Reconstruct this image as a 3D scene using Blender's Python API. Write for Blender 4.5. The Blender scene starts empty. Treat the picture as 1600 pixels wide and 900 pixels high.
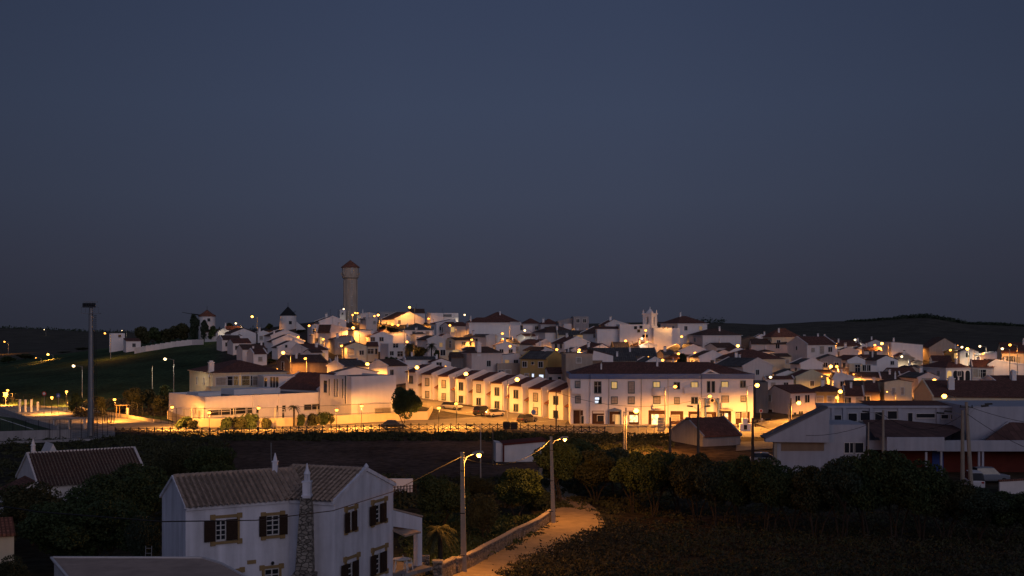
import bpy, math, random
import numpy as np
from mathutils import Vector, Matrix
random.seed(7)
SC = bpy.context.scene
R = math.radians
F = 1931.0            # focal length in photo pixels (1600 wide); camera at the origin, horizon on row 505
HZ = 505.0

# ------------------------------------------------------------------ camera
cd = bpy.data.cameras.new("camera"); cam = bpy.data.objects.new("camera", cd)
SC.collection.objects.link(cam); SC.camera = cam
cam.location = (0, 0, 0); cam.rotation_euler = (R(90), 0, 0)
cd.sensor_width = 36; cd.lens = 36*F/1600
cd.shift_y = (HZ-450)/1600
cd.clip_start = .5; cd.clip_end = 20000

# ------------------------------------------------------------------ sky: dusk, afterglow behind the viewer
w = bpy.data.worlds.new("World"); SC.world = w; w.use_nodes = True
nt = w.node_tree; nt.nodes.clear(); N = nt.nodes.new; Lk = nt.links.new
out = N("ShaderNodeOutputWorld"); bg = N("ShaderNodeBackground")
tc = N("ShaderNodeTexCoord"); sep = N("ShaderNodeSeparateXYZ"); Lk(tc.outputs["Generated"], sep.inputs[0])
ramp = N("ShaderNodeValToRGB"); cr = ramp.color_ramp
stops = [(0.0, (.031, .034, .053)), (.045, (.039, .043, .068)), (.10, (.043, .053, .088)), (.17, (.042, .056, .099)), (.27, (.035, .049, .094)), (1.0, (.022, .034, .066))]
cr.elements[0].position = stops[0][0]; cr.elements[0].color = (*stops[0][1], 1)
cr.elements[1].position = stops[-1][0]; cr.elements[1].color = (*stops[-1][1], 1)
for p_, c_ in stops[1:-1]:
    e = cr.elements.new(p_); e.color = (*c_, 1)
Lk(sep.outputs["Z"], ramp.inputs[0])
# afterglow: brighter and pinker low in the west (-Y)
m1 = N("ShaderNodeMapRange"); m1.inputs[1].default_value = .15; m1.inputs[2].default_value = -1; m1.inputs[3].default_value = 0; m1.inputs[4].default_value = 1
Lk(sep.outputs["Y"], m1.inputs[0])
mixg = N("ShaderNodeMix"); mixg.data_type = 'RGBA'; mixg.inputs[6].default_value = (0, 0, 0, 1); mixg.inputs[7].default_value = (.105, .105, .155, 1)
Lk(m1.outputs[0], mixg.inputs[0])
# slight darkening to the sides of the eastern sky
absx = N("ShaderNodeMath"); absx.operation = 'ABSOLUTE'; Lk(sep.outputs["X"], absx.inputs[0])
m2 = N("ShaderNodeMapRange"); m2.inputs[1].default_value = .1; m2.inputs[2].default_value = .42; m2.inputs[3].default_value = 1; m2.inputs[4].default_value = .74
Lk(absx.outputs[0], m2.inputs[0])
mul = N("ShaderNodeMix"); mul.data_type = 'RGBA'; mul.blend_type = 'MULTIPLY'; mul.inputs[0].default_value = 1
Lk(ramp.outputs[0], mul.inputs[6]); Lk(m2.outputs[0], mul.inputs[7])
add = N("ShaderNodeMix"); add.data_type = 'RGBA'; add.blend_type = 'ADD'; add.inputs[0].default_value = 1
Lk(mul.outputs[2], add.inputs[6]); Lk(mixg.outputs[2], add.inputs[7])
Lk(add.outputs[2], bg.inputs[0]); bg.inputs[1].default_value = 1.0
Lk(bg.outputs[0], out.inputs[0])
# the last light: one very soft, very weak lamp where the sun went down, behind the viewer
sl = bpy.data.lights.new("sun", 'SUN'); sl.energy = .40; sl.angle = R(32); sl.color = (1.0, .86, .93)
so = bpy.data.objects.new("sun", sl); SC.collection.objects.link(so)
so.rotation_euler = Vector((.42, -1, .20)).to_track_quat('Z', 'Y').to_euler()

SC.view_settings.view_transform = 'Standard'; SC.view_settings.look = 'None'
SC.view_settings.exposure = 0; SC.view_settings.gamma = 1
SC.cycles.use_denoising = True
try: SC.cycles.denoiser = 'OPENIMAGEDENOISE'
except Exception: pass
SC.cycles.max_bounces = 4; SC.cycles.diffuse_bounces = 3; SC.cycles.glossy_bounces = 2; SC.cycles.transparent_max_bounces = 6
SC.cycles.sample_clamp_indirect = 4.0; SC.cycles.sample_clamp_direct = 0
SC.cycles.use_light_tree = True

# ------------------------------------------------------------------ terrain (metres; camera height = 0)
PX = np.array([-900, 0, 250, 500, 640, 760, 880, 1000, 1200, 1400, 1600, 2500], float)
KY = [5, 30, 50, 65, 75, 90, 105, 120, 150, 190, 206, 226, 240, 262, 300, 340, 380, 430, 480, 600, 900, 1200]
KZ = [
 [-2.0]*12,
 [-9.0]*12,
 [-14, -14, -14, -14, -13.6, -13, -12.5, -12, -11.6, -11.6, -11.6, -11],
 [-15.6, -15.6, -15.6, -15.6, -15.6, -15.6, -15.4, -14.8, -14.4, -14.4, -14.4, -14],
 [-16, -16, -16, -15.8, -15.7, -16.4, -16.5, -16.0, -15.7, -15.7, -15.6, -15],
 [-17, -17, -17, -17, -17.0, -17.7, -18.0, -17.5, -17.0, -17.0, -17.0, -17],
 [-17.8, -17.8, -17.8, -17.8, -17.9, -18.4, -18.5, -18.3, -18.0, -18.0, -18.0, -18],
 [-18.5]*12,
 [-18.5]*12,
 [-18.6]*12,
 [-18.4, -18.5, -18.4, -18.2, -18.1, -18.2, -18.3, -18.3, -18.3, -18.2, -18.2, -18.2],
 [-18.2, -18.3, -17.9, -17.6, -17.2, -17.6, -18.0, -18.3, -18.3, -18.2, -18.2, -18.2],
 [-18, -18, -17.3, -16.6, -16.4, -16.8, -17.7, -18.0, -18.2, -18.0, -18.0, -18],
 [-17.5, -17.5, -16, -15, -15.6, -15.6, -16, -16.4, -17.0, -17, -17, -17],
 [-15.5, -15.5, -13.2, -11, -10.8, -11, -11.8, -12.2, -13.5, -14.3, -14.3, -14],
 [-15, -15, -11, -7.5, -7.5, -7.9, -8.6, -9.0, -10.8, -12, -12.3, -12],
 [-15, -15, -9.2, -4.2, -4.0, -4.5, -5.2, -6.0, -8.2, -10, -11, -11],
 [-15, -15, -7.0, -.5, -.2, -.8, -2.2, -3.5, -6.5, -9, -11, -11],
 [-15, -15, -7.0, 1.0, .6, -.2, -1.5, -3.5, -7, -10, -12, -12],
 [-14, -14, -11, -6, -6, -6, -7, -8, -9, -12, -13, -13],
 [-15]*12,
 [-11]*12,
]
SKX = [-900, 0, 60, 130, 220, 500, 900, 1050, 1105, 1200, 1290, 1360, 1400, 1420, 1452, 1480, 1510, 1540, 1600, 1750, 2500]
SKY_ = [514, 512, 514, 518, 520, 512, 506, 503, 504, 507, 502, 501, 498, 496, 495.5, 500, 506, 507, 510, 512, 514]
UX = np.arange(-900, 2501, 12.5)
YS = np.concatenate([np.linspace(5, 60, 23)[:-1], np.linspace(60, 270, 85)[:-1], np.linspace(270, 500, 60)[:-1], np.geomspace(500, 1500, 26)[:-1], np.array([1500, 1650, 2000, 3000, 5000, 9000])])
def _build():
    Z = np.zeros((len(YS), len(UX)))
    rows = np.array([np.interp(UX, PX, r) for r in KZ])
    sky = np.interp(UX, SKX, SKY_); rnd = np.random.RandomState(3)
    jag = np.interp(UX, UX[::2], rnd.uniform(-.6, .6, len(UX[::2])))
    crest = (HZ-sky-jag*.6)/F*1500
    kk = KY + [1500, 1650, 2000, 3000, 9000]
    rows = np.vstack([rows, crest, crest-12, crest-60, np.full_like(crest, -90), np.full_like(crest, -120)])
    for j in range(len(UX)): Z[:, j] = np.interp(YS, kk, rows[:, j])
    for it in range(3):                                   # soften the creases
        Z2 = Z.copy(); Z2[:, 1:-1] = (Z[:, :-2]+2*Z[:, 1:-1]+Z[:, 2:])/4
        Z3 = Z2.copy(); Z3[1:-1] = (Z2[:-2]+2*Z2[1:-1]+Z2[2:])/4
        far = YS > 1100; Z3[far] = Z[far]; Z = Z3
    return Z
TZ = _build()
def G(X, Y):
    """ground height at a world point"""
    if Y < 5: return -2 + min(14, max(0, (5-Y)*.19))
    u = 800+F*X/Y; fu = min(max((u-UX[0])/12.5, 0), len(UX)-1.001); i = int(fu); a = fu-i
    j = int(np.searchsorted(YS, Y, 'right')-1); j = min(max(j, 0), len(YS)-2); b = min(max((Y-YS[j])/(YS[j+1]-YS[j]), 0), 1)
    return float((TZ[j, i]*(1-a)+TZ[j, i+1]*a)*(1-b)+(TZ[j+1, i]*(1-a)+TZ[j+1, i+1]*a)*b)
def XY(px, Y): return (px-800)/F*Y
def ground(px, py, y0=40, y1=1400):
    """the ground point seen on the survey sight line (px, py)"""
    Y = y0
    while Y < y1:
        if HZ-F*G(XY(px, Y), Y)/Y <= py: break
        Y += .5
    return Vector((XY(px, Y), Y, G(XY(px, Y), Y)))
def solveY(px, py, h, y0=215, y1=520):
    Y = y0
    while Y < y1:
        if HZ-F*(G(XY(px, Y), Y)+h)/Y <= py: return Y
        Y += .5
    return None

# ------------------------------------------------------------------ materials
MATS = {}
def mat(name, col, rough=.85, var=.15, scale=2.0, bump=0, bscale=20, tile=None, emit=None, es=1, streak=0, metal=0, spec=.25, col2=None):
    if name in MATS: return MATS[name]
    m = bpy.data.materials.new(name); m.use_nodes = True; t = m.node_tree; b = t.nodes["Principled BSDF"]
    b.inputs["Roughness"].default_value = rough; b.inputs["Metallic"].default_value = metal
    b.inputs["Specular IOR Level"].default_value = spec
    b.inputs["Base Color"].default_value = (*col, 1)
    n = t.nodes.new; l = t.links.new
    if var > 0:
        co = n("ShaderNodeTexCoord"); nz = n("ShaderNodeTexNoise"); nz.inputs["Scale"].default_value = scale; nz.inputs["Detail"].default_value = 6; nz.inputs["Roughness"].default_value = .65
        l(co.outputs["Object"], nz.inputs["Vector"])
        src = nz.outputs["Fac"]
        if streak:
            mp = n("ShaderNodeMapping"); mp.inputs["Scale"].default_value = (1.7, 1.7, .18); l(co.outputs["Object"], mp.inputs[0])
            n2 = n("ShaderNodeTexNoise"); n2.inputs["Scale"].default_value = 1.1; n2.inputs["Detail"].default_value = 5; l(mp.outputs[0], n2.inputs["Vector"])
            mm = n("ShaderNodeMath"); mm.operation = 'MULTIPLY_ADD'; mm.inputs[1].default_value = streak
            l(n2.outputs["Fac"], mm.inputs[0]); 
            sc_ = n("ShaderNodeMath"); sc_.operation = 'MULTIPLY'; sc_.inputs[1].default_value = 1-streak; l(nz.outputs["Fac"], sc_.inputs[0]); l(sc_.outputs[0], mm.inputs[2]); src = mm.outputs[0]
        r = n("ShaderNodeValToRGB"); r.color_ramp.elements[0].position = .3; r.color_ramp.elements[1].position = .68
        lo = col2 if col2 else tuple(c*(1-var) for c in col); hi = tuple(min(1, c*(1+var*.6)) for c in col)
        r.color_ramp.elements[0].color = (*lo, 1); r.color_ramp.elements[1].color = (*hi, 1)
        l(src, r.inputs[0]); fc = r.outputs[0]
        if tile:
            uv = n("ShaderNodeUVMap"); br = n("ShaderNodeTexBrick"); br.inputs["Scale"].default_value = 1
            br.inputs["Brick Width"].default_value = tile[0]; br.inputs["Row Height"].default_value = tile[1]; br.inputs["Mortar Size"].default_value = tile[2]
            br.offset = tile[3] if len(tile) > 3 else 0
            br.inputs["Color1"].default_value = (1.15, 1.15, 1.15, 1); br.inputs["Color2"].default_value = (.72, .72, .74, 1); br.inputs["Mortar"].default_value = (.42, .42, .42, 1)
            l(uv.outputs[0], br.inputs["Vector"])
            mx = n("ShaderNodeMix"); mx.data_type = 'RGBA'; mx.blend_type = 'MULTIPLY'; mx.inputs[0].default_value = 1
            l(fc, mx.inputs[6]); l(br.outputs["Color"], mx.inputs[7]); fc = mx.outputs[2]
            bp = n("ShaderNodeBump"); bp.inputs["Strength"].default_value = .6; bp.inputs["Distance"].default_value = .05; l(br.outputs["Color"], bp.inputs["Height"]); l(bp.outputs[0], b.inputs["Normal"])
        l(fc, b.inputs["Base Color"])
        if bump:
            nb = n("ShaderNodeTexNoise"); nb.inputs["Scale"].default_value = bscale; nb.inputs["Detail"].default_value = 5; l(co.outputs["Object"], nb.inputs["Vector"])
            bp = n("ShaderNodeBump"); bp.inputs["Strength"].default_value = 1; bp.inputs["Distance"].default_value = bump; l(nb.outputs["Fac"], bp.inputs["Height"]); l(bp.outputs[0], b.inputs["Normal"])
    if emit:
        b.inputs["Emission Color"].default_value = (*emit, 1); b.inputs["Emission Strength"].default_value = es
        m.cycles.emission_sampling = 'NONE'
    MATS[name] = m; return m
M = {}
M['white'] = mat('white_plaster', (.78, .74, .73), streak=.3, var=.10, scale=.6)
M['white2'] = mat('aged_white_plaster', (.66, .62, .61), streak=.35, var=.16, scale=.5)
M['cream'] = mat('cream_plaster', (.66, .56, .40), streak=.5, var=.14, scale=.8)
M['ochre'] = mat('ochre_plaster', (.50, .34, .13), streak=.4, var=.12, scale=.8)
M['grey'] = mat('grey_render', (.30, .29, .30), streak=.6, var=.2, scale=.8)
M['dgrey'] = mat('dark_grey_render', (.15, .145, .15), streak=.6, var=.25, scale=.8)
M['tan'] = mat('bare_tan_render', (.40, .33, .27), streak=.5, var=.2, scale=.7)
M['pink'] = mat('pale_pink_plaster', (.68, .58, .54), streak=.5, var=.12, scale=.8)
M['green'] = mat('pale_green_plaster', (.45, .48, .38), streak=.5, var=.12, scale=.8)
M['blue'] = mat('blue_painted_band', (.11, .16, .30), var=.12, scale=.8, streak=.4)
M['brown'] = mat('brown_render', (.24, .17, .12), streak=.5, var=.25, scale=.8)
M['red'] = mat('red_clay_tile', (.21, .092, .068), var=.35, scale=1.3, tile=(.24, .40, .05))
M['red2'] = mat('orange_clay_tile', (.30, .125, .08), var=.3, scale=1.1, tile=(.24, .40, .05))
M['old'] = mat('old_brown_tile', (.16, .095, .072), var=.4, scale=1.2, tile=(.24, .40, .05))
M['fib'] = mat('fibre_cement_sheet', (.115, .105, .10), var=.3, scale=.9, tile=(.5, 1.6, .05))
M['slab'] = mat('flat_roof_screed', (.16, .15, .155), var=.3, scale=.6)
M['fgtile'] = mat('weathered_clay_barrel_tile', (.43, .31, .235), var=.4, scale=2.2)
M['channel'] = mat('dirty_shaded_channel_tile', (.22, .165, .125), var=.4, scale=2.5)  # dirt in the channels, with their shade put into the colour too
M['redroofsheet'] = mat('red_roof_sheet', (.12, .062, .052), var=.25, scale=.7, tile=(.8, 3, .03))
M['glass'] = mat('dark_window_glass', (.02, .022, .028), rough=.12, var=0, spec=.5)
M['frame'] = mat('white_window_frame', (.62, .60, .58), var=.1, scale=4)
M['shut'] = mat('closed_roller_shutter', (.50, .44, .38), var=.12, scale=3, tile=(3, .09, .02))
M['brownwood'] = mat('dark_brown_wood', (.045, .026, .018), var=.3, scale=5)
M['greenframe'] = mat('grey_green_window_surround', (.10, .13, .14), var=.15, scale=4)
M['door'] = mat('brown_door', (.06, .028, .016), var=.25, scale=3)
M['lit'] = mat('warm_lit_window', (.3, .2, .1), emit=(1, .60, .20), es=.55, var=.2, scale=3)
M['litdim'] = mat('dim_lit_window', (.2, .15, .1), emit=(1, .55, .22), es=.22, var=.2, scale=3)
M['litw'] = mat('cool_lit_window', (.3, .3, .3), emit=(.75, .85, 1), es=1.2, var=.2, scale=3)
M['ocht'] = mat('ochre_painted_trim', (.33, .22, .10), var=.15, scale=3)
M['pole'] = mat('galvanised_pole', (.30, .30, .30), rough=.5, metal=.3, var=.15, scale=3)
M['pconc'] = mat('concrete_pole', (.30, .27, .23), var=.25, scale=2, streak=.5)
M['woodpole'] = mat('dark_timber_pole', (.10, .08, .065), var=.35, scale=2, streak=.6)
M['black'] = mat('black_iron', (.018, .018, .02), rough=.5, var=0)
M['asph'] = mat('asphalt', (.20, .18, .15), var=.3, scale=.5, bump=.01, bscale=8)
M['pave'] = mat('pale_pavement', (.30, .27, .25), var=.2, scale=.7, tile=(1.2, 1.2, .03))
M['dirt'] = mat('pale_dirt_track', (.30, .225, .145), var=.28, scale=.9, bump=.03, bscale=5)
M['line'] = mat('white_road_paint', (.7, .7, .68), var=.15, scale=3)
M['stone'] = mat('rubble_stone', (.32, .28, .24), var=.35, scale=2.2)
def _stone(m):
    t = m.node_tree; b = t.nodes["Principled BSDF"]; n = t.nodes.new; l = t.links.new; co = n("ShaderNodeTexCoord"); mp = n("ShaderNodeMapping"); mp.inputs["Scale"].default_value = (1, 1, 1.7); l(co.outputs["Object"], mp.inputs[0])
    v = n("ShaderNodeTexVoronoi"); v.feature = 'DISTANCE_TO_EDGE'; v.inputs["Scale"].default_value = 3.4; l(mp.outputs[0], v.inputs["Vector"]); v2 = n("ShaderNodeTexVoronoi"); v2.inputs["Scale"].default_value = 3.4; l(mp.outputs[0], v2.inputs["Vector"])
    r = n("ShaderNodeMapRange"); r.inputs[1].default_value = 0; r.inputs[2].default_value = .09; r.inputs[3].default_value = .3; r.inputs[4].default_value = 1; l(v.outputs[0], r.inputs[0])
    s = n("ShaderNodeSeparateColor"); l(v2.outputs["Color"], s.inputs[0]); r2 = n("ShaderNodeMapRange"); r2.inputs[3].default_value = .6; r2.inputs[4].default_value = 1.25; l(s.outputs[0], r2.inputs[0])
    mu = n("ShaderNodeMath"); mu.operation = 'MULTIPLY'; l(r.outputs[0], mu.inputs[0]); l(r2.outputs[0], mu.inputs[1]); src = b.inputs["Base Color"].links[0].from_socket
    mx = n("ShaderNodeMix"); mx.data_type = 'RGBA'; mx.blend_type = 'MULTIPLY'; mx.inputs[0].default_value = 1; l(src, mx.inputs[6]); l(mu.outputs[0], mx.inputs[7]); l(mx.outputs[2], b.inputs["Base Color"])
    bp = n("ShaderNodeBump"); bp.inputs["Distance"].default_value = .08; l(r.outputs[0], bp.inputs["Height"]); l(bp.outputs[0], b.inputs["Normal"])
_stone(M['stone'])
M['conc'] = mat('weathered_concrete', (.42, .35, .28), streak=.6, var=.28, scale=.5)
M['beige'] = mat('beige_boundary_wall', (.52, .43, .30), streak=.5, var=.16, scale=.6)
M['darkred'] = mat('dark_red_painted_wall', (.11, .022, .016), var=.2, scale=1)
M['bluedoor'] = mat('blue_metal_door', (.03, .06, .25), var=.15, scale=2)
M['leaf'] = mat('dark_green_foliage', (.040, .060, .024), var=.45, scale=1.3, rough=.7, spec=.2)
M['leaf2'] = mat('olive_foliage', (.048, .052, .024), var=.45, scale=1.1, rough=.7, spec=.2)
M['leaf3'] = mat('blue_green_foliage', (.036, .052, .034), var=.4, scale=1.3, rough=.7, spec=.2)
M['leafdry'] = mat('dry_brush', (.048, .046, .032), var=.5, scale=.8, rough=.8, spec=.1)
M['bark'] = mat('rough_bark', (.040, .032, .026), var=.35, scale=4)
M['glow'] = mat('sodium_lamp_glow', (1, .6, .2), emit=(1, .36, .045), es=7, var=0)
M['glowb'] = mat('bright_sodium_lamp_glow', (1, .6, .2), emit=(1, .38, .05), es=15, var=0)
M['gloww'] = mat('pale_lamp_glow', (1, .9, .7), emit=(1, .72, .36), es=4, var=0)
M['plasticw'] = mat('white_plastic', (.7, .7, .7), rough=.4, var=.05)
M['metal'] = mat('floodlight_metal', (.20, .205, .22), rough=.45, metal=.4, var=.1)

# ------------------------------------------------------------------ mesh builder
class MB:
    def __init__(s, *mats): s.v = []; s.f = []; s.mi = []; s.mats = list(mats)
    def _m(s, m):
        if m is None: return 0
        if m not in s.mats: s.mats.append(m)
        return s.mats.index(m)
    def face(s, pts, m=None):
        i = len(s.v); s.v += [tuple(p) for p in pts]; s.f.append(tuple(range(i, i+len(pts)))); s.mi.append(s._m(m)); return s
    def box(s, x0, x1, y0, y1, z0, z1, m=None):
        i = len(s.v)
        s.v += [(x0, y0, z0), (x1, y0, z0), (x1, y1, z0), (x0, y1, z0), (x0, y0, z1), (x1, y0, z1), (x1, y1, z1), (x0, y1, z1)]
        for q in ((3, 2, 1, 0), (4, 5, 6, 7), (0, 1, 5, 4), (1, 2, 6, 5), (2, 3, 7, 6), (3, 0, 4, 7)): s.f.append(tuple(i+k for k in q)); s.mi.append(s._m(m))
        return s
    def prism(s, poly, e, m=None):
        """polygon poly swept by the vector e"""
        i = len(s.v); n = len(poly); e = Vector(e); P = [Vector(p) for p in poly]
        nrm = (P[1]-P[0]).cross(P[2]-P[1])
        if nrm.dot(e) > 0: P.reverse()
        s.v += [tuple(p) for p in P]+[tuple(p+e) for p in P]
        s.f.append(tuple(range(i, i+n))); s.mi.append(s._m(m))
        s.f.append(tuple(range(i+2*n-1, i+n-1, -1))); s.mi.append(s._m(m))
        for k in range(n):
            k2 = (k+1) % n; s.f.append((i+k2, i+k, i+n+k, i+n+k2)); s.mi.append(s._m(m))
        return s
    def tube(s, pts, rad, m=None, seg=8, cap=True):
        P = [Vector(p) for p in pts]; rr = rad if isinstance(rad, (list, tuple)) else [rad]*len(P); i0 = len(s.v)
        for k, p in enumerate(P):
            d = (P[min(k+1, len(P)-1)]-P[max(k-1, 0)]).normalized()
            a = d.orthogonal().normalized() if abs(d.z) < .9 else Vector((1, 0, 0)); a = (a-d*a.dot(d)).normalized(); b = d.cross(a)
            for q in range(seg):
                t = 2*math.pi*q/seg; s.v.append(tuple(p+(a*math.cos(t)+b*math.sin(t))*rr[k]))
        for k in range(len(P)-1):
            for q in range(seg):
                q2 = (q+1) % seg; s.f.append((i0+k*seg+q, i0+k*seg+q2, i0+(k+1)*seg+q2, i0+(k+1)*seg+q)); s.mi.append(s._m(m))
        if cap:
            s.f.append(tuple(i0+q for q in reversed(range(seg)))); s.mi.append(s._m(m))
            e = i0+(len(P)-1)*seg; s.f.append(tuple(e+q for q in range(seg))); s.mi.append(s._m(m))
        return s
    def lathe(s, prof, m=None, seg=24, c=(0, 0)):
        """profile [(r, z)] bottom to top about the vertical"""
        return s.tube([(c[0], c[1], z) for r, z in prof], [max(r, .001) for r, z in prof], m, seg) if False else s._lathe(prof, m, seg, c)
    def _lathe(s, prof, m, seg, c):
        i0 = len(s.v)
        for r, z in prof:
            for q in range(seg):
                t = 2*math.pi*q/seg; s.v.append((c[0]+r*math.cos(t), c[1]+r*math.sin(t), z))
        for k in range(len(prof)-1):
            for q in range(seg):
                q2 = (q+1) % seg; s.f.append((i0+k*seg+q, i0+k*seg+q2, i0+(k+1)*seg+q2, i0+(k+1)*seg+q)); s.mi.append(s._m(m))
        s.f.append(tuple(i0+q for q in reversed(range(seg)))); s.mi.append(s._m(m))
        e = i0+(len(prof)-1)*seg; s.f.append(tuple(e+q for q in range(seg))); s.mi.append(s._m(m))
        return s
    def mesh(s, name, smooth=False):
        me = bpy.data.meshes.new(name); me.from_pydata(s.v, [], s.f)
        for m in s.mats: me.materials.append(m)
        if len(s.mats) > 1: me.polygons.foreach_set("material_index", s.mi)
        if any('Brick' in n.bl_idname for m in s.mats for n in m.node_tree.nodes):
            uv = me.uv_layers.new(name="UVMap").data
            for p in me.polygons:
                n = p.normal; t = Vector((0, 0, 1)).cross(n)
                t = t.normalized() if t.length > .05 else Vector((1, 0, 0)); b = n.cross(t)
                for li in p.loop_indices:
                    co = me.vertices[me.loops[li].vertex_index].co; uv[li].uv = (co.dot(t), co.dot(b))
        if smooth: me.polygons.foreach_set("use_smooth", [True]*len(me.polygons))
        me.update(); return me
    def build(s, name, parent=None, smooth=False, loc=None, rz=0):
        o = bpy.data.objects.new(name, s.mesh(name, smooth)); SC.collection.objects.link(o)
        if parent: o.parent = parent
        if loc is not None: o.location = loc
        o.rotation_euler.z = rz
        return o
def tag(o, label=None, cat=None, group=None, kind=None):
    if label: o['label'] = label
    if cat: o['category'] = cat
    if group: o['group'] = group
    if kind: o['kind'] = kind
    return o
def thing(name, label, cat, loc=(0, 0, 0), rz=0, group=None):
    o = bpy.data.objects.new(name, None); SC.collection.objects.link(o); o.location = loc; o.rotation_euler = (0, 0, rz); o.empty_display_size = .3
    return tag(o, label, cat, group)
def inst(me, name, parent=None, loc=(0, 0, 0), rz=0, sc=None):
    o = bpy.data.objects.new(name, me); SC.collection.objects.link(o); o.parent = parent; o.location = loc; o.rotation_euler.z = rz
    if sc: o.scale = sc
    return o
class Wall:
    """a vertical wall plane: start point, heading; turns sight lines into wall coordinates"""
    def __init__(s, x, y, head): s.x = x; s.y = y; s.d = Vector((math.cos(head), math.sin(head)))
    def at(s, px, py):
        u = (px-800)/F; den = s.d.x-u*s.d.y; t = (u*s.y-s.x)/den; Y = s.y+s.d.y*t
        return t, -(py-HZ)/F*Y
def cross_len(x, y, head, px):
    d = (math.cos(head), math.sin(head)); u = (px-800)/F; den = d[0]-u*d[1]
    return (u*y-x)/den if abs(den) > 1e-6 else -1
# ------------------------------------------------------------------ ground
def terrain():
    nx, ny = len(UX), len(YS)
    V = np.zeros((ny, nx, 3)); V[:, :, 1] = YS[:, None]; V[:, :, 0] = (UX[None, :]-800)/F*YS[:, None]; V[:, :, 2] = TZ
    rnd = np.random.RandomState(5)
    idx = np.arange(ny*nx).reshape(ny, nx)
    f = np.stack([idx[:-1, :-1], idx[:-1, 1:], idx[1:, 1:], idx[1:, :-1]], -1).reshape(-1, 4)
    me = bpy.data.meshes.new("ground"); me.from_pydata(V.reshape(-1, 3).tolist(), [], f.tolist())
    me.polygons.foreach_set("use_smooth", [True]*len(me.polygons))
    col = np.zeros((ny, nx, 4)); col[..., 3] = 1
    base = np.array([.040, .036, .025]); grass = np.array([.044, .070, .032]); brown = np.array([.105, .068, .052]); hill = np.array([.095, .085, .065]); town = np.array([.13, .115, .10])
    fgc = np.array([.030, .031, .022]); dirt = np.array([.10, .07, .045])
    for j, Y in enumerate(YS):
        for i, u in enumerate(UX):
            c = base
            if 205 < Y < 232 and 150 < u < 1600: c = town*.6
            if Y >= 232: c = town*.45 if u > 340 else grass
            if 215 <= Y < 480 and u < 335 + max(0, (Y-330))*.12: c = grass
            if Y > 480: c = hill
            if 148 < Y < 197 and 335 < u < 870: c = brown
            if 140 < Y < 205 and u > 1010: c = dirt*.8
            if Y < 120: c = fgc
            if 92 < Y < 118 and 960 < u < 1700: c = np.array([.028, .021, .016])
            col[j, i, :3] = c
    for it in range(2):
        col[1:-1, 1:-1, :3] = (col[1:-1, 1:-1, :3]*2+col[:-2, 1:-1, :3]+col[2:, 1:-1, :3]+col[1:-1, :-2, :3]+col[1:-1, 2:, :3])/6
    at = me.color_attributes.new("ground_type", 'FLOAT_COLOR', 'POINT'); at.data.foreach_set("color", col.reshape(-1).tolist())
    m = bpy.data.materials.new("field_and_scrub_ground"); m.use_nodes = True; t = m.node_tree; b = t.nodes["Principled BSDF"]; n = t.nodes.new; l = t.links.new
    b.inputs["Roughness"].default_value = .95; b.inputs["Specular IOR Level"].default_value = .05
    a = n("ShaderNodeVertexColor"); a.layer_name = "ground_type"
    co = n("ShaderNodeTexCoord"); z1 = n("ShaderNodeTexNoise"); z1.inputs["Scale"].default_value = .06; z1.inputs["Detail"].default_value = 9; z1.inputs["Roughness"].default_value = .7; l(co.outputs["Object"], z1.inputs["Vector"])
    z2 = n("ShaderNodeTexNoise"); z2.inputs["Scale"].default_value = 1.1; z2.inputs["Detail"].default_value = 6; l(co.outputs["Object"], z2.inputs["Vector"])
    ad = n("ShaderNodeMath"); ad.operation = 'MULTIPLY'; l(z1.outputs[0], ad.inputs[0]); l(z2.outputs[0], ad.inputs[1])
    r = n("ShaderNodeMapRange"); r.inputs[1].default_value = .12; r.inputs[2].default_value = .42; r.inputs[3].default_value = .35; r.inputs[4].default_value = 1.75; l(ad.outputs[0], r.inputs[0])
    mx = n("ShaderNodeMix"); mx.data_type = 'RGBA'; mx.blend_type = 'MULTIPLY'; mx.inputs[0].default_value = 1; l(a.outputs[0], mx.inputs[6]); l(r.outputs[0], mx.inputs[7]); l(mx.outputs[2], b.inputs["Base Color"])
    bp = n("ShaderNodeBump"); bp.inputs["Distance"].default_value = .25; l(z2.outputs[0], bp.inputs["Height"]); l(bp.outputs[0], b.inputs["Normal"])
    me.materials.append(m)
    o = bpy.data.objects.new("ground", me); SC.collection.objects.link(o); tag(o, kind='structure')
    # the viewer's own hill, carried on unseen behind and raised to shade the foreground
    gx = np.linspace(-260, 260, 53); gy = np.array([-400, -250, -140, -90, -60, -40, -25, -12, 0, 5.0]); b2 = MB(m)
    def hz(x, y): return -2+min(15, max(0, (5-y)*.20))
    for j in range(len(gy)-1):
        for i in range(len(gx)-1):
            b2.face([(gx[i], gy[j], hz(0, gy[j])), (gx[i+1], gy[j], hz(0, gy[j])), (gx[i+1], gy[j+1], hz(0, gy[j+1])), (gx[i], gy[j+1], hz(0, gy[j+1]))])
    # shoulders either side of the narrow near end of the ground sheet
    for sx in (-1, 1):
        for k in range(0, 20):
            y0, y1 = 5+k*12, 17+k*12
            u = -900 if sx < 0 else 2500
            def P(y, e): x = (u-800)/F*y; return (x+sx*e, y, G(x, y)-.2-e*.005)
            q = [P(y0, -2), P(y0, 260), P(y1, 260), P(y1, -2)]
            b2.face(q if sx > 0 else q[::-1])
    me2 = b2.mesh("hillside"); at = me2.color_attributes.new("ground_type", 'FLOAT_COLOR', 'POINT')
    at.data.foreach_set("color", [.05, .046, .028, 1]*len(me2.vertices))
    o2 = bpy.data.objects.new("hillside", me2); SC.collection.objects.link(o2); tag(o2, kind='structure')
terrain()

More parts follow.
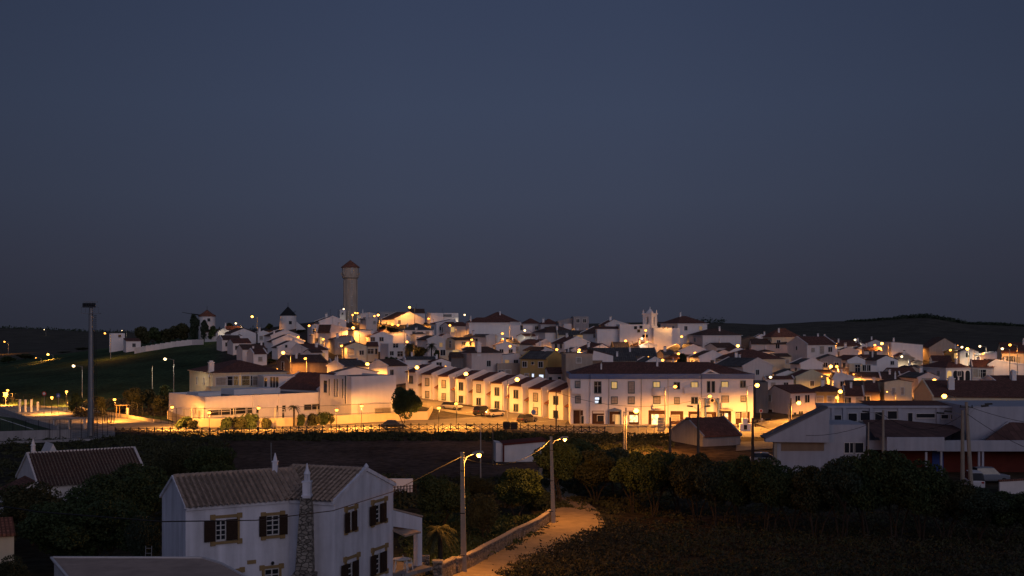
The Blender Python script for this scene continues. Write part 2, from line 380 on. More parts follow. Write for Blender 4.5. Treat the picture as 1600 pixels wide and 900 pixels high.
def sheet(name, lefts, rights, m, off=.07, n=10, k=6):
    """a strip of road between two rows of survey points, laid on the ground"""
    L = [ground(*p) if len(p) == 2 else Vector((XY(p[0], p[2]), p[2], 0)) for p in lefts]; Rr = [ground(*p) if len(p) == 2 else Vector((XY(p[0], p[2]), p[2], 0)) for p in rights]
    b = MB(m); rows = []
    for s in range(len(L)-1):
        for q in range(n if s < len(L)-2 else n+1):
            t = q/n; a = L[s].lerp(L[s+1], t); c = Rr[s].lerp(Rr[s+1], t)
            row = []
            for e in range(k+1):
                p = a.lerp(c, e/k); row.append((p.x, p.y, G(p.x, p.y)+off))
            rows.append(row)
    for r0, r1 in zip(rows, rows[1:]):
        for e in range(k):
            q = [r0[e], r0[e+1], r1[e+1], r1[e]]
            a, c = Vector(q[1])-Vector(q[0]), Vector(q[3])-Vector(q[0])
            b.face(q if a.cross(c).z > 0 else q[::-1])
    return tag(b.build(name), kind='structure')
# main street past the sports ground, the school and the terrace
sheet("road", [(-200, 632), (60, 634), (185, 646), (270, 660), (400, 668), (560, 663), (668, 657), (760, 651), (880, 664), (960, 668), (1180, 668), (1300, 662)],
      [(-200, 645), (30, 650), (180, 672), (270, 675), (400, 674), (560, 672), (668, 671), (760, 671), (880, 676), (960, 682), (1180, 684), (1300, 684)], M['asph'])
# terrace street, climbing to the row of houses
sheet("street", [(622, 632), (660, 636), (700, 645), (760, 654), (820, 661), (880, 667)], [(640, 621), (668, 624), (710, 633), (770, 642), (830, 650), (888, 657)], M['asph'], off=.10)
sheet("pavement", [(893, 668.5), (1000, 668.5), (1100, 668.5), (1178, 668)], [(893, 664), (1000, 664), (1100, 664), (1178, 664)], M['pave'], off=.22, k=3)
sheet("sports_ground_paving", [(-150, 630), (20, 634), (100, 645), (180, 668)], [(-150, 700), (20, 691), (100, 689), (176, 683)], M['pave'], off=.12)
sheet("street_side", [(1178, 662), (1198, 668)], [(1300, 640), (1270, 668)], M['asph'], off=.12)
sheet("yard", [(1150, 706), (1260, 698)], [(1150, 692), (1260, 688)], M['asph'], off=.1)
# the lane in front, between the stone wall and the bank
sheet("lane", [(672, 935), (706, 903), (760, 868), (820, 836), (866, 811), (868, 795), (850, 770), (838, 750), (845, 725)],
      [(740, 935), (800, 896), (862, 872), (915, 850), (946, 822), (935, 800), (905, 778), (862, 752), (862, 727)], M['dirt'], off=.10, k=8)
# pitch
sheet("pitch_turf", [(-200, 655), (0, 652), (22, 655)], [(-200, 684), (0, 676), (88, 672)], mat('pitch_turf', (.028, .05, .02), var=.2, scale=.4), off=.16)
b = MB(M['line'])
for (a, c) in (((0, 656), (52, 673)), ((-30, 665), (0, 664))):
    A = ground(*a); C_ = ground(*c); d = (C_-A).normalized(); n_ = Vector((-d.y, d.x, 0))*.12
    b.face([(p.x, p.y, G(p.x, p.y)+.2) for p in (A-n_, C_-n_, C_+n_, A+n_)][::-1] if False else [(p.x, p.y, G(p.x, p.y)+.2) for p in (A+n_, A-n_, C_-n_, C_+n_)])
tag(b.build("pitch_marking"), kind='structure')
b = MB(M['line'])                     # parking bays along the terrace
for px, py in ((728, 646), (752, 650), (800, 655), (816, 657), (842, 660), (735, 645)):
    A = ground(px, py); d = Vector((.75, .66, 0)); n_ = Vector((-d.y, d.x, 0))*.07
    pts = [A+n_, A-n_, A-n_+d*4, A+n_+d*4]
    b.face([(p.x, p.y, G(p.x, p.y)+.125) for p in pts])
tag(b.build("road_markings"), kind='structure')

# ------------------------------------------------------------------ windows, chimneys, houses
WCACHE = {}
def window_mesh(w_, h_, kind):
    k = (round(w_, 1), round(h_, 1), kind)
    if k in WCACHE: return WCACHE[k]
    w_, h_ = k[0], k[1]
    fr = M['greenframe'] if kind in ('g', 'gs', 'glit', 'gd') else M['ocht'] if kind == 'o' else M['frame']
    pane = {'d': M['glass'], 's': M['shut'], 'lit': M['lit'], 'dim': M['litdim'], 'cool': M['litw'], 'g': M['glass'], 'gs': M['shut'], 'glit': M['lit'], 'gd': M['glass'], 'o': M['glass'], 'door': M['door'], 'n': M['glass'], 'garage': M['brown']}[kind]
    b = MB(fr, pane); t = .05 if kind == 'n' else .12; x = w_/2
    # in the wall's plane: local x along it, local -y outwards
    b.box(-x, x, -.02, .06, 0, h_, pane)
    b.box(-x-t, -x, -.07, .05, -t, h_+t, fr); b.box(x, x+t, -.07, .05, -t, h_+t, fr); b.box(-x, x, -.071, .05, h_, h_+t, fr); b.box(-x-.08, x+.08, -.14, .051, -t-.05, -.002, fr)
    if kind in ('d', 'lit', 'g', 'glit', 'gd') and w_ > .7:
        b.box(-.03, .03, -.04, .052, 0, h_, M['frame'])
        if h_ > 1.5 or w_ > 1.3: b.box(-x, x, -.038, .053, h_*.62, h_*.62+.05, M['frame'])
    me = b.mesh("window"); WCACHE[k] = me; return me
CH = {}
def chimney_mesh(kind):
    if kind in CH: return CH[kind]
    b = MB(M['white'], M['glass'])
    if kind == 0: b.box(-.3, .3, -.3, .3, -1, 1.1).box(-.38, .38, -.38, .38, 1.1, 1.2).box(-.2, .2, -.2, .2, 1.2, 1.5).box(-.4, .4, -.4, .4, 1.5, 1.6)
    elif kind == 1: b.box(-.45, .45, -.25, .25, -1, 1.5).box(-.52, .52, -.32, .32, 1.5, 1.6).box(-.4, .4, -.2, .2, 1.6, 1.8, M['glass']).box(-.5, .5, -.3, .3, 1.8, 1.9)
    elif kind == 2: b.box(-.22, .22, -.22, .22, -1, 1.0); b.lathe([(.24, 1.0), (.24, 1.5), (.30, 1.55), (.2, 1.7), (.03, 2.3)], seg=10)
    else: b.box(-.5, .5, -.5, .5, -1, 1.9).box(-.62, .62, -.62, .62, 1.9, 2.05).box(-.35, .35, -.35, .35, 2.05, 2.35)
    CH[kind] = b.mesh("chimney"); return CH[kind]

HOUSES = []
def H(label, cx, ey, lx, rx, a, h, roof='gR', wall='white', rf='red', D=7.5, Y=None, rise=.36, rfx=.5, win=None, nL=0, nR=0, ch=None, name='house', wk='d', parapet=False, cat='house', group='houses of the hill town', sink=2.5, base=None):
    """one house. cx,ey: sight line of its nearest wall corner at eaves height; lx, rx: where its two visible walls end; a: turn of the
    right-hand wall from square-on (degrees); h: eaves height; roof gL/gR: gable on the left/right visible wall, hip, flat."""
    phi = math.degrees(math.atan((cx-800)/F)); A = R(a-phi)
    if Y is None:
        Y = solveY(cx, ey, h)
        if Y is None: print("NOY", label); Y = 430
    X = XY(cx, Y); ztop = -(ey-HZ)/F*Y; g = G(X, Y); zb = min(g, ztop-h) if base is None else base
    LR = cross_len(X, Y, A, rx) if rx > cx else D
    LL = cross_len(X, Y, A+math.pi/2, lx) if lx < cx else D
    if not (1.2 < LR < 70): LR = D
    if not (1.2 < LL < 22): LL = D
    if LL < D and lx >= cx-3: LL = D
    o = thing(name, label, cat, (X, Y, zb), A, group)
    ht = ztop-zb; wm = M[wall]; rm = M[rf]; W = MB(wm); RO = MB(rm, wm); gx, gy = LR, LL
    bot = -sink
    if roof == 'flat':
        W.box(0, gx, 0, gy, bot, ht-.35)
        for q in ((0, gx, 0, .25), (0, gx, gy-.25, gy), (0, .25, .25, gy-.25), (gx-.25, gx, .25, gy-.25)): W.box(*q, ht-.35, ht)
        RO.box(.25, gx-.25, .25, gy-.25, ht-.34, ht-.28)
        ridge = ht
    elif roof == 'hip':
        W.box(0, gx, 0, gy, bot, ht); e = .35; rr = rise*min(gx, gy)/2; ridge = ht+rr
        if gx >= gy: r0, r1 = (gy/2, gy/2), (gx-gy/2, gy/2)
        else: r0, r1 = (gx/2, gx/2), (gx/2, gy-gx/2)
        c = [(-e, -e, ht), (gx+e, -e, ht), (gx+e, gy+e, ht), (-e, gy+e, ht)]; u = [(p[0], p[1], ht-.14) for p in c]
        A0 = (*r0, ridge); A1 = (*r1, ridge)
        if gx >= gy: RO.face([c[0], c[1], A1, A0]); RO.face([c[1], c[2], A1]); RO.face([c[2], c[3], A0, A1]); RO.face([c[3], c[0], A0])
        else: RO.face([c[0], c[1], A0]); RO.face([c[1], c[2], A1, A0]); RO.face([c[2], c[3], A1]); RO.face([c[3], c[0], A0, A1])
        RO.face(u[::-1], wm)
        for k in range(4): k2 = (k+1) % 4; RO.face([u[k], u[k2], c[k2], c[k]], wm)
    else:
        par_x = roof == 'gL'       # ridge along local x, gables at the left and the right-hand ends
        span = gy if par_x else gx; ln = gx if par_x else gy; rr = rise*span*.5; ridge = ht+rr; q = rfx*span
        P = (lambda s_, t_, z_: (t_, s_, z_)) if par_x else (lambda s_, t_, z_: (s_, t_, z_))
        prof = [(0, bot), (span, bot), (span, ht), (q, ridge), (0, ht)]
        if rfx > .97: prof = [(0, bot), (span, bot), (span, ridge), (0, ht)]
        elif rfx < .03: prof = [(0, bot), (span, bot), (span, ht), (0, ridge)]
        W.prism([P(s_, 0, z_) for s_, z_ in prof], P(0, ln, 0))
        th = .16; e = .32; segs = []
        if rfx >= .03: sl = rr/q; segs.append(((-e, ht-sl*e), (q, ridge)))
        if rfx <= .97: sl = rr/(span-q); segs.append(((q, ridge), (span+e, ht-sl*e)))
        go = .06
        for (s0, z0), (s1, z1) in segs:
            RO.prism([P(s0, -go, z0+.03), P(s1, -go, z1+.03), P(s1, -go, z1+.03+th), P(s0, -go, z0+.03+th)], P(0, ln+2*go, 0))
        if parapet or (int(cx*3+ey) % 5 < 3 and h < 7):                # raised white verge on the gables
            for t_ in (-.12, ln-.16):
                for (s0, z0), (s1, z1) in segs:
                    RO.prism([P(s0, t_, z0+.0), P(s1, t_, z1+.0), P(s1, t_, z1+.32), P(s0, t_, z0+.32)], P(0, .28, 0), wm)
    W.build('wall', o); RO.build('roof', o)
    if not win and not nR and not nL and group == 'houses of the hill town' and 'blank' not in label and 'windowless' not in label and wall != 'dgrey':
        k_ = int(cx*5+ey*3); nR = [1, 2, 0, 2, 1][k_ % 5] if gx > 3.2 else 0; nL = [1, 0, 1, 2][k_ % 4] if lx < cx-4 and gy > 3.2 else 0; wk = 'dsdddmsd'
    # windows
    def put(face, t, z, w_, h_, kind):
        me = window_mesh(w_, h_, kind); nm = 'door' if kind in ('door', 'garage') else 'window'
        if face == 'R': inst(me, nm, o, (t, -.03, z))
        else: inst(me, nm, o, (-.03, t, z), -math.pi/2)
    storeys = max(1, int(ht/2.75+.2)); rnd = random.Random(int(cx*7+ey*13))
    for s_, n_, Ln in (('R', nR, gx), ('L', nL, gy)):
        for st in range(min(storeys, 1 if Y > 300 else 2)):
            top = ht-.75-st*2.8
            if top < 1.6: break
            for k in range(n_):
                t = Ln*(k+.5)/n_+rnd.uniform(-.2, .2); kd = wk if len(wk) > 1 and wk in WK else rnd.choice(list(wk))
                kd = {'d': 'd', 's': 's', 'l': 'lit', 'g': 'g', 'c': 'cool', 'm': 'dim'}.get(kd, kd)
                put(s_, t, top-1.15, 1.0, 1.15, kd)
    WL = Wall(X, Y, A+math.pi/2); WR = Wall(X, Y, A)
    for (px, py, w_, h_, kd) in (win or ()):
        if px < cx: t, z = WL.at(px, py); put('L', t, z-zb-h_/2, w_, h_, kd)
        else: t, z = WR.at(px, py); put('R', t, z-zb-h_/2, w_, h_, kd)
    if not ch and group == 'houses of the hill town' and roof != 'flat' and int(cx+ey*2) % 5 < 3 and gx > 3 and gy > 3: ch = [(.2+.6*((int(cx)*7 % 10)/10), .2+.6*((int(ey)*3 % 10)/10), int(cx) % 3)]
    for c_ in (ch or ()):
        kx, ky, kk = c_; zz = ridge-zb if False else None
        x_, y_ = gx*kx, gy*ky
        if roof == 'flat': zr = ht-.3
        elif roof == 'hip': zr = ht+rise*min(x_, y_, gx-x_, gy-y_)
        else:
            sp = gy if roof == 'gL' else gx; s_ = y_ if roof == 'gL' else x_; q = max(rfx*sp, .01); zr = ht+rise*sp*.5*(s_/q if s_ < q else (sp-s_)/max(sp-q, .01))
        inst(chimney_mesh(kk), 'chimney', o, (x_, y_, zr), sc=(.72, .72, .8) if kk < 3 else (1, 1, 1))
    HOUSES.append((label, o, X, Y, LR, LL)); return o
WK = ()
# ------------------------------------------------------------------ the hill town, house by house
# crest by the windmills
H("white windowless cube building standing alone on the green hill crest", 171, 521, 171, 195, 0, 4.6, 'flat', D=6, win=[(187, 525, .9, .9, 'n')], Y=418)
H("low white lean-to between the white cube building and the long garden wall", 197, 533, 196, 220, 10, 2.6, 'gL', rfx=.98, rise=.3, D=5, Y=405)
H("small white gabled shed at the upper end of the garden wall", 341, 519, 320, 358, 45, 3, 'gR', rf='old')
H("white low house with dark hipped roof right behind the gabled shed by the garden wall", 352, 515.5, 352, 378, 4, 3, 'gL', rf='red', ch=[(.05, .5, 0)], D=6)
H("broad white gabled house with a small vent, downhill of the orange-capped windmill", 361, 521, 351, 400, 26, 4.2, 'gR', rf='old', win=[(374, 524, .7, .7, 'n')])
H("small white gabled house peeking out behind the bush on the windmill slope", 403, 521, 402, 420, 10, 3, 'gR', wall='white', D=6)
H("white gabled house with slim chimney directly under the black-capped windmill", 424, 525, 413, 467, 30, 3.6, 'gR', rf='old', ch=[(.12, .1, 0)], win=[(464, 529, .8, .9, 'lit')])
H("second white gable stepping down from the black-capped windmill", 426, 534, 418, 475, 30, 3.4, 'gR', rf='old', sink=4)
H("third white gable stepping down from the black-capped windmill, with a small chimney", 434, 543, 425, 478, 32, 3.2, 'gR', rf='old', ch=[(.6, .2, 0)], win=[(447, 541, .7, .7, 'n')])
H("white house with brown tiled front slope and amber-lit front beside the curved street lamp", 481, 547, 456, 513, 33, 3.4, 'gL', rf='red', rfx=.7)
H("topmost of the white-walled sheds along the lower edge of the green hill field", 347, 531, 345, 378, 12, 3.4, 'gL', rf='old', rise=.3)
H("second of the white sheds from the top along the green hill field", 364, 536, 362, 392, 12, 3.4, 'gL', rf='red', rise=.3)
H("third of the white sheds from the top along the green hill field", 379, 546, 377, 416, 12, 3.4, 'gL', rf='old', rise=.3, ch=[(.9, .4, 0)])
H("lowest of the white sheds along the green hill field", 396, 553, 394, 417, 12, 3.2, 'gL', rf='red', rise=.3)
H("long low brown-rendered barn with dark roof and amber-lit gable end", 453, 567, 433, 511, 20, 3.3, 'gL', wall='brown', rf='old', win=[(442, 572, 1.6, 1.9, 'door')])
H("white house with grey tiled slope and two little chimneys above the school", 536, 573, 511, 577, 36, 3.1, 'gL', rf='fib', ch=[(.0, .35, 2), (.2, .8, 2)], win=[(551, 580, 1.6, 1.5, 's'), (562, 583, .6, 1.4, 'n')])
H("white gabled house with a tall plain gable above the school hall", 605, 572, 577, 636, 42, 4.4, 'gL', rf='old', win=[(612, 582, 1.0, 1.2, 'd')])
H("ochre house with a broad gable and a lamp on its front", 539, 541, 537, 573, 6, 4.2, 'gR', wall='cream', rf='old', D=8, win=[(548, 549, 1.7, 1.6, 's'), (565, 551, 1.1, 1.1, 'd')])
H("narrow ochre wing with balcony joined to the ochre gabled house", 574, 541, 573.5, 591, 4, 4.0, 'gL', wall='cream', rf='red', D=5, win=[(579, 549, 1.5, 1.2, 'd'), (588, 549, .6, 1.4, 'n')])
H("white house with tall gable and long dark slope below the stone water tower", 499, 503, 492, 541, 18, 6.2, 'gR', rf='old', sink=4)
H("shaded grey-white house next to the tall gable below the water tower", 487, 508, 484, 499, 12, 5.5, 'gR', wall='white2', rf='red', D=6, win=[(491, 517, .9, 1.2, 'd')])
H("ochre-lit house with half gable just above the dark pine on the hill", 517, 514, 497, 543, 36, 6, 'gR', wall='pink', rfx=.05, rf='old', win=[(502, 532, 1.2, 1.9, 'lit')])
H("dark-roofed low house squeezed behind the ochre-lit half gable", 527, 512, 526, 553, 5, 3, 'gL', rf='old', Y=402)
H("grey-roofed plain house above the ochre gabled house", 523, 531, 522, 553, 12, 4, 'gR', wall='grey', rf='fib', rfx=.9)
H("blue-white windowless block above the ochre gabled house", 554, 517, 552, 581, 16, 5, 'gR', wall='white2', rf='fib', rise=.12)
H("white gabled house with amber-lit roof edge and two dark windows", 580, 526, 579, 614, 10, 4.2, 'gR', rf='red2', D=8, win=[(582.5, 530, 1.1, 1.1, 'd'), (596, 530, 1.1, 1.1, 'd')])
H("white single-slope house right of the house with two dark windows", 604, 522, 603, 635, 8, 4, 'gR', rfx=.95, rise=.16, rf='slab', win=[(608, 526, 1.0, 1.2, 'd')])
H("two-storey white house with grey balcony bands beside the palms", 607, 537, 594, 633, 25, 5.6, 'flat', wall='white2', win=[(618, 540, 1.4, 1.0, 'd'), (625, 553, 1.5, 1.3, 'd'), (612, 552, 1.0, 1.0, 'd')])
H("pink-white house on the crest with its long side lit, near the twin lamps", 572, 499, 562, 589, 22, 5, 'gR', wall='pink', rfx=.9, rise=.2, rf='old', win=[(566, 502, .9, 1.4, 'd'), (585, 504, .9, 1, 's')])
H("large plain grey-white gabled house on the crest under the brightest street lamp", 617, 499, 596, 662, 30, 6, 'gR', wall='white2', rf='old', Y=425, win=[(624, 503, 1.0, 1.3, 'd'), (604, 506, .9, 1, 'd')], rise=.42)
H("white roofed house on the crest behind the twin lamps", 563, 492, 561, 590, 10, 5, 'gR', Y=452, wall='white2', rise=.2)
H("small white house with a pale lamp at the foot of the water tower", 531, 484, 530, 540, 10, 6, 'flat', wall='white2', D=5, Y=462, win=[(535, 490, .7, .9, 'd')])
H("low grey terrace of houses on the crest with an antenna", 592, 487, 591, 640, 4, 4, 'flat', wall='grey', Y=465, D=8)
H("crest house with pale parapet right of the brightest street lamp", 640, 489, 640, 664, 4, 4.5, 'gL', wall='white2', rf='old', Y=460, D=8)
H("white flat-topped block on the crest with its end wall amber-lit", 673, 489, 667, 716, 14, 6, 'flat', Y=430, win=[(699, 493, 3, .9, 'n')])
H("white half-gabled house below the flat-topped crest block", 682, 506, 673, 713, 25, 5, 'gR', rfx=.95, rise=.36, rf='red')
H("white house with wide grey hipped roof and three small windows", 630, 516, 628, 676, 4, 4.0, 'hip', rf='fib', rise=.5, D=9, win=[(647, 521, 1.0, 1.1, 'd'), (659, 522, .7, 1.2, 'd'), (668, 521, 1.0, 1.1, 's')])
H("long low white house with a broken gable behind the palm trees", 668, 531, 652, 696, 30, 4.5, 'gR', wall='white2', rf='old')
H("tan-sided house with a small amber window under a long red roof", 703, 509, 689, 730, 30, 5, 'gL', wall='white2', rf='red', win=[(707, 515, 1.2, 1.4, 'lit'), (692, 515, .8, 1.4, 'd')], ch=[(.5, .4, 0)])
H("large blank white wall building with dark red hipped roof on the skyline", 733, 504, 728, 796, 10, 8, 'hip', rf='red', rise=.55, Y=352, D=13, ch=[(.05, .1, 2)])
H("wide dark red pyramid-roofed house on the skyline behind the large blank white wall", 748, 503, 746, 812, 4, 4, 'hip', rf='red', rise=.5, D=16, Y=420, ch=[(.55, .3, 0)])
H("low white flat building with a figure-like chimney between two skyline hip roofs", 797, 508.5, 796, 832, 6, 4.5, 'flat', win=[(815, 512, .8, 1.5, 'n')], ch=[(.5, .3, 0)])
H("dark red hip-roofed house on the skyline, first right of the low white flat building", 817, 506, 815, 845, 5, 5, 'hip', wall='white2', rise=.62, Y=405, D=10)
H("dark red hip-roofed house with white chimney on the skyline beside the raw concrete building", 845, 507, 842, 874, 5, 5, 'hip', wall='white2', rise=.62, Y=400, D=10, ch=[(.15, .1, 1)])
H("cream house with three windows and dark flat-pitched roof behind the palms", 711, 531.5, 696, 742, 35, 4, 'gL', wall='cream', rf='old', rise=.25, win=[(724.5, 537, 1.2, 1.0, 'd'), (735, 537, .8, 1.1, 'n'), (704, 538, 1, 1.9, 'd')])
H("long grey-roofed house with amber-lit end wall above the black hip roof", 760, 526, 725, 778, 40, 4, 'gR', wall='white2', rf='fib', rise=.25, win=[(745, 531, 1, .7, 'n')])
H("white two-storey block with big black hipped roof and one dark window", 737, 552, 722, 784, 28, 6.2, 'hip', wall='pink', rf='old', rise=.62, ch=[(.25, .1, 3)], win=[(763.5, 568, 1.0, 1.3, 'd')])
H("white house with shallow roof between the black hip roof and the ochre house", 785, 557, 784, 813, 8, 5, 'gR', wall='white2', rf='old', rfx=.9, rise=.18)
H("bare brick-faced low annex in front of the white house beside the ochre house", 777, 568, 776, 812, 5, 3.8, 'flat', wall='tan', D=3, win=[(783, 583, 1.2, 1.3, 'd'), (794, 583, 1.2, 1.5, 's')])
H("mustard-ochre two-storey house with three framed windows above and one bright window", 855, 561, 813, 881, 60, 6.2, 'gR', wall='ochre', rf='fib', rise=.4, win=[(820, 569, 1.1, 1.2, 'd'), (832.5, 567.5, .6, .6, 'n'), (845, 569.5, 1.1, 1.2, 'd'), (846, 589, 1.1, 1.0, 'cool'), (833, 586.5, .5, .7, 'cool'), (823, 588, 1.1, 1.2, 's')])
H("small pinkish house with dark slope right of the mustard-ochre house", 857, 583.5, 855, 884, 10, 3.6, 'gL', wall='pink', rf='red', D=6, win=[(860, 592, .7, .8, 'n'), (874, 592, .7, .9, 'n')])
H("tall bare tan concrete-panel building without windows", 884, 553, 881, 926, 6, 9, 'flat', wall='tan', D=9)
H("white half-gable house with brown garage openings behind the long apartment block", 926, 556, 925, 958, 8, 6, 'gR', rfx=.05, rise=.5, rf='old', D=10, win=[(931, 570, 3.0, 2.0, 'garage')])
H("grey wall house with brown openings under a grey sheet roof behind the apartment block", 958, 564, 957, 995, 4, 4.5, 'gL', wall='grey', rf='fib', D=8, win=[(966, 571, 3.5, 1.8, 'garage'), (984, 571, 2.5, 1.8, 'garage')], ch=[(.2, .3, 0)])
H("white gabled house with antenna behind the middle of the apartment block", 1010, 567, 992, 1037, 48, 4.5, 'gR', rf='fib', win=[(1020, 571, 1.8, 1.6, 'd')])
H("small white gabled house with chimney above the upper end of the terrace", 674, 566, 673, 705, 6, 4, 'gR', rf='red', D=7, win=[(686, 571, 1.2, 1.4, 'd')], ch=[(.3, .2, 0)])
H("long blank white garden house wall at the top of the terrace", 633, 562, 631, 682, 6, 4, 'gL', rf='fib', D=5, rise=.2)
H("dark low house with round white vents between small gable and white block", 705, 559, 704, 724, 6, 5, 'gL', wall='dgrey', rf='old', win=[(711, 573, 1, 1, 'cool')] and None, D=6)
H("house with amber striped pergola terrace above the terrace row", 687, 548, 686, 722, 5, 3.2, 'flat', wall='cream', D=6, win=[(681 if False else 692, 551, 1.2, 1.4, 'd'), (712, 551, 1.6, 1.2, 'lit')])
H("white gabled house with a brown front slope and amber-lit eave below the skyline hips", 838, 538.5, 809, 862, 52, 3.2, 'gR', rf='red', rfx=.6)
H("white long house under a black hip roof behind the brown-sloped gable", 852, 520, 832, 902, 30, 4, 'hip', rf='old', rise=.5, win=[(893, 523, 1, 1, 'd'), (886, 523, 1, 1, 'd')])
H("white gable house with grey-shadowed front and small windows in the middle of the hill", 882, 536.5, 862, 921, 40, 4.6, 'gR', rf='red', rfx=.5, win=[(869, 541, 1, 1.2, 'd'), (877, 541, 1, 1.2, 'd'), (896, 541, .6, .8, 'n')][:2])
H("white gabled house with very long brown slope and amber-lit porch", 917, 547, 898, 957, 38, 4.4, 'gR', rf='red', rfx=.6, win=[(905, 549, 1.4, 1.4, 'lit')], ch=[(.2, .3, 1)])
H("white house with stepped gables left of the church", 945, 521, 908, 984, 42, 5, 'gR', rf='old', win=[(959, 516, .9, .9, 'n'), (929, 525, .9, 1, 'd'), (936, 525, .9, 1, 'd')])
H("row-like white house with lit shop windows below the raw concrete building", 871, 523, 869, 925, 4, 3.6, 'gL', wall='cream', rf='fib', D=6, win=[(905, 526, 1.4, 1.2, 'dim'), (913, 526, 1.4, 1.2, 'lit'), (919, 526, 1.2, 1.2, 'dim'), (892, 526, 1.2, 1.1, 'd')])
H("raw unfinished grey concrete building with a sloping flank on the skyline", 873, 503, 871, 896, 5, 6, 'gR', wall='grey', rf='slab', rfx=.97, rise=.42, Y=385, D=9)
H("taller square raw concrete block at the end of the unfinished building", 896, 494.5, 895, 920, 6, 9, 'flat', wall='grey', Y=383, D=8)
H("grey gabled house with red roof on the skyline left of the church", 946, 508, 944, 983, 15, 5, 'gR', wall='white2', rf='red2', Y=395, rfx=.35)
H("white house with small chimney box in front of the unfinished concrete building", 881, 506, 880, 893, 5, 4, 'flat', wall='white2', D=5, Y=372)
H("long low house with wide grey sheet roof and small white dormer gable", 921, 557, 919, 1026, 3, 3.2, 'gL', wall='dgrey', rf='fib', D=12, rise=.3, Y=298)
H("little white gable rising from the wide grey sheet roof", 973, 555, 972, 1000, 4, 3.5, 'gR', rf='fib', D=6, Y=303, win=[(984, 550.5, .4, .8, 'n')])
H("dark-roofed house with pale parapet block right of the amber-lit patio", 1000, 541, 984, 1026, 35, 4, 'gR', rf='old', wall='white2')
H("low house with amber-lit patio wall and blue door below the church", 958, 543, 956, 984, 5, 3.2, 'gL', wall='ochre', rf='fib', D=7, win=[(975, 547, 2.4, 1.2, 'dim')])
H("dark-roofed house just in front of the lit church wall", 1014, 535, 988, 1034, 40, 3.6, 'gR', wall='grey', rf='old')
H("large red hip-roofed hall with long white wall on the skyline right of the church", 1059, 505.5, 1032, 1105, 35, 7.5, 'hip', rf='red', rise=.5, Y=352, wall='white')
H("small white gable in front of the large red hip-roofed hall", 1050, 537, 1034, 1062, 45, 3.6, 'gR', rf='old')
H("white house with low gable and grey roof below the small white gable", 1062, 549, 1036, 1104, 35, 4, 'gR', rf='fib', ch=[(.3, .4, 0)])
H("wide low dark-roofed warehouse with a thin pale wall strip near the skyline", 1098, 524, 1075, 1158, 28, 3.8, 'hip', wall='white2', rf='old', rise=.42, Y=345)
H("white gabled house with amber-lit flank in the middle of the dark roofs", 1093, 558, 1078, 1131, 38, 4.6, 'gR', rf='old', rfx=.55)
H("broad cream house with long brown hip roof and a white chimney", 1150, 562, 1112, 1226, 33, 5, 'hip', wall='cream', rf='red', rise=.42, ch=[(.05, .1, 1)], win=[(1160, 566, 2.5, 1.0, 's'), (1180, 565, 2.5, 1.0, 's'), (1145, 565, .8, 1.8, 'd')])
H("white gabled workshop behind the lit end of the apartment block", 1161, 573, 1115, 1207, 45, 5.5, 'gR', wall='pink', rf='fib', win=[(1192, 569, 1, 1, 'n')][:0])
H("brown gabled house with dull roof on the upper slope right of the church", 1156, 534, 1154, 1195, 5, 4, 'gR', wall='brown', rf='old', D=9)
H("small white gable with chimney left of the long red roofed hall", 1181, 528, 1180, 1206, 6, 4, 'gR', rfx=.35, rf='old', ch=[(.55, .1, 0)], D=7)
H("long hall with a bright red roof and cream wall near the skyline", 1206, 527, 1192, 1251, 22, 4.5, 'hip', wall='cream', rf='red2', rise=.75, Y=345)
H("long pink-white low house with black roof right of centre on the slope", 1174, 537.5, 1173, 1230, 5, 4.4, 'gL', wall='pink', rf='old', D=7, win=[(1215, 541, 1, 1.2, 'd'), (1190, 541, .6, .8, 'n')][:1])
H("grey gable-ended house joined to an amber-lit cream front with two windows", 1261, 538.5, 1230, 1306, 38, 6.6, 'gL', wall='white2', rf='red', rise=.45, win=[(1270, 547, 1.2, 1.1, 's'), (1297, 546, 1.3, 1.3, 'd'), (1284, 547, 1.4, 2.0, 's'), (1245, 544, .6, 1, 'n')], base=None)
H("white gabled house tucked right of the cream front with two windows", 1312, 549, 1306, 1341, 15, 4, 'gR', wall='pink', rf='red')
H("dark grey gabled house with blind walls below the cream front", 1281, 561, 1279, 1315, 5, 5.5, 'gR', wall='grey', rf='fib', D=8)
H("white and grey house with brown slope above the yellow-lit facade", 1324, 562.5, 1304, 1352, 38, 4.6, 'gR', rf='red')
H("white gabled house with amber-washed flank below the grey gable end", 1251, 569, 1235, 1285, 35, 4.8, 'gR', rf='fib', win=[(1244, 578, .9, 1.1, 'd'), (1272, 577, .6, .8, 'n')][:1])
H("bright yellow-lit house front with one tall dark window", 1327, 569, 1326, 1348, 4, 5.5, 'flat', wall='cream', D=6, win=[(1340, 576, 1.1, 1.8, 'd')])
H("white house with railed balcony beside the yellow-lit house front", 1348, 571, 1347.5, 1370, 5, 4.5, 'flat', wall='white', D=6, win=[(1351, 575, .9, 1.4, 'd'), (1357, 575, .9, 1.4, 'd')])
H("white barn-like gabled house with one small window and amber eave", 1370, 563, 1352, 1403, 35, 4.6, 'gR', rf='old', rfx=.45, win=[(1394, 567, 1, .9, 'd')])
H("grey-fronted house with row of small windows under a brown roof", 1350, 548, 1346, 1378, 8, 4.5, 'gL', wall='white2', rf='red', D=7, win=[(1361, 553, 1, 1.3, 'd'), (1367, 553, 1, 1.3, 'd')])
H("tall blank white house with chimney and stepped roofline below the wooded hill", 1393, 539, 1377, 1442, 18, 5.5, 'gR', rfx=.02, rise=.18, rf='slab', ch=[(.1, .1, 0)])
H("small tan house with lamp below the tall blank white house", 1402, 560, 1400, 1428, 5, 3.6, 'gR', wall='tan', rf='old', D=7)
H("brown dull-gabled big barn standing highest at the right end of town", 1452, 543, 1436, 1500, 15, 4, 'gR', wall='tan', rf='old', rise=.62, Y=360)
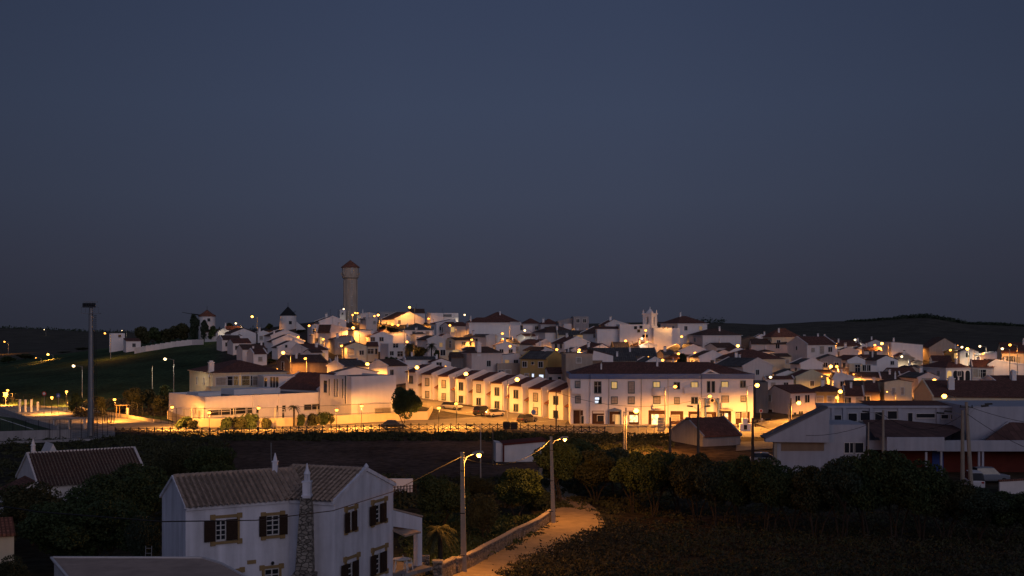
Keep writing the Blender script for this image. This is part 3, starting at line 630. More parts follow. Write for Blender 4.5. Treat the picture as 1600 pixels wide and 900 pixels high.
H("small house in the lamplit courtyard right of the dull-gabled barn", 1478, 551, 1476, 1506, 5, 3.5, 'gR', wall='ochre', rf='old', D=6, win=[(1495, 556, 1.4, 1.4, 'lit')])
H("white gabled house behind the lamplit courtyard", 1500, 549.5, 1499, 1529, 5, 4.5, 'gR', wall='white2', rf='fib', D=8, win=[(1512, 555, .9, 1.2, 'd')])
H("white house with long shed roof beside the farthest right lamps", 1532, 556, 1530, 1564, 10, 4.5, 'gR', rfx=.9, rise=.3, rf='fib')
H("amber-lit big house with three windows at the far right edge", 1565, 551, 1563, 1640, 5, 7.5, 'gL', wall='cream', rf='red', D=12, Y=292, win=[(1573, 561, 1.3, 1.4, 'd'), (1581, 562, 1.4, 1.6, 'd'), (1589, 564, 1.4, 1.8, 'dim')])
H("white villa with four arched porch openings and a brown hip roof", 1478, 575, 1436, 1519, 38, 4.6, 'hip', wall='white', rf='red', rise=.42, ch=[(.6, .2, 0)])
H("white villa wing with glazed doors and lit terrace wall beside the arched porch", 1519, 573.5, 1517, 1553, 4, 4.6, 'gL', wall='pink', rf='red', D=8, win=[(1526, 583, 1.6, 1.9, 's'), (1535, 584, 1.6, 1.9, 'd')])
H("wide blank white house right of the villa wing", 1545, 570, 1533, 1600, 15, 5.2, 'gR', rf='fib', rfx=.2, rise=.25, win=[(1581, 576, 3.4, 3.0, 's')][:0])
H("grey-roofed house with mural-like patches on its lit white side wall", 1435, 591, 1405, 1466, 30, 4.5, 'gR', wall='pink', rf='fib', rise=.4, win=[(1447, 594, 2.2, .9, 's'), (1458, 594, .8, .8, 'n')][:1])
H("long brown-roofed building with a square white chimney above the market hall", 1457, 620, 1428, 1640, 12, 4.2, 'gL', wall='cream', rf='red', rise=.30, D=12, ch=[(.2, .22, 3)], Y=212)
H("white house with tall chimney and brown roof at the right edge above the market hall", 1556, 597, 1532, 1640, 30, 4, 'gL', wall='white', rf='red', D=10, ch=[(.35, .1, 3)])
# the nearer rows, behind the apartment block and the market hall
H("pale pink two-storey cafe house with red sign and a yellow-lit doorway", 1235, 614.5, 1200, 1276, 42, 6.4, 'gL', wall='pink', rf='red', rise=.38, rfx=.72, Y=243, win=[(1203, 622, .9, 1.2, 's'), (1246, 623, 1.2, 1.2, 'd'), (1261, 623, 1.2, 1.5, 'd'), (1204, 648, 1.2, 2.1, 'door'), (1242, 648, .6, .9, 'd'), (1251, 650, 1.1, 1.9, 'd'), (1263, 647, 1.5, 1.0, 's')])
H("ochre two-storey house with shuttered windows right of the pink cafe house", 1276, 612, 1275.5, 1318, 4, 6.6, 'hip', wall='ochre', rf='red', rise=.46, D=11, Y=246, win=[(1281, 624, 1.3, 1.2, 's'), (1298, 624, 1.3, 1.2, 's'), (1298, 632, 1.3, .9, 's')])
H("small pink two-window house right of the ochre shuttered house", 1319, 618, 1318, 1350, 4, 5.6, 'gL', wall='pink', rf='red', rise=.46, D=7, Y=246, win=[(1325, 626, 1.2, 1.3, 'd'), (1342, 626, 1.2, 1.3, 's')], ch=[(.4, .4, 0)])
H("brownish house with one dark window and a wide brown roof", 1351, 612, 1350, 1375, 4, 5.2, 'gL', wall='brown', rf='red', D=8, Y=250, win=[(1354, 624, 1.3, 1.3, 'd')])
H("lit cream house with railed terrace and one small door", 1382, 597, 1374, 1425, 14, 5.8, 'gR', wall='cream', rf='old', rise=.16, Y=252, win=[(1381 if False else 1396, 612, .6, 1.5, 's'), (1410, 611, .6, 1.5, 's')])
H("long narrow white-walled house with dark slope above the ochre shuttered house", 1330, 589, 1328, 1392, 4, 3.4, 'gL', wall='white2', rf='old', D=6, rise=.3)
H("white half-gabled house joined to a brown tower-like wall", 1302, 590, 1300, 1334, 6, 4.6, 'gR', rf='red', rfx=.1, D=7)
H("brown tower-like blind house between the white half gable and a lamp", 1302, 575.5, 1301, 1325, 5, 5.5, 'flat', wall='brown', D=6, Y=283)
H("brown-tiled low house beside the bright white gable above the cafe", 1196, 592, 1192, 1240, 15, 3.8, 'gL', wall='white2', rf='red', rise=.4)
H("bright white gable rising above the pink cafe house", 1213, 585, 1211, 1250, 5, 4, 'gR', rf='fib', D=7)
H("brown-roofed house with pale verge above the ochre shuttered house", 1244, 590, 1228, 1292, 35, 4, 'gR', wall='green', rf='red')
H("small amber-lit roofed house beside the bright street lamp on the slope", 1268, 583, 1264, 1300, 10, 3.8, 'gL', wall='cream', rf='old')
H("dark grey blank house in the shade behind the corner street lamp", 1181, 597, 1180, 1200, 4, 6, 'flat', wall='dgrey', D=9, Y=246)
H("wide brown-roofed house with chimney behind the lit cream terrace house", 1322, 603, 1318, 1375, 6, 3.8, 'gL', wall='white2', rf='old', D=8, ch=[(.85, .3, 0)], Y=262)
H("brown-roofed house under the tall blank white house, with white verge", 1392, 583, 1380, 1432, 18, 3.4, 'gL', wall='white2', rf='red')
H("low dark-roofed house left of the arched porch villa", 1415, 578, 1400, 1440, 30, 3.6, 'gR', wall='tan', rf='old')
H("white chimneyed low house beside the dark-roofed house near the arched villa", 1376, 592, 1374, 1408, 6, 3.4, 'gL', wall='white', rf='old', ch=[(.5, .3, 0)])
# fillers seen as roofs between the others
H("grey cottage with old tile roof half hidden above the long brown barn", 484, 562, 470, 513, 30, 3, 'gL', wall='white2', rf='red', Y=285) if False else None
H("low white cottage with brown slope between the barn and the ochre gabled house", 517, 566, 513, 560, 10, 3.0, 'gL', wall='white2', rf='old', D=7, Y=296)
H("cottage with dark slope right of the ochre house, in front of the palms", 590, 567, 585, 632, 12, 3.0, 'gL', wall='white2', rf='old', D=7, Y=290)
H("white cottage with brown slope behind the striped pergola", 745, 547, 722, 760, 40, 3.2, 'gR', wall='white2', rf='old', Y=322)
H("plain white cottage with sloping roof between ochre-lit gable and pergola house", 775, 541, 773, 806, 6, 3.2, 'gR', wall='white', rf='old', D=7)
H("amber-washed cottage wall below the lamp with the lit patch", 791, 537, 780, 812, 20, 3.4, 'gL', wall='cream', rf='fib')
H("dark slope cottage below the row-like shop windows", 845, 548, 818, 866, 40, 3.2, 'gR', wall='white2', rf='old', Y=318)
H("slate-dark cottage roof right of the grey-shadowed gable", 905, 556, 868, 922, 40, 3.2, 'gR', wall='white2', rf='old', Y=306) 
H("brown cottage roof left of the amber flank gable", 1066, 561, 1040, 1092, 35, 3.4, 'gR', wall='white2', rf='red', Y=303)
H("white narrow cottage with skylight behind the apartment block's pediment", 1078, 574, 1070, 1105, 25, 3.2, 'gR', wall='white2', rf='red', Y=282)
H("amber-lit roof edge cottage behind the apartment block", 1037, 575, 1030, 1062, 20, 3, 'gL', wall='cream', rf='red2', Y=284)
H("dark cottage with small chimney above the pale strip warehouse", 1120, 543, 1100, 1150, 35, 3.4, 'gL', wall='white2', rf='old', ch=[(.5, .5, 0)])
H("white parapeted cottage left of the pink-white low house", 1140, 549, 1128, 1172, 30, 3.2, 'gR', wall='white', rf='old', rfx=.4)
H("lamplit white low house between the grey gable and the broad cream house", 1210, 557, 1200, 1236, 30, 3.2, 'gL', wall='cream', rf='old')
H("dark cottage on the slope right of the white barn-like gable", 1428, 566, 1418, 1440, 15, 3, 'gR', wall='tan', rf='red')
H("dark-roofed cottage on the upper slope above the yellow-lit facade", 1330, 549, 1318, 1352, 20, 3.2, 'gR', wall='white2', rf='red', Y=345)
H("small white gable at the upper edge of the roofs below the wooded hill", 1335, 538, 1332, 1352, 10, 3.2, 'gR', wall='white', rf='red', Y=372)
H("long dark roof with two white chimneys on the upper edge of town", 1300, 541, 1288, 1346, 15, 3, 'gL', wall='white2', rf='red', Y=370, ch=[(.3, .3, 0), (.9, .3, 0)])
H("white low house with blue-grey roof light above the grey gable end", 1250, 531, 1246, 1292, 8, 3.6, 'gL', wall='white2', rf='fib', Y=362, D=7, ch=[(.7, .3, 0)])
H("small white gable above the cream front with two windows", 1286, 533, 1284, 1300, 6, 3.4, 'gR', wall='white', rf='red', Y=356, D=6)

# arches and terrace of the villa
def arch_mesh(w_, h_, m):
    b = MB(m); n = 10; pts = [(-w_/2, 0, 0), (w_/2, 0, 0), (w_/2, 0, h_-w_/2)]+[(w_/2*math.cos(math.pi*k/n), 0, h_-w_/2+w_/2*math.sin(math.pi*k/n)) for k in range(1, n)]+[(-w_/2, 0, h_-w_/2)]
    b.prism([(x, -.06, z) for x, y, z in pts], (0, .1, 0)); return b.mesh('arched_opening')
for lb, o, X, Y, LR, LL in HOUSES:
    if lb.startswith("white villa with four"):
        am = arch_mesh(1.25, 2.3, M['glass']); al = arch_mesh(1.25, 2.3, M['lit'])
        for k in range(4): inst(al if k == 0 else am, 'arched_opening', o, (LR*(k+.55)/4.3, 0, 4.6-.6-2.35))

# ------------------------------------------------------------------ water tower
p = Vector((XY(547.5, 470), 470, 0)); g = G(p.x, p.y)
o = thing('water_tower', 'tall round stone water tower with a wider drum and a red conical cap', 'water tower', (p.x, p.y, g))
zt = lambda py: -(py-HZ)/F*470-g
s = 470/F
MB(M['conc']).lathe([(11.5*s, -3), (11*s, zt(488)), (11*s, zt(487.9)), (10.4*s, zt(487)), (10.2*s, zt(436))], seg=20).build('shaft', o)
MB(M['conc']).lathe([(10.6*s, zt(436)-.02), (11.6*s, zt(435)), (13.0*s, zt(433.5)), (13.2*s, zt(431)), (13.2*s, zt(418))], seg=20).build('drum', o)
MB(M['red2']).lathe([(14.8*s, zt(418.3)), (14.8*s, zt(417.6)), (9*s, zt(413)), (.3*s, zt(406.5))], seg=20).build('roof', o)
for k, (pz, hh) in enumerate(((441, 1.2), (455, 4), (469, 4))): inst(window_mesh(.5, hh, 'n'), 'window', o, (10.4*s*math.sin(.35)+.02, -10.4*s*math.cos(.35)-.03, zt(pz)-hh/2), .35)
for k in range(10):
    t = k*math.pi/5+.05; b = MB(M['conc']); b.box(10.3*s*math.cos(t)-.16, 10.3*s*math.cos(t)+.16, 10.3*s*math.sin(t)-.16, 10.3*s*math.sin(t)+.16, 0, zt(437)); b.build('rib', o)
for t in (-.9, .32, 1.2): inst(window_mesh(.5, 2.2, 'n'), 'window', o, (13.2*s*math.sin(t), -13.2*s*math.cos(t), zt(427)), t)
b = MB(M['conc'])
for k in range(8):
    t = k*math.pi/4+.2; b.box(13.6*s*math.cos(t)-.25, 13.6*s*math.cos(t)+.25, 13.6*s*math.sin(t)-.25, 13.6*s*math.sin(t)+.25, zt(430), zt(426))
b.build('bracket', o)

# ------------------------------------------------------------------ windmills
def windmill(label, cx, Y, r, pyb, pyt, apex, capm, capover, sails):
    X = XY(cx, Y); g = G(X, Y); s_ = Y/F; zt = lambda py: -(py-HZ)/F*Y-g
    o = thing('windmill', label, 'windmill', (X, Y, g), 0, 'old windmills on the crest')
    MB(M['white2']).lathe([(r*1.07, -3), (r*1.05, 0), (r, zt(pyt))], seg=24).build('tower_wall', o)
    MB(capm).lathe([(r*capover, zt(pyt)-.1), (r*capover, zt(pyt)+.25), (r*.62, zt(pyt)+(zt(apex)-zt(pyt))*.45), (.08, zt(apex))], seg=16 if capover > 1.05 else 8).build('cap_roof', o)
    inst(window_mesh(1.0, 1.1, 'n'), 'window', o, (r*.45, -r*.93, zt(pyt+(pyb-pyt)*.38)-.5), .45)
    MB(M['black']).tube([(0, 0, zt(apex)-.3), (0, 0, zt(apex)+1.3)], .06).build('finial', o)
    b = MB(M['black'])
    for (x0, z0, x1, z1) in sails: b.tube([(x0*s_, -r*.6, zt(z0)), (x1*s_, -r*1.5, zt(z1))], [.12, .07])
    b.build('windshaft', o)
windmill('white round windmill with an orange tiled cap and a broken spar behind cypress trees', 323.5, 432, 2.8, 510, 494, 484, M['red2'], 1.10, [(-10, 493, -34, 488), (-9, 492, -20, 490)])
windmill('white round windmill with a black pointed cap and one small square window', 450, 425, 2.85, 522, 493.5, 479, M['black'], 1.0, [(8, 490, 16, 486)])
MB(M['white2']).prism([(0, 0, -2), (3.6, 0, -2), (3.6, 0, 0), (0, 0, 3.0)], (0, .4, 0)).build('wall_tmp')
o = bpy.data.objects['wall_tmp']; o.name = 'garden_wall'; Y = 416; o.location = (XY(463, Y), Y, G(XY(463, Y), Y)); tag(o, 'sloping white wall running down beside the black-capped windmill', 'wall')

# ------------------------------------------------------------------ church
Y = 335; X = XY(1003, Y); g = G(X, Y); zt = lambda py: -(py-HZ)/F*Y-g; s = Y/F
o = thing('church', 'white church with a belfry tower, floodlit amber at its foot', 'church', (X, Y, g))
A_ = R(35); ca, sa = math.cos(A_), math.sin(A_)
b = MB(M['white'])
b.box(-6, 3.0, 0, 12, -3, zt(507)); b.box(3.001, 8, -1.2, 9, -3, zt(512)); b.box(-12, -6.01, 2, 9, -3, zt(514)); b.box(8.001, 10.5, 1.5, 7, -3, zt(513)); b.build('nave_wall', o)
MB(M['red']).prism([(-12.2, 1.8, zt(514)+.02), (-12.2, 9.2, zt(514)+.02), (-12.2, 5.5, zt(510))], (6.1, 0, 0)).build('roof', o)
A_ = R(52); ca, sa = math.cos(A_), math.sin(A_); b = MB(M['white']); tx, ty = (1016.5-1003)*s, 1.6; w2 = 1.4
def rot(x, y): return (tx+x*ca-y*sa, ty+x*sa+y*ca)
def rbox(b, x0, x1, y0, y1, z0, z1, m=None):
    P = [rot(x0, y0), rot(x1, y0), rot(x1, y1), rot(x0, y1)]
    b.prism([(q[0], q[1], z0) for q in P], (0, 0, z1-z0), m)
z5, zh = zt(509), zt(490)
rbox(b, -w2, w2, -w2, w2, zt(514), z5)
for sx in (-1, 1):
    for sy in (-1, 1):
        rbox(b, *(sorted((sx*w2, sx*(w2-.95)))), *(sorted((sy*w2, sy*(w2-.95)))), z5+.001, zh-.9)
rbox(b, -w2+.02, w2-.02, -w2+.02, w2-.02, zh-.899, zh-.2); rbox(b, -w2-.18, w2+.18, -w2-.18, w2+.18, zh-.199, zh+.1); rbox(b, -w2-.15, w2+.15, -w2-.15, w2+.15, z5-.4, z5-.1)
for sx in (-1, 1):
    for sy in (-1, 1):
        c = rot(sx*1.3, sy*1.3); b.lathe([(.2, zh+.101), (.24, zh+.5), (.1, zh+.65), (.13, zh+.8), (.02, zh+1.1)], seg=8, c=c)
c = rot(0, 0); b.lathe([(1.1, zh+.101), (.9, zh+.5), (.45, zh+.9), (.16, zh+1.3), (.03, zh+1.9)], seg=10, c=c); b.build('belfry', o)
MB(M['brown']).lathe([(.45, z5+1.1), (.4, z5+1.3), (.22, z5+1.8)], seg=10, c=c).build('bell', o)
for (dx, dy, e_, rzz) in ((6.6, -3.0, 700, 0), (5.2, -4.6, 300, 0)):
    fl = thing('church_floodlight', ('floodlight on the low roof edge at the right of the belfry', 'floodlight on the low roof edge in front of the belfry')[e_ == 300], 'floodlight', (X+dx, Y+dy, g+zt(513)), 0)
    MB(M['black']).box(-.2, .2, -.15, .15, 0, .25).build('housing', fl); MB(M['glow']).box(-.15, .15, -.05, .12, .251, .27).build('lamp_glass', fl)
    ld = bpy.data.lights.new('flood_light', 'POINT'); ld.energy = e_*.35; ld.color = (1, .48, .12); ld.shadow_soft_size = .1; lo = bpy.data.objects.new('flood_light', ld); SC.collection.objects.link(lo); lo.parent = fl; lo.location = (0, 0, .6)
for px, py in ((993, 512), (1001.5, 511), (998, 517), (1006, 525), (1010, 525)):
    inst(window_mesh(.8, .8, 'n'), 'window', o, ((px-1003)*s, -.04, zt(py)-.4))

# ------------------------------------------------------------------ the stepped terrace of lit houses
TR = dict(group='stepped terrace of white houses')
def terrace():
    P0 = Vector((XY(634, 262), 262)); P1 = Vector((XY(890, 226), 226)); d = (P1-P0); L = d.length; n = 9; d.normalize(); step = L/n; ang = math.atan2(d.y, d.x)
    ey = [581, 584.5, 587.5, 591, 594, 598.5, 602.5, 607, 611.5]
    words_ = ["topmost house of the stepped white terrace, beside the round tree", "second house down the stepped white terrace, closed lower shutter", "third house down the stepped white terrace, both shutters closed",
              "fourth house down the stepped white terrace, under the middle wall lamp", "fifth house down the stepped white terrace, with the thin drainpipe", "middle terrace house with two clear windows, behind the dark off-road car",
              "seventh house down the stepped terrace, under the lowest wall lamp", "eighth house down the stepped white terrace, both shutters closed, behind the blue sign", "lowest house of the stepped white terrace, next to the long apartment block"]
    kinds = [('gd', 's'), ('gs', 's'), ('gs', 'gs'), ('gd', 'gd'), ('gs', 'gd'), ('gd', 'gd'), ('gd', 'gd'), ('gs', 'gs'), ('gd', 'gd')]
    fw = step*.69
    for k in range(n):
        c = P0+d*step*k; u = 800+F*c.x/c.y; zt_ = -(ey[k]-HZ)/F*c.y; pe = c+d*fw
        g = min(G(c.x, c.y), G(pe.x, pe.y)); o = thing('terrace_house', words_[k], 'house', (c.x, c.y, g), ang, **TR)
        h = zt_-g; D = 8.5; q = 4.4; rr = 1.35
        # projecting bay (local x along the street, y back into the plot)
        MB(M['white']).prism([(0, 0, -2), (0, D, -2), (0, D, h), (0, q, h+rr), (0, 0, h)], (fw, 0, 0)).build('wall', o)
        # recessed entrance bay
        rw = step-fw
        MB(M['pink']).prism([(fw+.001, 1.5, -2), (fw+.001, D, -2), (fw+.001, D, h-.6), (fw+.001, q+1, h+rr-.9), (fw+.001, 1.5, h-.75)], (rw-.003, 0, 0)).build('entrance_wall', o)
        b = MB(M['red']); sl = rr/q; e = .3
        b.prism([(.13, -e, h-sl*e+.03), (.13, q, h+rr+.03), (.13, q, h+rr+.2), (.13, -e, h-sl*e+.2)], (fw-.26, 0, 0))
        b.prism([(.13, q+.002, h+rr+.03), (.13, D+e, h-.1), (.13, D+e, h+.07), (.13, q+.002, h+rr+.2)], (fw-.26, 0, 0))
        b.prism([(fw+.13, 1.3, h-.75), (fw+.13, q+1, h+rr-.87), (fw+.13, q+1, h+rr-.7), (fw+.13, 1.3, h-.58)], (rw-.15, 0, 0)); b.build('roof', o)
        b = MB(M['white'])
        for x in (-.13, fw-.12): b.prism([(x, -.34, h-sl*.34-.1), (x, q, h+rr-.1), (x, q, h+rr+.42), (x, -.34, h-sl*.34+.42)], (.25, 0, 0)); b.prism([(x, q+.002, h+rr-.1), (x, D+e, h-.2), (x, D+e, h+.3), (x, q+.002, h+rr+.42)], (.25, 0, 0))
        b.build('parapet', o)
        up, lo = kinds[k]
        inst(window_mesh(1.1, 1.35, up), 'window', o, (fw*.5, -.03, h-2.25)); inst(window_mesh(1.15, 1.2, lo if lo != 's' else 'gs'), 'window', o, (fw*.5, -.03, h-4.75))
        inst(window_mesh(1.0, 2.1, 'door'), 'door', o, (fw+rw*.5, 1.46, h-5.1))
        b = MB(M['red2'], M['white']); b.prism([(fw+.02, .3, h-2.75), (fw+.02, 1.5, h-2.2), (fw+.02, 1.5, h-2.05), (fw+.02, .3, h-2.6)], (rw-.04, 0, 0)); b.build('door_canopy', o)
        MB(M['blue']).box(-.02, fw+.02, -.05, -.001, h-5.75, h-5.15).build('plinth', o)
        MB(M['conc']).box(fw, fw+rw, .3, 1.45, -.6, h-5.12).build('doorstep', o)
        if k % 2: MB(M['pconc']).tube([(fw-.25, -.09, h-5.2), (fw-.25, -.09, h-.1)], .05).build('drainpipe', o)
terrace()
# small houses in the gaps between the named ones
FILL = [
 (502, 522.8, "tiny roofed house squeezed against the shaded grey-white house below the water tower"), (490, 549.6, "tiny roofed house behind the amber-fronted house by the curved lamp"), (598, 518.3, "tiny roofed house between the pink-white crest house and the grey hipped roof"),
 (654, 521.8, "tiny roofed house under the eave of the wide grey hipped roof"), (694, 525.8, "tiny roofed house below the tan-sided house with amber window"), (749, 510.8, "tiny roofed house over the blank white wall's right half"), (795, 531.1, "tiny roofed house by the lamp at the blank wall's corner"),
 (824, 524.1, "tiny roofed house in front of the low flat house with figure-like chimney"), (897, 546.5, "tiny roofed house beside the lamplit porch of the long brown slope"), (916, 535.2, "tiny roofed house above the long brown slope with lamplit porch"), (951, 532.3, "tiny roofed house below the stepped gables left of the church"),
 (985, 551.1, "tiny roofed house just above the small white dormer gable"), (1007, 528.4, "tiny roofed house at the foot of the floodlit church wall"), (1041, 553.2, "tiny roofed house above the lamp with the lit pole behind the antenna gable"), (1064, 543.7, "tiny roofed house above the scraggly lamplit tree"),
 (1082, 540.3, "tiny roofed house above the amber flank of the white gable"), (1118, 558.8, "tiny roofed house left of the broad cream house's eave"), (1111, 529.6, "tiny roofed house under the thin pale wall strip of the warehouse"), (1128, 550.3, "tiny roofed house above the broad cream house's left roof end"), (1163, 531.5, "tiny roofed house in front of the brown dull gable right of the church"),
 (1183, 556.1, "tiny roofed house at the back of the broad brown hip roof"), (1196, 548.9, "tiny roofed house below the long pink-white low house"), (1214, 563.3, "tiny roofed house beside the cream wall end of the broad hip-roofed house"), (1225, 538.1, "tiny roofed house left of the grey gable end's peak"), (1256, 549.3, "tiny roofed house at the corner of the cream two-window front"),
 (1264, 532.8, "tiny roofed house above the black roof of the cream two-window front"), (1298, 547.9, "tiny roofed house right above the cream front's balcony corner"), (1313, 559.7, "tiny roofed house right of the dark grey blind gable"), (1344, 544.6, "tiny roofed house left of the pair of lamps by the tall blank house"), (1353, 557.5, "tiny roofed house above the balconied white house"),
 (1371, 563.9, "tiny roofed house over the ridge of the white barn-like gable"), (1391, 542.5, "tiny roofed house behind the chimney of the tall blank white house"), (1410, 555.5, "tiny roofed house right below the tall blank white house wall"), (1430, 573.1, "tiny roofed house left of the arched villa's brown roof"), (1451, 585.7, "tiny roofed house at the pale green flank of the arched villa"),
 (1473, 562.5, "tiny roofed house directly behind the arched villa's chimney"), (1488, 572.5, "tiny roofed house against the arched villa's rear"), (1548, 567.9, "tiny roofed house behind the wide blank white house"), (1561, 553, "tiny roofed house under the amber-lit big house's lamp"), (1586, 561.6, "tiny roofed house beside the three windows of the amber-lit big house"),
 (1369, 534.5, "tiny roofed house above the starry pair of lamps by the tall blank house"), (1295, 531.2, "tiny roofed house at the top edge of the roofs, near the far dark hill")]
for k, (px, py, lb) in enumerate(FILL):
    w_ = [13, 15, 12, 16][k % 4]; a = [8, 35, 48, 20, 40][k % 5]; kind = ['gR', 'gL', 'gR', 'hip', 'gR', 'gL'][k % 6]; w0 = w_*.3 if a < 15 else w_*.8
    H(lb, px-w_+w0*(.9 if a > 15 else 0)+(0 if a > 15 else 0), py+1, px-w_ if a > 15 else px-w_-.5, px+w_*.9, a, 3.1+.5*(k % 3), kind, wall=['white', 'white2', 'cream', 'white', 'pink', 'white2', 'tan'][k % 7], rf=['red', 'old', 'red2', 'fib', 'red'][k % 5], D=5.5, rise=.4)
# ------------------------------------------------------------------ the long apartment block
def apartment():
    Y = 221; X0 = XY(891, Y); zb = -18.15; s = Y/F
    o = thing('apartment_block', 'long white three-storey apartment block with a blue roof band and lit shops below', 'apartment block', (X0, Y, zb))
    xx = lambda px: (px-891)*s; zz = lambda py: -(py-HZ)*s-zb
    W = MB(M['white']); top = zz(592)
    segs = [(891, 922, .0), (922, 1001, -.5), (1001, 1043, -.25), (1043, 1097, .35), (1097, 1123, 0), (1123, 1177.5, .35)]
    for a, b_, dy in segs: W.box(xx(a)+(.0), xx(b_)-.002, dy, 12, -1.5, top)
    W.build('wall', o)
    B = MB(M['blue'])
    for a, b_, dy in segs: B.box(xx(a)-(.25 if a == 891 else 0), xx(b_)-.002+(.25 if b_ > 1170 else 0), dy-.25, 12.2, top+.002, zz(584.2))
    B.build('roof_band', o)
    r = MB(M['red']); zt = zz(584.2); x0, x1 = xx(891), xx(1177)
    r.face([(x0+.2, .3, zt+.01), (x1-.2, .3, zt+.01), (x1-7, 6, zt+1.95), (x0+6, 6, zt+1.95)]); r.face([(x1-.2, .3, zt+.01), (x1-.2, 11.8, zt+.01), (x1-7, 6, zt+1.95)]); r.face([(x1-.2, 11.8, zt+.01), (x0+.2, 11.8, zt+.01), (x0+6, 6, zt+1.95), (x1-7, 6, zt+1.95)]); r.face([(x0+.2, 11.8, zt+.01), (x0+.2, .3, zt+.01), (x0+6, 6, zt+1.95)])
    r.build('roof', o)
    b = MB(M['white'], M['slab']); cx = xx(1110); b.prism([(cx-1.7, -.1, zz(584.5)), (cx+1.7, -.1, zz(584.5)), (cx, -.1, zz(577.6))], (0, 5, 0)); b.prism([(cx-.9, -.16, zz(583.4)), (cx+.9, -.16, zz(583.4)), (cx, -.16, zz(580))], (0, .05, 0), M['slab']); b.build('pediment', o)
    b = MB(M['pconc'])
    for px in (906, 951, 1001.5, 1044): b.box(xx(px)-.05, xx(px)+.05, -.65, -.52, 0, top) if px != 1044 else b.box(xx(px)-.05, xx(px)+.05, .2, .3, 0, top)
    b.build('drainpipe', o)
    dyf = lambda px: [dy for a, b_, dy in segs if a <= px < b_][0]
    def win(zx, zy, w_, h_, kind):     # the survey of the front, in its own grid of fifths
        px, py = 870+zx/5, 560+zy/5; hh = h_/5*s; ww = w_/5*s-.25
        inst(window_mesh(ww, hh-.25, kind), 'window', o, (xx(px), dyf(px)-.02, zz(py)-hh/2+.12))
    for q in [(163, 202, 45, 55, 'gs'), (318, 225, 58, 92, 'gd'), (447, 207, 52, 60, 'glit'), (580, 225, 55, 92, 'gs'), (778, 203, 60, 52, 'glit'), (940, 212, 50, 55, 'gd'), (1078, 212, 58, 58, 'glit'), (1186, 222, 30, 88, 'gd'), (1222, 222, 30, 88, 'gd'), (1315, 203, 58, 52, 'glit'), (1457, 200, 48, 55, 'gd'),
              (165, 322, 48, 58, 'gs'), (448, 325, 55, 58, 'gs'), (580, 325, 55, 58, 'gs'), (780, 325, 60, 58, 'gs'), (940, 330, 45, 55, 'gs'), (1078, 328, 55, 56, 'gd'), (1318, 320, 58, 58, 'gs'), (1460, 315, 48, 50, 'gs')]: win(*q)
    # a window with two bright panes
    win(323, 325, 54, 56, 'gd')
    b = MB(M['litw']); cx, cz = xx(870+318/5), zz(560+325/5)
    b.box(cx-.5, cx+.25, -.60, -.53, cz+.1, cz+.5).box(cx-.5, cx+.1, -.60, -.53, cz-.55, cz-.1); b.build('lit_pane', o)
    # balconies
    for (a, c, t, u, dy) in ((893, 909, 606.5, 615, -.9), (893, 909, 630, 639, -.9), (1126, 1141, 604.5, 614, -.55), (1127, 1141, 629, 637, -.55), (1069, 1095, 605, 615, -.5)):
        bb = MB(M['white']); d0 = dyf((a+c)/2); bb.box(xx(a), xx(c), d0+dy, d0-.001, zz(u), zz(u)+.15); bb.box(xx(a), xx(c), d0+dy-.01, d0+dy+.1, zz(u)+.151, zz(t)); bb.box(xx(a), xx(a)+.1, d0+dy+.101, d0-.002, zz(u)+.151, zz(t)); bb.box(xx(c)-.1, xx(c), d0+dy+.101, d0-.002, zz(u)+.151, zz(t)); bb.build('balcony', o)
    for zt_, zb_ in ((605.5, 617.5),):
        bb = MB(M['white']); cx = xx(1028); n = 12; P = [(cx+1.15*math.cos(math.pi+math.pi*k/n), -.25+1.1*math.sin(math.pi+math.pi*k/n), zz(zb_)) for k in range(n+1)]
        bb.prism(P, (0, 0, zz(zt_)-zz(zb_))); bb.build('balcony', o)
    bb = MB(M['white']); bb.prism([(xx(1019), -1.1, zz(637.5)), (xx(1033), -1.1, zz(637.5)), (xx(1033), -1.1, zz(631)), (xx(1019), -1.1, zz(631))], (0, .849, 0)); bb.build('balcony', o)
    # shops
    def bay(a, c, t, dy):
        bb = MB(M['door']); bb.box(xx(a), xx(c), dy-.06, dy-.003, .05, zz(t)); return bb.build('shopfront', o)
    def pane(px0, px1, py0, py1, m, dy, nm='shop_window'):
        bb = MB(m, M['frame']); bb.box(xx(px0), xx(px1), dy-.11, dy-.065, zz(py1), zz(py0), m); bb.box(xx(px0)-.07, xx(px0)-.001, dy-.13, dy-.064, zz(py1), zz(py0), M['frame']); bb.box(xx(px1)+.001, xx(px1)+.07, dy-.13, dy-.064, zz(py1), zz(py0), M['frame']); bb.box(xx(px0)-.07, xx(px1)+.07, dy-.131, dy-.064, zz(py0)+.001, zz(py0)+.08, M['frame']); bb.build(nm, o)
    shop = mat('lit_shop_display', (.5, .4, .2), emit=(1, .80, .40), es=1.5, var=.3, scale=3)
    nt_ = shop.node_tree; pr = nt_.nodes["Principled BSDF"]; co = nt_.nodes.new("ShaderNodeTexCoord"); vo = nt_.nodes.new("ShaderNodeTexVoronoi"); vo.inputs["Scale"].default_value = 3.2; rr_ = nt_.nodes.new("ShaderNodeValToRGB")
    rr_.color_ramp.elements[0].color = (.10, .16, .10, 1); rr_.color_ramp.elements[1].color = (1, .86, .45, 1); rr_.color_ramp.elements[0].position = .18; rr_.color_ramp.elements[1].position = .5
    nt_.links.new(co.outputs["Object"], vo.inputs["Vector"]); nt_.links.new(vo.outputs["Color"], rr_.inputs[0]); nt_.links.new(rr_.outputs[0], pr.inputs["Emission Color"])
    bay(896, 911, 641, 0); pane(908, 912, 650, 662, M['glass'], 0)
    bay(925, 943.5, 641.5, -.5); pane(933, 943, 649, 658, M['glass'], -.5)
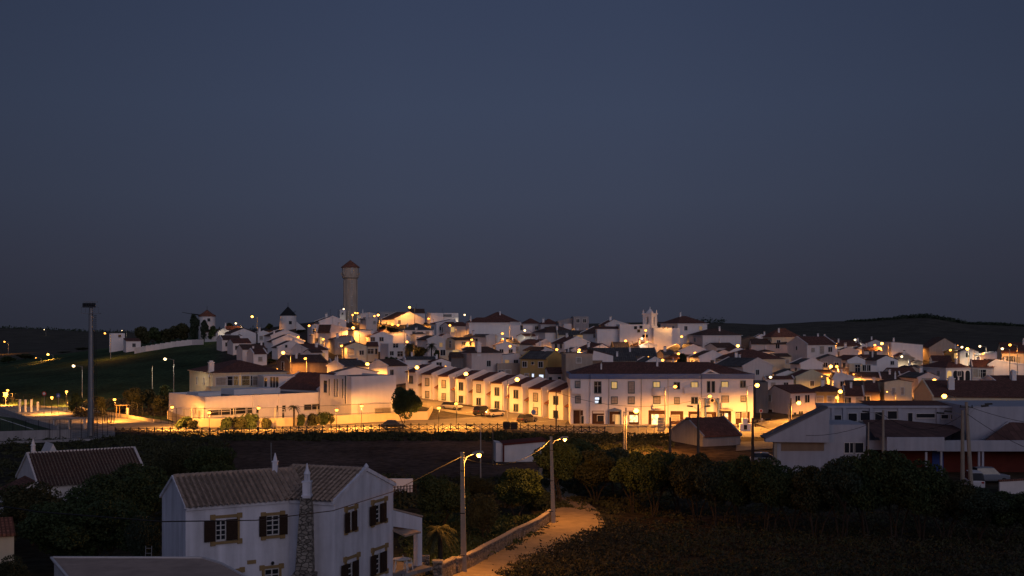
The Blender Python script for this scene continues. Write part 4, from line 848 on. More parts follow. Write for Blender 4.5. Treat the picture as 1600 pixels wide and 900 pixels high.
    bb = MB(M['frame']); bb.box(xx(926), xx(943), -.66, -.57, zz(645.5), zz(642.2)); bb.build('signboard', o)
    bay(952, 969.5, 643, -.5); pane(961, 968, 648, 665, M['lit'], -.5, 'door'); pane(957.5, 960.4, 648, 658, M['litdim'], -.5)
    bay(982, 998, 642.5, -.5); pane(983.5, 996, 648.5, 659, shop, -.5)
    bay(1013, 1040, 641, -.25); pane(1018, 1028.5, 647.5, 664, shop, -.25); pane(1030, 1037, 648, 662, M['litdim'], -.25)
    bay(1048, 1068, 642.5, .35); pane(1050, 1062, 649, 658, M['shut'], .35)
    bay(1076, 1095, 643, .35); pane(1080, 1091, 648.5, 658, M['shut'], .35)
    bay(1102, 1119, 643.5, 0); pane(1105, 1111, 648, 656, M['litdim'], 0)
    bay(1124, 1143, 643, .35); pane(1125.5, 1129, 646, 655, M['glass'], .35); pane(1132.5, 1137.5, 646, 661, shop, .35, 'door')
    bay(1150, 1172, 643.5, .35); pane(1151.5, 1156, 646, 654, M['shut'], .35); pane(1160, 1166, 645, 660, M['litdim'], .35, 'door')
    bb = MB(M['shut']); bb.box(xx(1124), xx(1144), -.9, .34, zz(641.5), zz(639.5)); bb.build('awning', o)
    # blue doorcase gable and the arched entrance with a ring window
    bb = MB(M['blue']); c0, c1 = xx(949.5), xx(970.5); m_ = (c0+c1)/2
    bb.prism([(c0, -.95, zz(642)), (c1, -.95, zz(642)), (c1, -.95, zz(640)), (m_, -.95, zz(636.8)), (c0, -.95, zz(640))], (0, .449, 0)); bb.box(c0, c0+.22, -.9, -.501, 0, zz(642)-.001).box(c1-.22, c1, -.9, -.501, 0, zz(642)-.001); bb.build('doorcase', o)
    bb = MB(M['blue']); c0, c1 = xx(1100.5), xx(1123); m_ = (c0+c1)/2; z0, z1, z2 = zz(632), zz(624.5), zz(620.5)
    arc = [(m_+(c1-c0)*.40*math.cos(math.pi*k/10), -.8, z0+.9*math.sin(math.pi*k/10)) for k in range(11)]
    bb.prism([(c1, -.8, z0), (c1, -.8, z1), (m_, -.8, z2), (c0, -.8, z1), (c0, -.8, z0)]+arc[::-1], (0, .79, 0)) if False else None
    for k in range(10):
        (xa, _, za), (xb, _, zb_) = arc[k], arc[k+1]; tp = lambda x: z1+(z2-z1)*(1-abs(x-m_)/((c1-c0)/2))
        bb.prism([(xb, -.8, zb_), (xa, -.8, za), (xa, -.8, tp(xa)), (xb, -.8, tp(xb))], (0, .79, 0))
    bb.box(c0, m_-(c1-c0)*.40-.002, -.8, -.011, 0, z1+.3).box(m_+(c1-c0)*.40+.002, c1, -.8, -.011, 0, z1+.3); bb.build('entrance_arch', o)
    bb = MB(M['cream'], M['glass']); n = 18; zc = zz(625.3)
    for k in range(n):
        a, b_ = 2*math.pi*k/n, 2*math.pi*(k+1)/n
        bb.prism([(m_+.30*math.cos(a), -.9, zc+.30*math.sin(a)), (m_+.30*math.cos(b_), -.9, zc+.30*math.sin(b_)), (m_+.52*math.cos(b_), -.9, zc+.52*math.sin(b_)), (m_+.52*math.cos(a), -.9, zc+.52*math.sin(a))], (0, .09, 0))
    bb.prism([(m_+.29*math.cos(2*math.pi*k/n), -.85, zc+.29*math.sin(2*math.pi*k/n)) for k in range(n)], (0, .04, 0), M['glass']); bb.build('ring_window', o)
    inst(chimney_mesh(2), 'chimney', o, (xx(941), 2.5, zt+.6), sc=(.6, .6, .6)); inst(chimney_mesh(2), 'chimney', o, (xx(1031), 4, zt+1.0), sc=(.8, .8, .8))
apartment()

# ------------------------------------------------------------------ school and the villa behind it
def school():
    phi = math.degrees(math.atan((321-800)/F)); Y = 216.5; X = XY(321, Y); A = R(24-phi); zb = -18.0; g = zb
    o = thing('school_building', 'low modern white school wing with strip windows and a flat roof', 'school', (X, Y, zb), A)
    w_ = Wall(X, Y, A); wl = Wall(X, Y, A+math.pi/2); LR = w_.at(549, 620)[0]; LL = wl.at(264, 625)[0]
    h = -(624-HZ)/F*Y-zb
    print('school', LR, LL, h)
    MB(M['white']).box(0, LR, 0, LL, -2, h).build('wall', o)
    b = MB(M['white'], M['slab'])
    b.box(-.0, LR, 0, .3, h+.001, h+.45).box(0, .3, .301, LL, h+.001, h+.45).box(.301, LR, LL-.3, LL, h+.001, h+.45); b.build('parapet', o)
    MB(M['slab']).box(.31, LR-.31, .31, LL-.31, h+.001, h+.1).build('roof', o)
    MB(M['white']).box(LR*.30, LR*.62, LL*.45, LL*.8, h+.11, h+1.1).box(LR*.05, LR*.2, LL*.4, LL*.7, h+.11, h+.8).build('roof_box', o)
    b = MB(M['white'])
    for px in (396.5, 437): t = w_.at(px, 640)[0]; MB(M['white']).box(t-.35, t+.35, -.3, -.001, -.5, h+.44).build('pier', o)
    for (px, py, ww, hh) in ((342, 644.5, 4.2, .9), (365, 643, 4.6, 1.1), (386, 641.5, 4.4, 1.0), (439, 638.5, 1.8, 1.1), (487, 636, 3.2, 1.0), (502, 635, 4.0, 1.0), (515, 635, 3, 1.0), (530, 634, 4.5, 1.0), (439, 649, 1.2, 2.0)):
        t, z = w_.at(px, py); inst(window_mesh(ww, hh, 'd'), 'window', o, (t, -.03, z-zb-hh/2))
    for (px, py, ww, hh) in ((306, 642, .9, 1.0), (300, 643, .8, 1.0), (312, 655, 1.0, 3)):
        t, z = wl.at(px, py); inst(window_mesh(ww, hh, 's'), 'window', o, (-.03, t, z-zb-hh/2), -math.pi/2)
    # tall hall
    phi = math.degrees(math.atan((549-800)/F)); Y2 = 219; X2 = XY(549, Y2); A2 = R(28-phi)
    o = thing('school_hall', 'tall blank white school hall with slit windows on its shaded side', 'school', (X2, Y2, -18), A2)
    wr = Wall(X2, Y2, A2); wl = Wall(X2, Y2, A2+math.pi/2); LR = wr.at(619, 620)[0]; LL = min(26, wl.at(500, 620)[0]); h = -(590-HZ)/F*Y2+18
    print('hall', LR, LL, h)
    MB(M['white']).box(0, LR, 0, LL, -2, h-.3).build('wall', o)
    b = MB(M['white']); b.box(0, LR, 0, .3, h-.299, h+.2).box(0, .3, .301, LL, h-.299, h+.2).box(LR-.3, LR, .301, LL, h-.299, h+.2); b.build('parapet', o)
    MB(M['slab']).box(.301, LR-.301, .301, LL-.01, h-.299, h-.1).build('roof', o)
    for (px, py, hh, ww) in ((509, 604, 2.2, 1.4), (515, 605, 3, .5), (523.5, 606, 3.2, .5), (527.5, 606, 3.2, .5), (536, 607, 3.4, .5), (540.5, 609, 5, .5)):
        t, z = wl.at(px, py); inst(window_mesh(ww, hh, 'n'), 'window', o, (-.03, t, z+18-hh/2), -math.pi/2)
    inst(window_mesh(3.2, 2.6, 's'), 'door', o, (wr.at(598, 640)[0], -.03, .1))
    # middle wing with the red single-slope roofs
    H("middle school wing with steep dark red single-slope roofs and white verges", 497, 609, 436, 531, 45, 4, 'gR', rf='red', rise=.95, Y=236, rfx=.9, parapet=True, cat='school', group='school buildings', name='school_wing')
    H("grey-white school annex with narrow slit windows beside the villa", 412, 588, 403, 470, 8, 6.5, 'flat', wall='white2', Y=243, D=8, cat='school', group='school buildings', name='school_annex', win=[(415, 602, .5, 3, 'n'), (424, 601, .5, 3, 'n'), (428, 601, .5, 3, 'n'), (433, 601, .5, 3, 'n')])
    H("white school link with low pitched gable roof behind the tall hall", 520, 583, 515, 590, 20, 7.4, 'gR', rf='slab', rise=.22, Y=244, cat='school', group='school buildings', name='school_wing')
    H("large pale villa with a dark red hipped roof and a tall white chimney", 332, 583, 296, 448, 14, 6.6, 'hip', wall='cream', rf='red', rise=.30, Y=248, D=14, cat='villa', name='villa', ch=[(.02, .12, 3)],
      win=[(308, 595, 1.0, 1.4, 'd'), (319, 595, .9, 1.2, 's'), (346, 596, 2.2, 1.6, 's'), (363, 595, 2.4, 1.8, 'd'), (378, 594.5, 3.4, 2, 'dim'), (390, 595, 3.2, 2, 'd'), (401, 595, 1.6, 1.8, 's')])
    H("cream low extension with flat terrace in front of the villa", 330, 606, 293, 402, 10, 3.2, 'flat', wall='cream', Y=238, D=6, cat='extension', name='villa_extension')
    # boundary wall with railings and the planting inside it
    pts = [(262, 655), (300, 668), (430, 667), (560, 661), (668, 656)]
    P = [ground(*p) for p in pts]; hw = 1.5
    W = MB(M['beige'])
    for a, c in zip(P, P[1:]):
        n_ = 8
        for k in range(n_):
            q0, q1 = a.lerp(c, k/n_), a.lerp(c, (k+1)/n_); d = (q1-q0).normalized(); nn = Vector((-d.y, d.x, 0))*.12
            z0, z1 = G(q0.x, q0.y), G(q1.x, q1.y)
            W.prism([(q0.x-nn.x, q0.y-nn.y, z0-1), (q1.x-nn.x, q1.y-nn.y, z1-1), (q1.x-nn.x, q1.y-nn.y, z1+hw), (q0.x-nn.x, q0.y-nn.y, z0+hw)], (2*nn.x, 2*nn.y, 0))
    q = ground(667.5, 656); W.box(q.x-.12, q.x+.12, q.y+.13, q.y+14, q.z-1, q.z+hw)
    w_o = tag(W.build('boundary_wall'), 'long beige boundary wall in front of the school, lamplit', 'wall')
    fo = thing('railing_fence', 'tall metal railing fence standing on the beige school wall', 'fence', (0, 0, 0))
    rail = MB(M['black']); 
    for a, c in zip(P[1:], P[2:]):
        L = (c-a).length; n_ = int(L/5)
        for k in range(n_):
            q0 = a.lerp(c, k/n_); z0 = G(q0.x, q0.y)+hw
            b = MB(M['pole']); b.box(-.07, .07, -.07, .07, 0, 1.9); b.build('post', fo, loc=(q0.x, q0.y, z0-.002))
        z0, z1 = G(a.x, a.y)+hw, G(c.x, c.y)+hw
        for hz in (.2, 1.8): rail.tube([(a.x, a.y, z0+hz), (c.x, c.y, z1+hz)], .03, seg=5)
        m_ = int(L/.16)
        for k in range(m_):
            q0 = a.lerp(c, k/m_); z_ = z0+(z1-z0)*k/m_; rail.box(q0.x-.008, q0.x+.008, q0.y-.008, q0.y+.008, z_+.05, z_+1.85)
    rail.build('railing', fo)
school()

# ------------------------------------------------------------------ derelict shed by the road
H("derelict grey plastered shed with rusty tiled roof below the apartment block", 1098, 682, 1049, 1157, 32, 2.3, 'gL', wall='grey', rf='red', rise=.5, Y=186, cat='shed', name='derelict_shed', group=None)
# small white shed with red trim in the field
def red_trim_shed():
    Y = 165; xx = lambda px: (px-787)*Y/F; o = thing('field_shed', 'white rendered shed with a dark red roof edge behind the round bush', 'shed', (XY(787, Y), Y, -18.5), R(8)); s = Y/F; zz = lambda py: -(py-HZ)*s+18.5
    MB(M['white2']).prism([(0, 0, -1), (5.6, 0, -1), (5.6, 0, zz(691)), (0, 0, zz(696))], (0, 4, 0)).build('wall', o)
    MB(M['white2']).prism([(-1.0, .4, -1), (-.02, .4, -1), (-.02, .4, zz(694)), (-1.0, .4, zz(692))], (0, 4, 0)).build('side_bay', o)
    MB(M['darkred']).prism([(-.1, -.15, zz(696)+.01), (5.8, -.15, zz(691)+.01), (5.8, -.15, zz(691)+.28), (-.1, -.15, zz(696)+.25)], (0, 4.3, 0)).build('roof', o)
    MB(M['darkred']).box(-.12, .08, -.08, -.001, 0, zz(696)).build('corner_trim', o)
red_trim_shed()

# ------------------------------------------------------------------ market hall
def market():
    Y = 150; s = Y/F; zb = -18.4; X = XY(1197, Y); o = thing('market_hall', 'grey-white market hall with clerestory windows, sloping gable block and red-walled arcade', 'market hall', (X, Y, zb)); xx = lambda px, Yd=0: (px-1197)*s+(px-800)/F*Yd; zz = lambda py, Yd=0: -(py-HZ)*(Y+Yd)/F-zb
    w = M['hallwhite'] = mat('grey_white_hall_paint', (.37, .38, .44), streak=.6, var=.18, scale=.5)
    b = MB(w)
    b.prism([(xx(1215), .5, -1), (xx(1293), .5, -1), (xx(1293), .5, zz(640)), (xx(1215), .5, zz(682))], (0, 2.2, 0))
    b.box(xx(1293)+.001, xx(1355), .5, 8, -1, zz(664)); b.build('gable_block', o)
    b = MB(w); b.prism([(xx(1195), -.4, zz(690)), (xx(1293)+.1, -.4, zz(691)), (xx(1293)+.1, -.4, zz(637)), (xx(1195), -.4, zz(686))], (0, .895, 0)); b.build('gable_fascia', o)
    MB(M['slab']).prism([(xx(1195), -.3, zz(686)+.01), (xx(1293), -.3, zz(637)+.01), (xx(1293), -.3, zz(637)+.12), (xx(1195), -.3, zz(686)+.2)], (0, 3.0, 0)).build('gable_roof', o)
    bb = MB(M['brown'], M['glass']); bb.box(xx(1222), xx(1289), .42, .49, zz(705), zz(693)); bb.build('window_band', o)
    MB(M['pconc']).box(xx(1210), xx(1215)-.002, .2, .7, -1, zz(690.5)).build('pillar', o)
    for px, ww in ((1325, .6), (1333, .6), (1343, 1.2)): inst(window_mesh(ww, 1.2, 'n'), 'window', o, (xx(px), .47, zz(708)))
    # clerestory hall set back
    Yd = 10; b = MB(w); b.box(xx(1293, Yd), xx(1533, Yd), Yd, Yd+6, -1, zz(637.5, Yd)); b.box(xx(1293, Yd)-.1, xx(1533, Yd)+.1, Yd-.25, Yd+6.1, zz(637.5, Yd)+.001, zz(634, Yd)); b.build('clerestory_wall', o)
    b = MB(w)
    for px in (1301, 1319, 1361, 1405, 1465): MB(w).box(xx(px, Yd)-.2, xx(px, Yd)+.2, Yd-.2, Yd-.001, 0, zz(637.5, Yd)-.002).build('pilaster', o)
    MB(M['red']).prism([(xx(1360, Yd), Yd+.3, zz(634, Yd)+.01), (xx(1534, Yd), Yd+.3, zz(634, Yd)+.01), (xx(1534, Yd), Yd+5.8, zz(626, Yd+5.8)), (xx(1360, Yd), Yd+5.8, zz(626, Yd+5.8))], (0, .3, .0)).build('roof', o)
    for (px, py, wpx, hpx) in ((1307, 655, 15, 12), (1332, 652, 13, 12), (1351.5, 651, 15, 12), (1373, 650, 12, 12), (1394, 648.5, 14, 12), (1422, 652, 7, 13), (1446, 649.5, 29, 6), (1476, 651, 11, 6), (1491, 651.5, 11, 6), (1522, 654, 11, 7)):
        ss = (Y+Yd)/F; inst(window_mesh(wpx*ss, hpx*ss, 'n'), 'window', o, (xx(px, Yd), Yd-.03, zz(py, Yd)-hpx*ss/2))
    # tall right wing
    b = MB(w); b.box(xx(1533), xx(1533)+17, 4, 16, -1, zz(635, 4)); b.build('side_wing', o)
    # arcade: fascia, roofs, red wall, blue door, pillars
    f = MB(w); f.box(xx(1376), xx(1464), -2.6, -2.3, zz(704, -2.4), zz(683, -2.4)); f.box(xx(1464)+.001, xx(1533)+17, -.2, 0, zz(705), zz(688)); f.box(xx(1376), xx(1376)+.25, -2.299, .49, zz(704, -2.4), zz(683, -2.4)); f.box(xx(1464)-.25, xx(1464), -2.299, -.001, zz(704, -2.4), zz(683, -2.4)); f.box(xx(1356), xx(1533)+17, .001, .3, zz(703), zz(688)); f.build('arcade_fascia', o)
    MB(M['slab']).box(xx(1376)+.26, xx(1464)-.26, -2.29, 4, zz(700), zz(699)).box(xx(1464)+.01, xx(1533)+17, .31, 4, zz(700), zz(699)).build('arcade_ceiling', o)
    r = MB(M['redroofsheet']); ye = -2.45; ze = zz(684, -2.4)
    r.prism([(xx(1376), ye, ze+.05), (xx(1464), ye, ze+.05), (xx(1464), ye, ze+.13), (xx(1376), ye, ze+.13)], (0, 2.4, .05)) if False else None
    A0 = (xx(1358), ye, ze+.05); A1 = (xx(1466), ye, ze+.05); T0 = (xx(1350, 8), 9, zz(656, 9)); T1 = (xx(1404, 8), 9.5, zz(656, 9)); E1 = (xx(1520, 8), 9.7, ze+.3)
    r.face([A0, A1, T1, T0]); r.face([A1, E1, T1]); r.build('arcade_roof', o)
    r = MB(M['redroofsheet']); r.face([(xx(1537), -.1, zz(689)), (xx(1537)+17, -.1, zz(692)), (xx(1537)+17, 6, zz(650, 6)), (xx(1576, 3.9), 3.9, zz(660, 4))]); r.build('side_wing_roof', o)
    MB(w).prism([(xx(1535, 3.6), 3.6, zz(689, 3.6)), (xx(1576, 3.6), 3.6, zz(661, 3.6)), (xx(1576, 3.6), 3.6, zz(658, 3.6)), (xx(1535, 3.6), 3.6, zz(686, 3.6))], (0, .35, 0)).build('verge', o)
    MB(M['darkred']).box(xx(1356), xx(1533)+17, 3.6, 3.9, -1, zz(702)).build('arcade_wall', o)
    MB(M['bluedoor']).box(xx(1472), xx(1490), 3.5, 3.598, 0, zz(703)).build('door', o)
    b = MB(w)
    for px in (1438, 1530, 1536, 1471): MB(w).box(xx(px)-.12, xx(px)+.12, .0 if px != 1438 else -2.2, .25 if px != 1438 else -1.95, -.5, zz(703.5)).build('pillar', o)
    MB(M['litdim']).box(xx(1538), xx(1560), .35, .5, zz(703), zz(701)).build('strip_light', o)
market()
# ------------------------------------------------------------------ street lamps
SOD = (1.0, .375, .055)
PM = 10.5
LM = {}
def lamp_parts(kind, h, reach=1.5):
    k = (kind, round(h, 1), reach)
    if k in LM: return LM[k]
    h = k[1]
    if kind in ('cobra', 'cobraw'):
        p = MB(M['pconc'] if kind == 'cobra' else M['pole']).tube([(0, 0, -.5), (0, 0, h)], [.13, .07] if kind == 'cobra' else [.08, .05], seg=8).mesh('pole')
        a = MB(M['pole']).tube([(0, 0, h-.25), (-reach*.25, 0, h+.02), (-reach, 0, h+.18)], .035, seg=6).mesh('arm')
        hd = MB(M['pole']); hd.prism([(-reach+.15, -.14, h+.14), (-reach-.55, -.11, h+.22), (-reach-.5, -.10, h+.34), (-reach, -.14, h+.34), (-reach+.15, -.10, h+.26)], (0, .28, 0)); hd = hd.mesh('lamp_head')
        gx, gz = -reach-.25, h+.08
    elif kind == 'post':
        p = MB(M['black']).tube([(0, 0, -.4), (0, 0, .5), (0, 0, .55), (0, 0, h-.15)], [.09, .08, .05, .04], seg=8).mesh('pole'); a = None
        hd = MB(M['black']).lathe([(.06, h-.15), (.16, h-.1), (.17, h-.06)], seg=10); hd.lathe([(.30, h+.32), (.22, h+.42), (.03, h+.5)], seg=10); hd.tube([(.24, 0, h-.1), (.28, 0, h+.33)], .015, seg=4); hd.tube([(-.24, 0, h-.1), (-.28, 0, h+.33)], .015, seg=4); hd = hd.mesh('lamp_head'); gx, gz = 0, h+.12
    else:
        p = None; a = MB(M['pole']).tube([(0, .9, h-.3), (0, .5, h), (0, .1, h+.05)], .03, seg=6).mesh('arm')
        hd = MB(M['pole']).box(-.14, .14, -.4, .15, h+.03, h+.16).mesh('lamp_head'); gx, gz = 0, h-.08
    LM[k] = (p, a, hd, gx, gz); return LM[k]
GL = {}
def glow_mesh(r, m):
    k = (r, m.name)
    if k not in GL:
        GL[k] = MB(m)._lathe([(r*.5, -r*.8), (r, -r*.2), (r, r*.3), (r*.5, r*.8)], m, 10, (0, 0)).mesh('lamp_bulb')
    return GL[k]
LAMPS = []
def lamp(label, px, py, kind='cobra', h=7, P=450, Y=None, side=0, r=.31, col=SOD, glow='glow', y0=200, group='sodium street lamps', reach=1.5, spot=True, rs=None):
    """px, py: sight line of the glowing bowl"""
    if Y is None:
        Y = solveY(px, py, h, y0=y0)
        if Y is None: print('NOLAMP', label); Y = 440
    X = XY(px, Y); z = -(py-HZ)/F*Y; rz = {0: 0, 1: math.pi, 2: math.pi/2, 3: -math.pi/2}[side]   # arm towards -x, +x, -y, +y
    if kind in ('post', 'wall'): bx, by, off = X, Y, .12 if kind == 'post' else -.08
    else: bx, by, off = X+(reach+.25)*math.cos(rz), Y+(reach+.25)*math.sin(rz), .08
    g = G(bx, by) if kind != 'wall' else z-4
    hh = z-g-off
    if kind != 'wall' and hh < 2.2: print('LOW', label, round(hh, 1))
    hh = max(hh, 1.5); p, a, hd, gx, gz = lamp_parts(kind, hh, reach)
    if glow == 'glowb': r = max(r, .38)
    o = thing('street_lamp' if kind != 'wall' else 'wall_lamp', label, 'street lamp' if kind != 'wall' else 'wall lamp', (bx, by, g), rz if kind != 'wall' else 0, group)
    if kind == 'wall': hh = 4
    if p: inst(p, 'pole', o)
    if a: inst(a, 'arm', o)
    inst(hd, 'lamp_head', o); inst(glow_mesh(r, M[glow]), 'lamp_bulb', o, (gx, 0, gz))
    ld = bpy.data.lights.new('lamp_light', 'SPOT' if spot else 'POINT'); ld.energy = P*PM; ld.color = col; ld.shadow_soft_size = .12
    if spot: ld.spot_size = R(172); ld.spot_blend = .45
    lo = bpy.data.objects.new('lamp_light', ld); SC.collection.objects.link(lo); lo.parent = o; lo.location = (gx, -.0, gz-r-.08)
    if kind == 'post': lo.location.z = gz-r-.1; ld.spot_size = R(165); ld.spot_blend = .35; lo.rotation_euler = (R(26), 0, 0)
    if kind == 'wall': lo.location.y = -.45; lo.location.z = gz-.1
    LAMPS.append((label, X, Y, z, o)); return o
W_ = (1, .86, .6)
# post-top lamps along the main street
for lb, px, py, Y, P in (
    ("post-top lamp at the far end of the sports ground paving, beside a yellow box sign", 12, 610, 262, 500), ("post-top lamp near the round road sign", 81, 621, 240, 320), ("post-top lamp near the pedestrian triangle sign", 104, 612, 256, 320),
    ("post-top lamp beside the bus shelter frame", 179, 624, 226, 420), ("post-top lamp at the corner of the school garden", 269, 636, 212, 420), ("post-top lamp in front of the first school strip windows", 327, 645, 204.6, 420),
    ("post-top lamp in front of the pier of the school front", 404, 638, 207, 420), ("post-top lamp in front of the slit-windowed side of the school hall", 526, 641, 206.5, 420), ("post-top lamp in front of the blank wall of the school hall", 565, 634.5, 210, 420),
    ("post-top lamp beside the round tree at the terrace street corner", 685.6, 638, 207.5, 420), ("post-top lamp in front of the terrace parking, right of the street corner", 712.8, 631, 210, 420)):
    lamp(lb, px, py, 'post', 3.6, P*2.6, Y=Y, spot=True, r=.27, group='post-top lamps along the main street')
# wall lamps above the terrace
lamp("bright lamp over the topmost terrace house", 651.5, 574, 'cobraw', 7.4, 900, Y=246, side=1, glow='glowb', r=.26, group='lamps over the terrace street')
lamp("bright lamp over the fourth terrace house", 728, 584, 'cobraw', 7.4, 900, Y=234, side=1, glow='glowb', r=.26, group='lamps over the terrace street')
lamp("bright lamp over the seventh terrace house", 808, 593, 'cobraw', 7.4, 900, Y=222, side=1, glow='glowb', r=.26, group='lamps over the terrace street')
# around the apartment block
lamp("lamp on a slim curved pole in front of the middle of the apartment block", 1055, 604, 'cobra', 7, 1100, Y=211, side=1, glow='glow', group=None)
lamp("lamp on a dark pole by the arched entrance of the apartment block", 1109, 619.5, 'cobra', 6, 800, Y=210, side=1, group=None)
lamp("starry bright lamp off the end corner of the apartment block", 1183, 602.5, 'cobra', 8, 1150, Y=213, side=1, glow='glowb', r=.28, group=None)
lamp("lamp on a lit timber pole below the shops of the apartment block", 994, 642, 'cobra', 7, 700, Y=176, side=1, glow='glowb', group=None)
lamp("lamp on a dark pole in front of the pink cafe house", 1248, 630, 'cobra', 6, 1000, Y=226, side=1, glow='glowb', group=None)
lamp("upper lamp of the two by the ochre shuttered house", 1313, 611.5, 'cobra', 7, 700, Y=238, side=2, glow='glowb', group=None)
lamp("lower lamp of the two by the ochre shuttered house", 1308, 621, 'cobra', 6.5, 300, Y=225, side=0, glow='glow', group=None)
lamp("pale lamp above the brown-tiled house beside the apartment block end", 1204, 589, 'cobra', 5, 160, Y=262, side=1, group=None, glow='gloww')
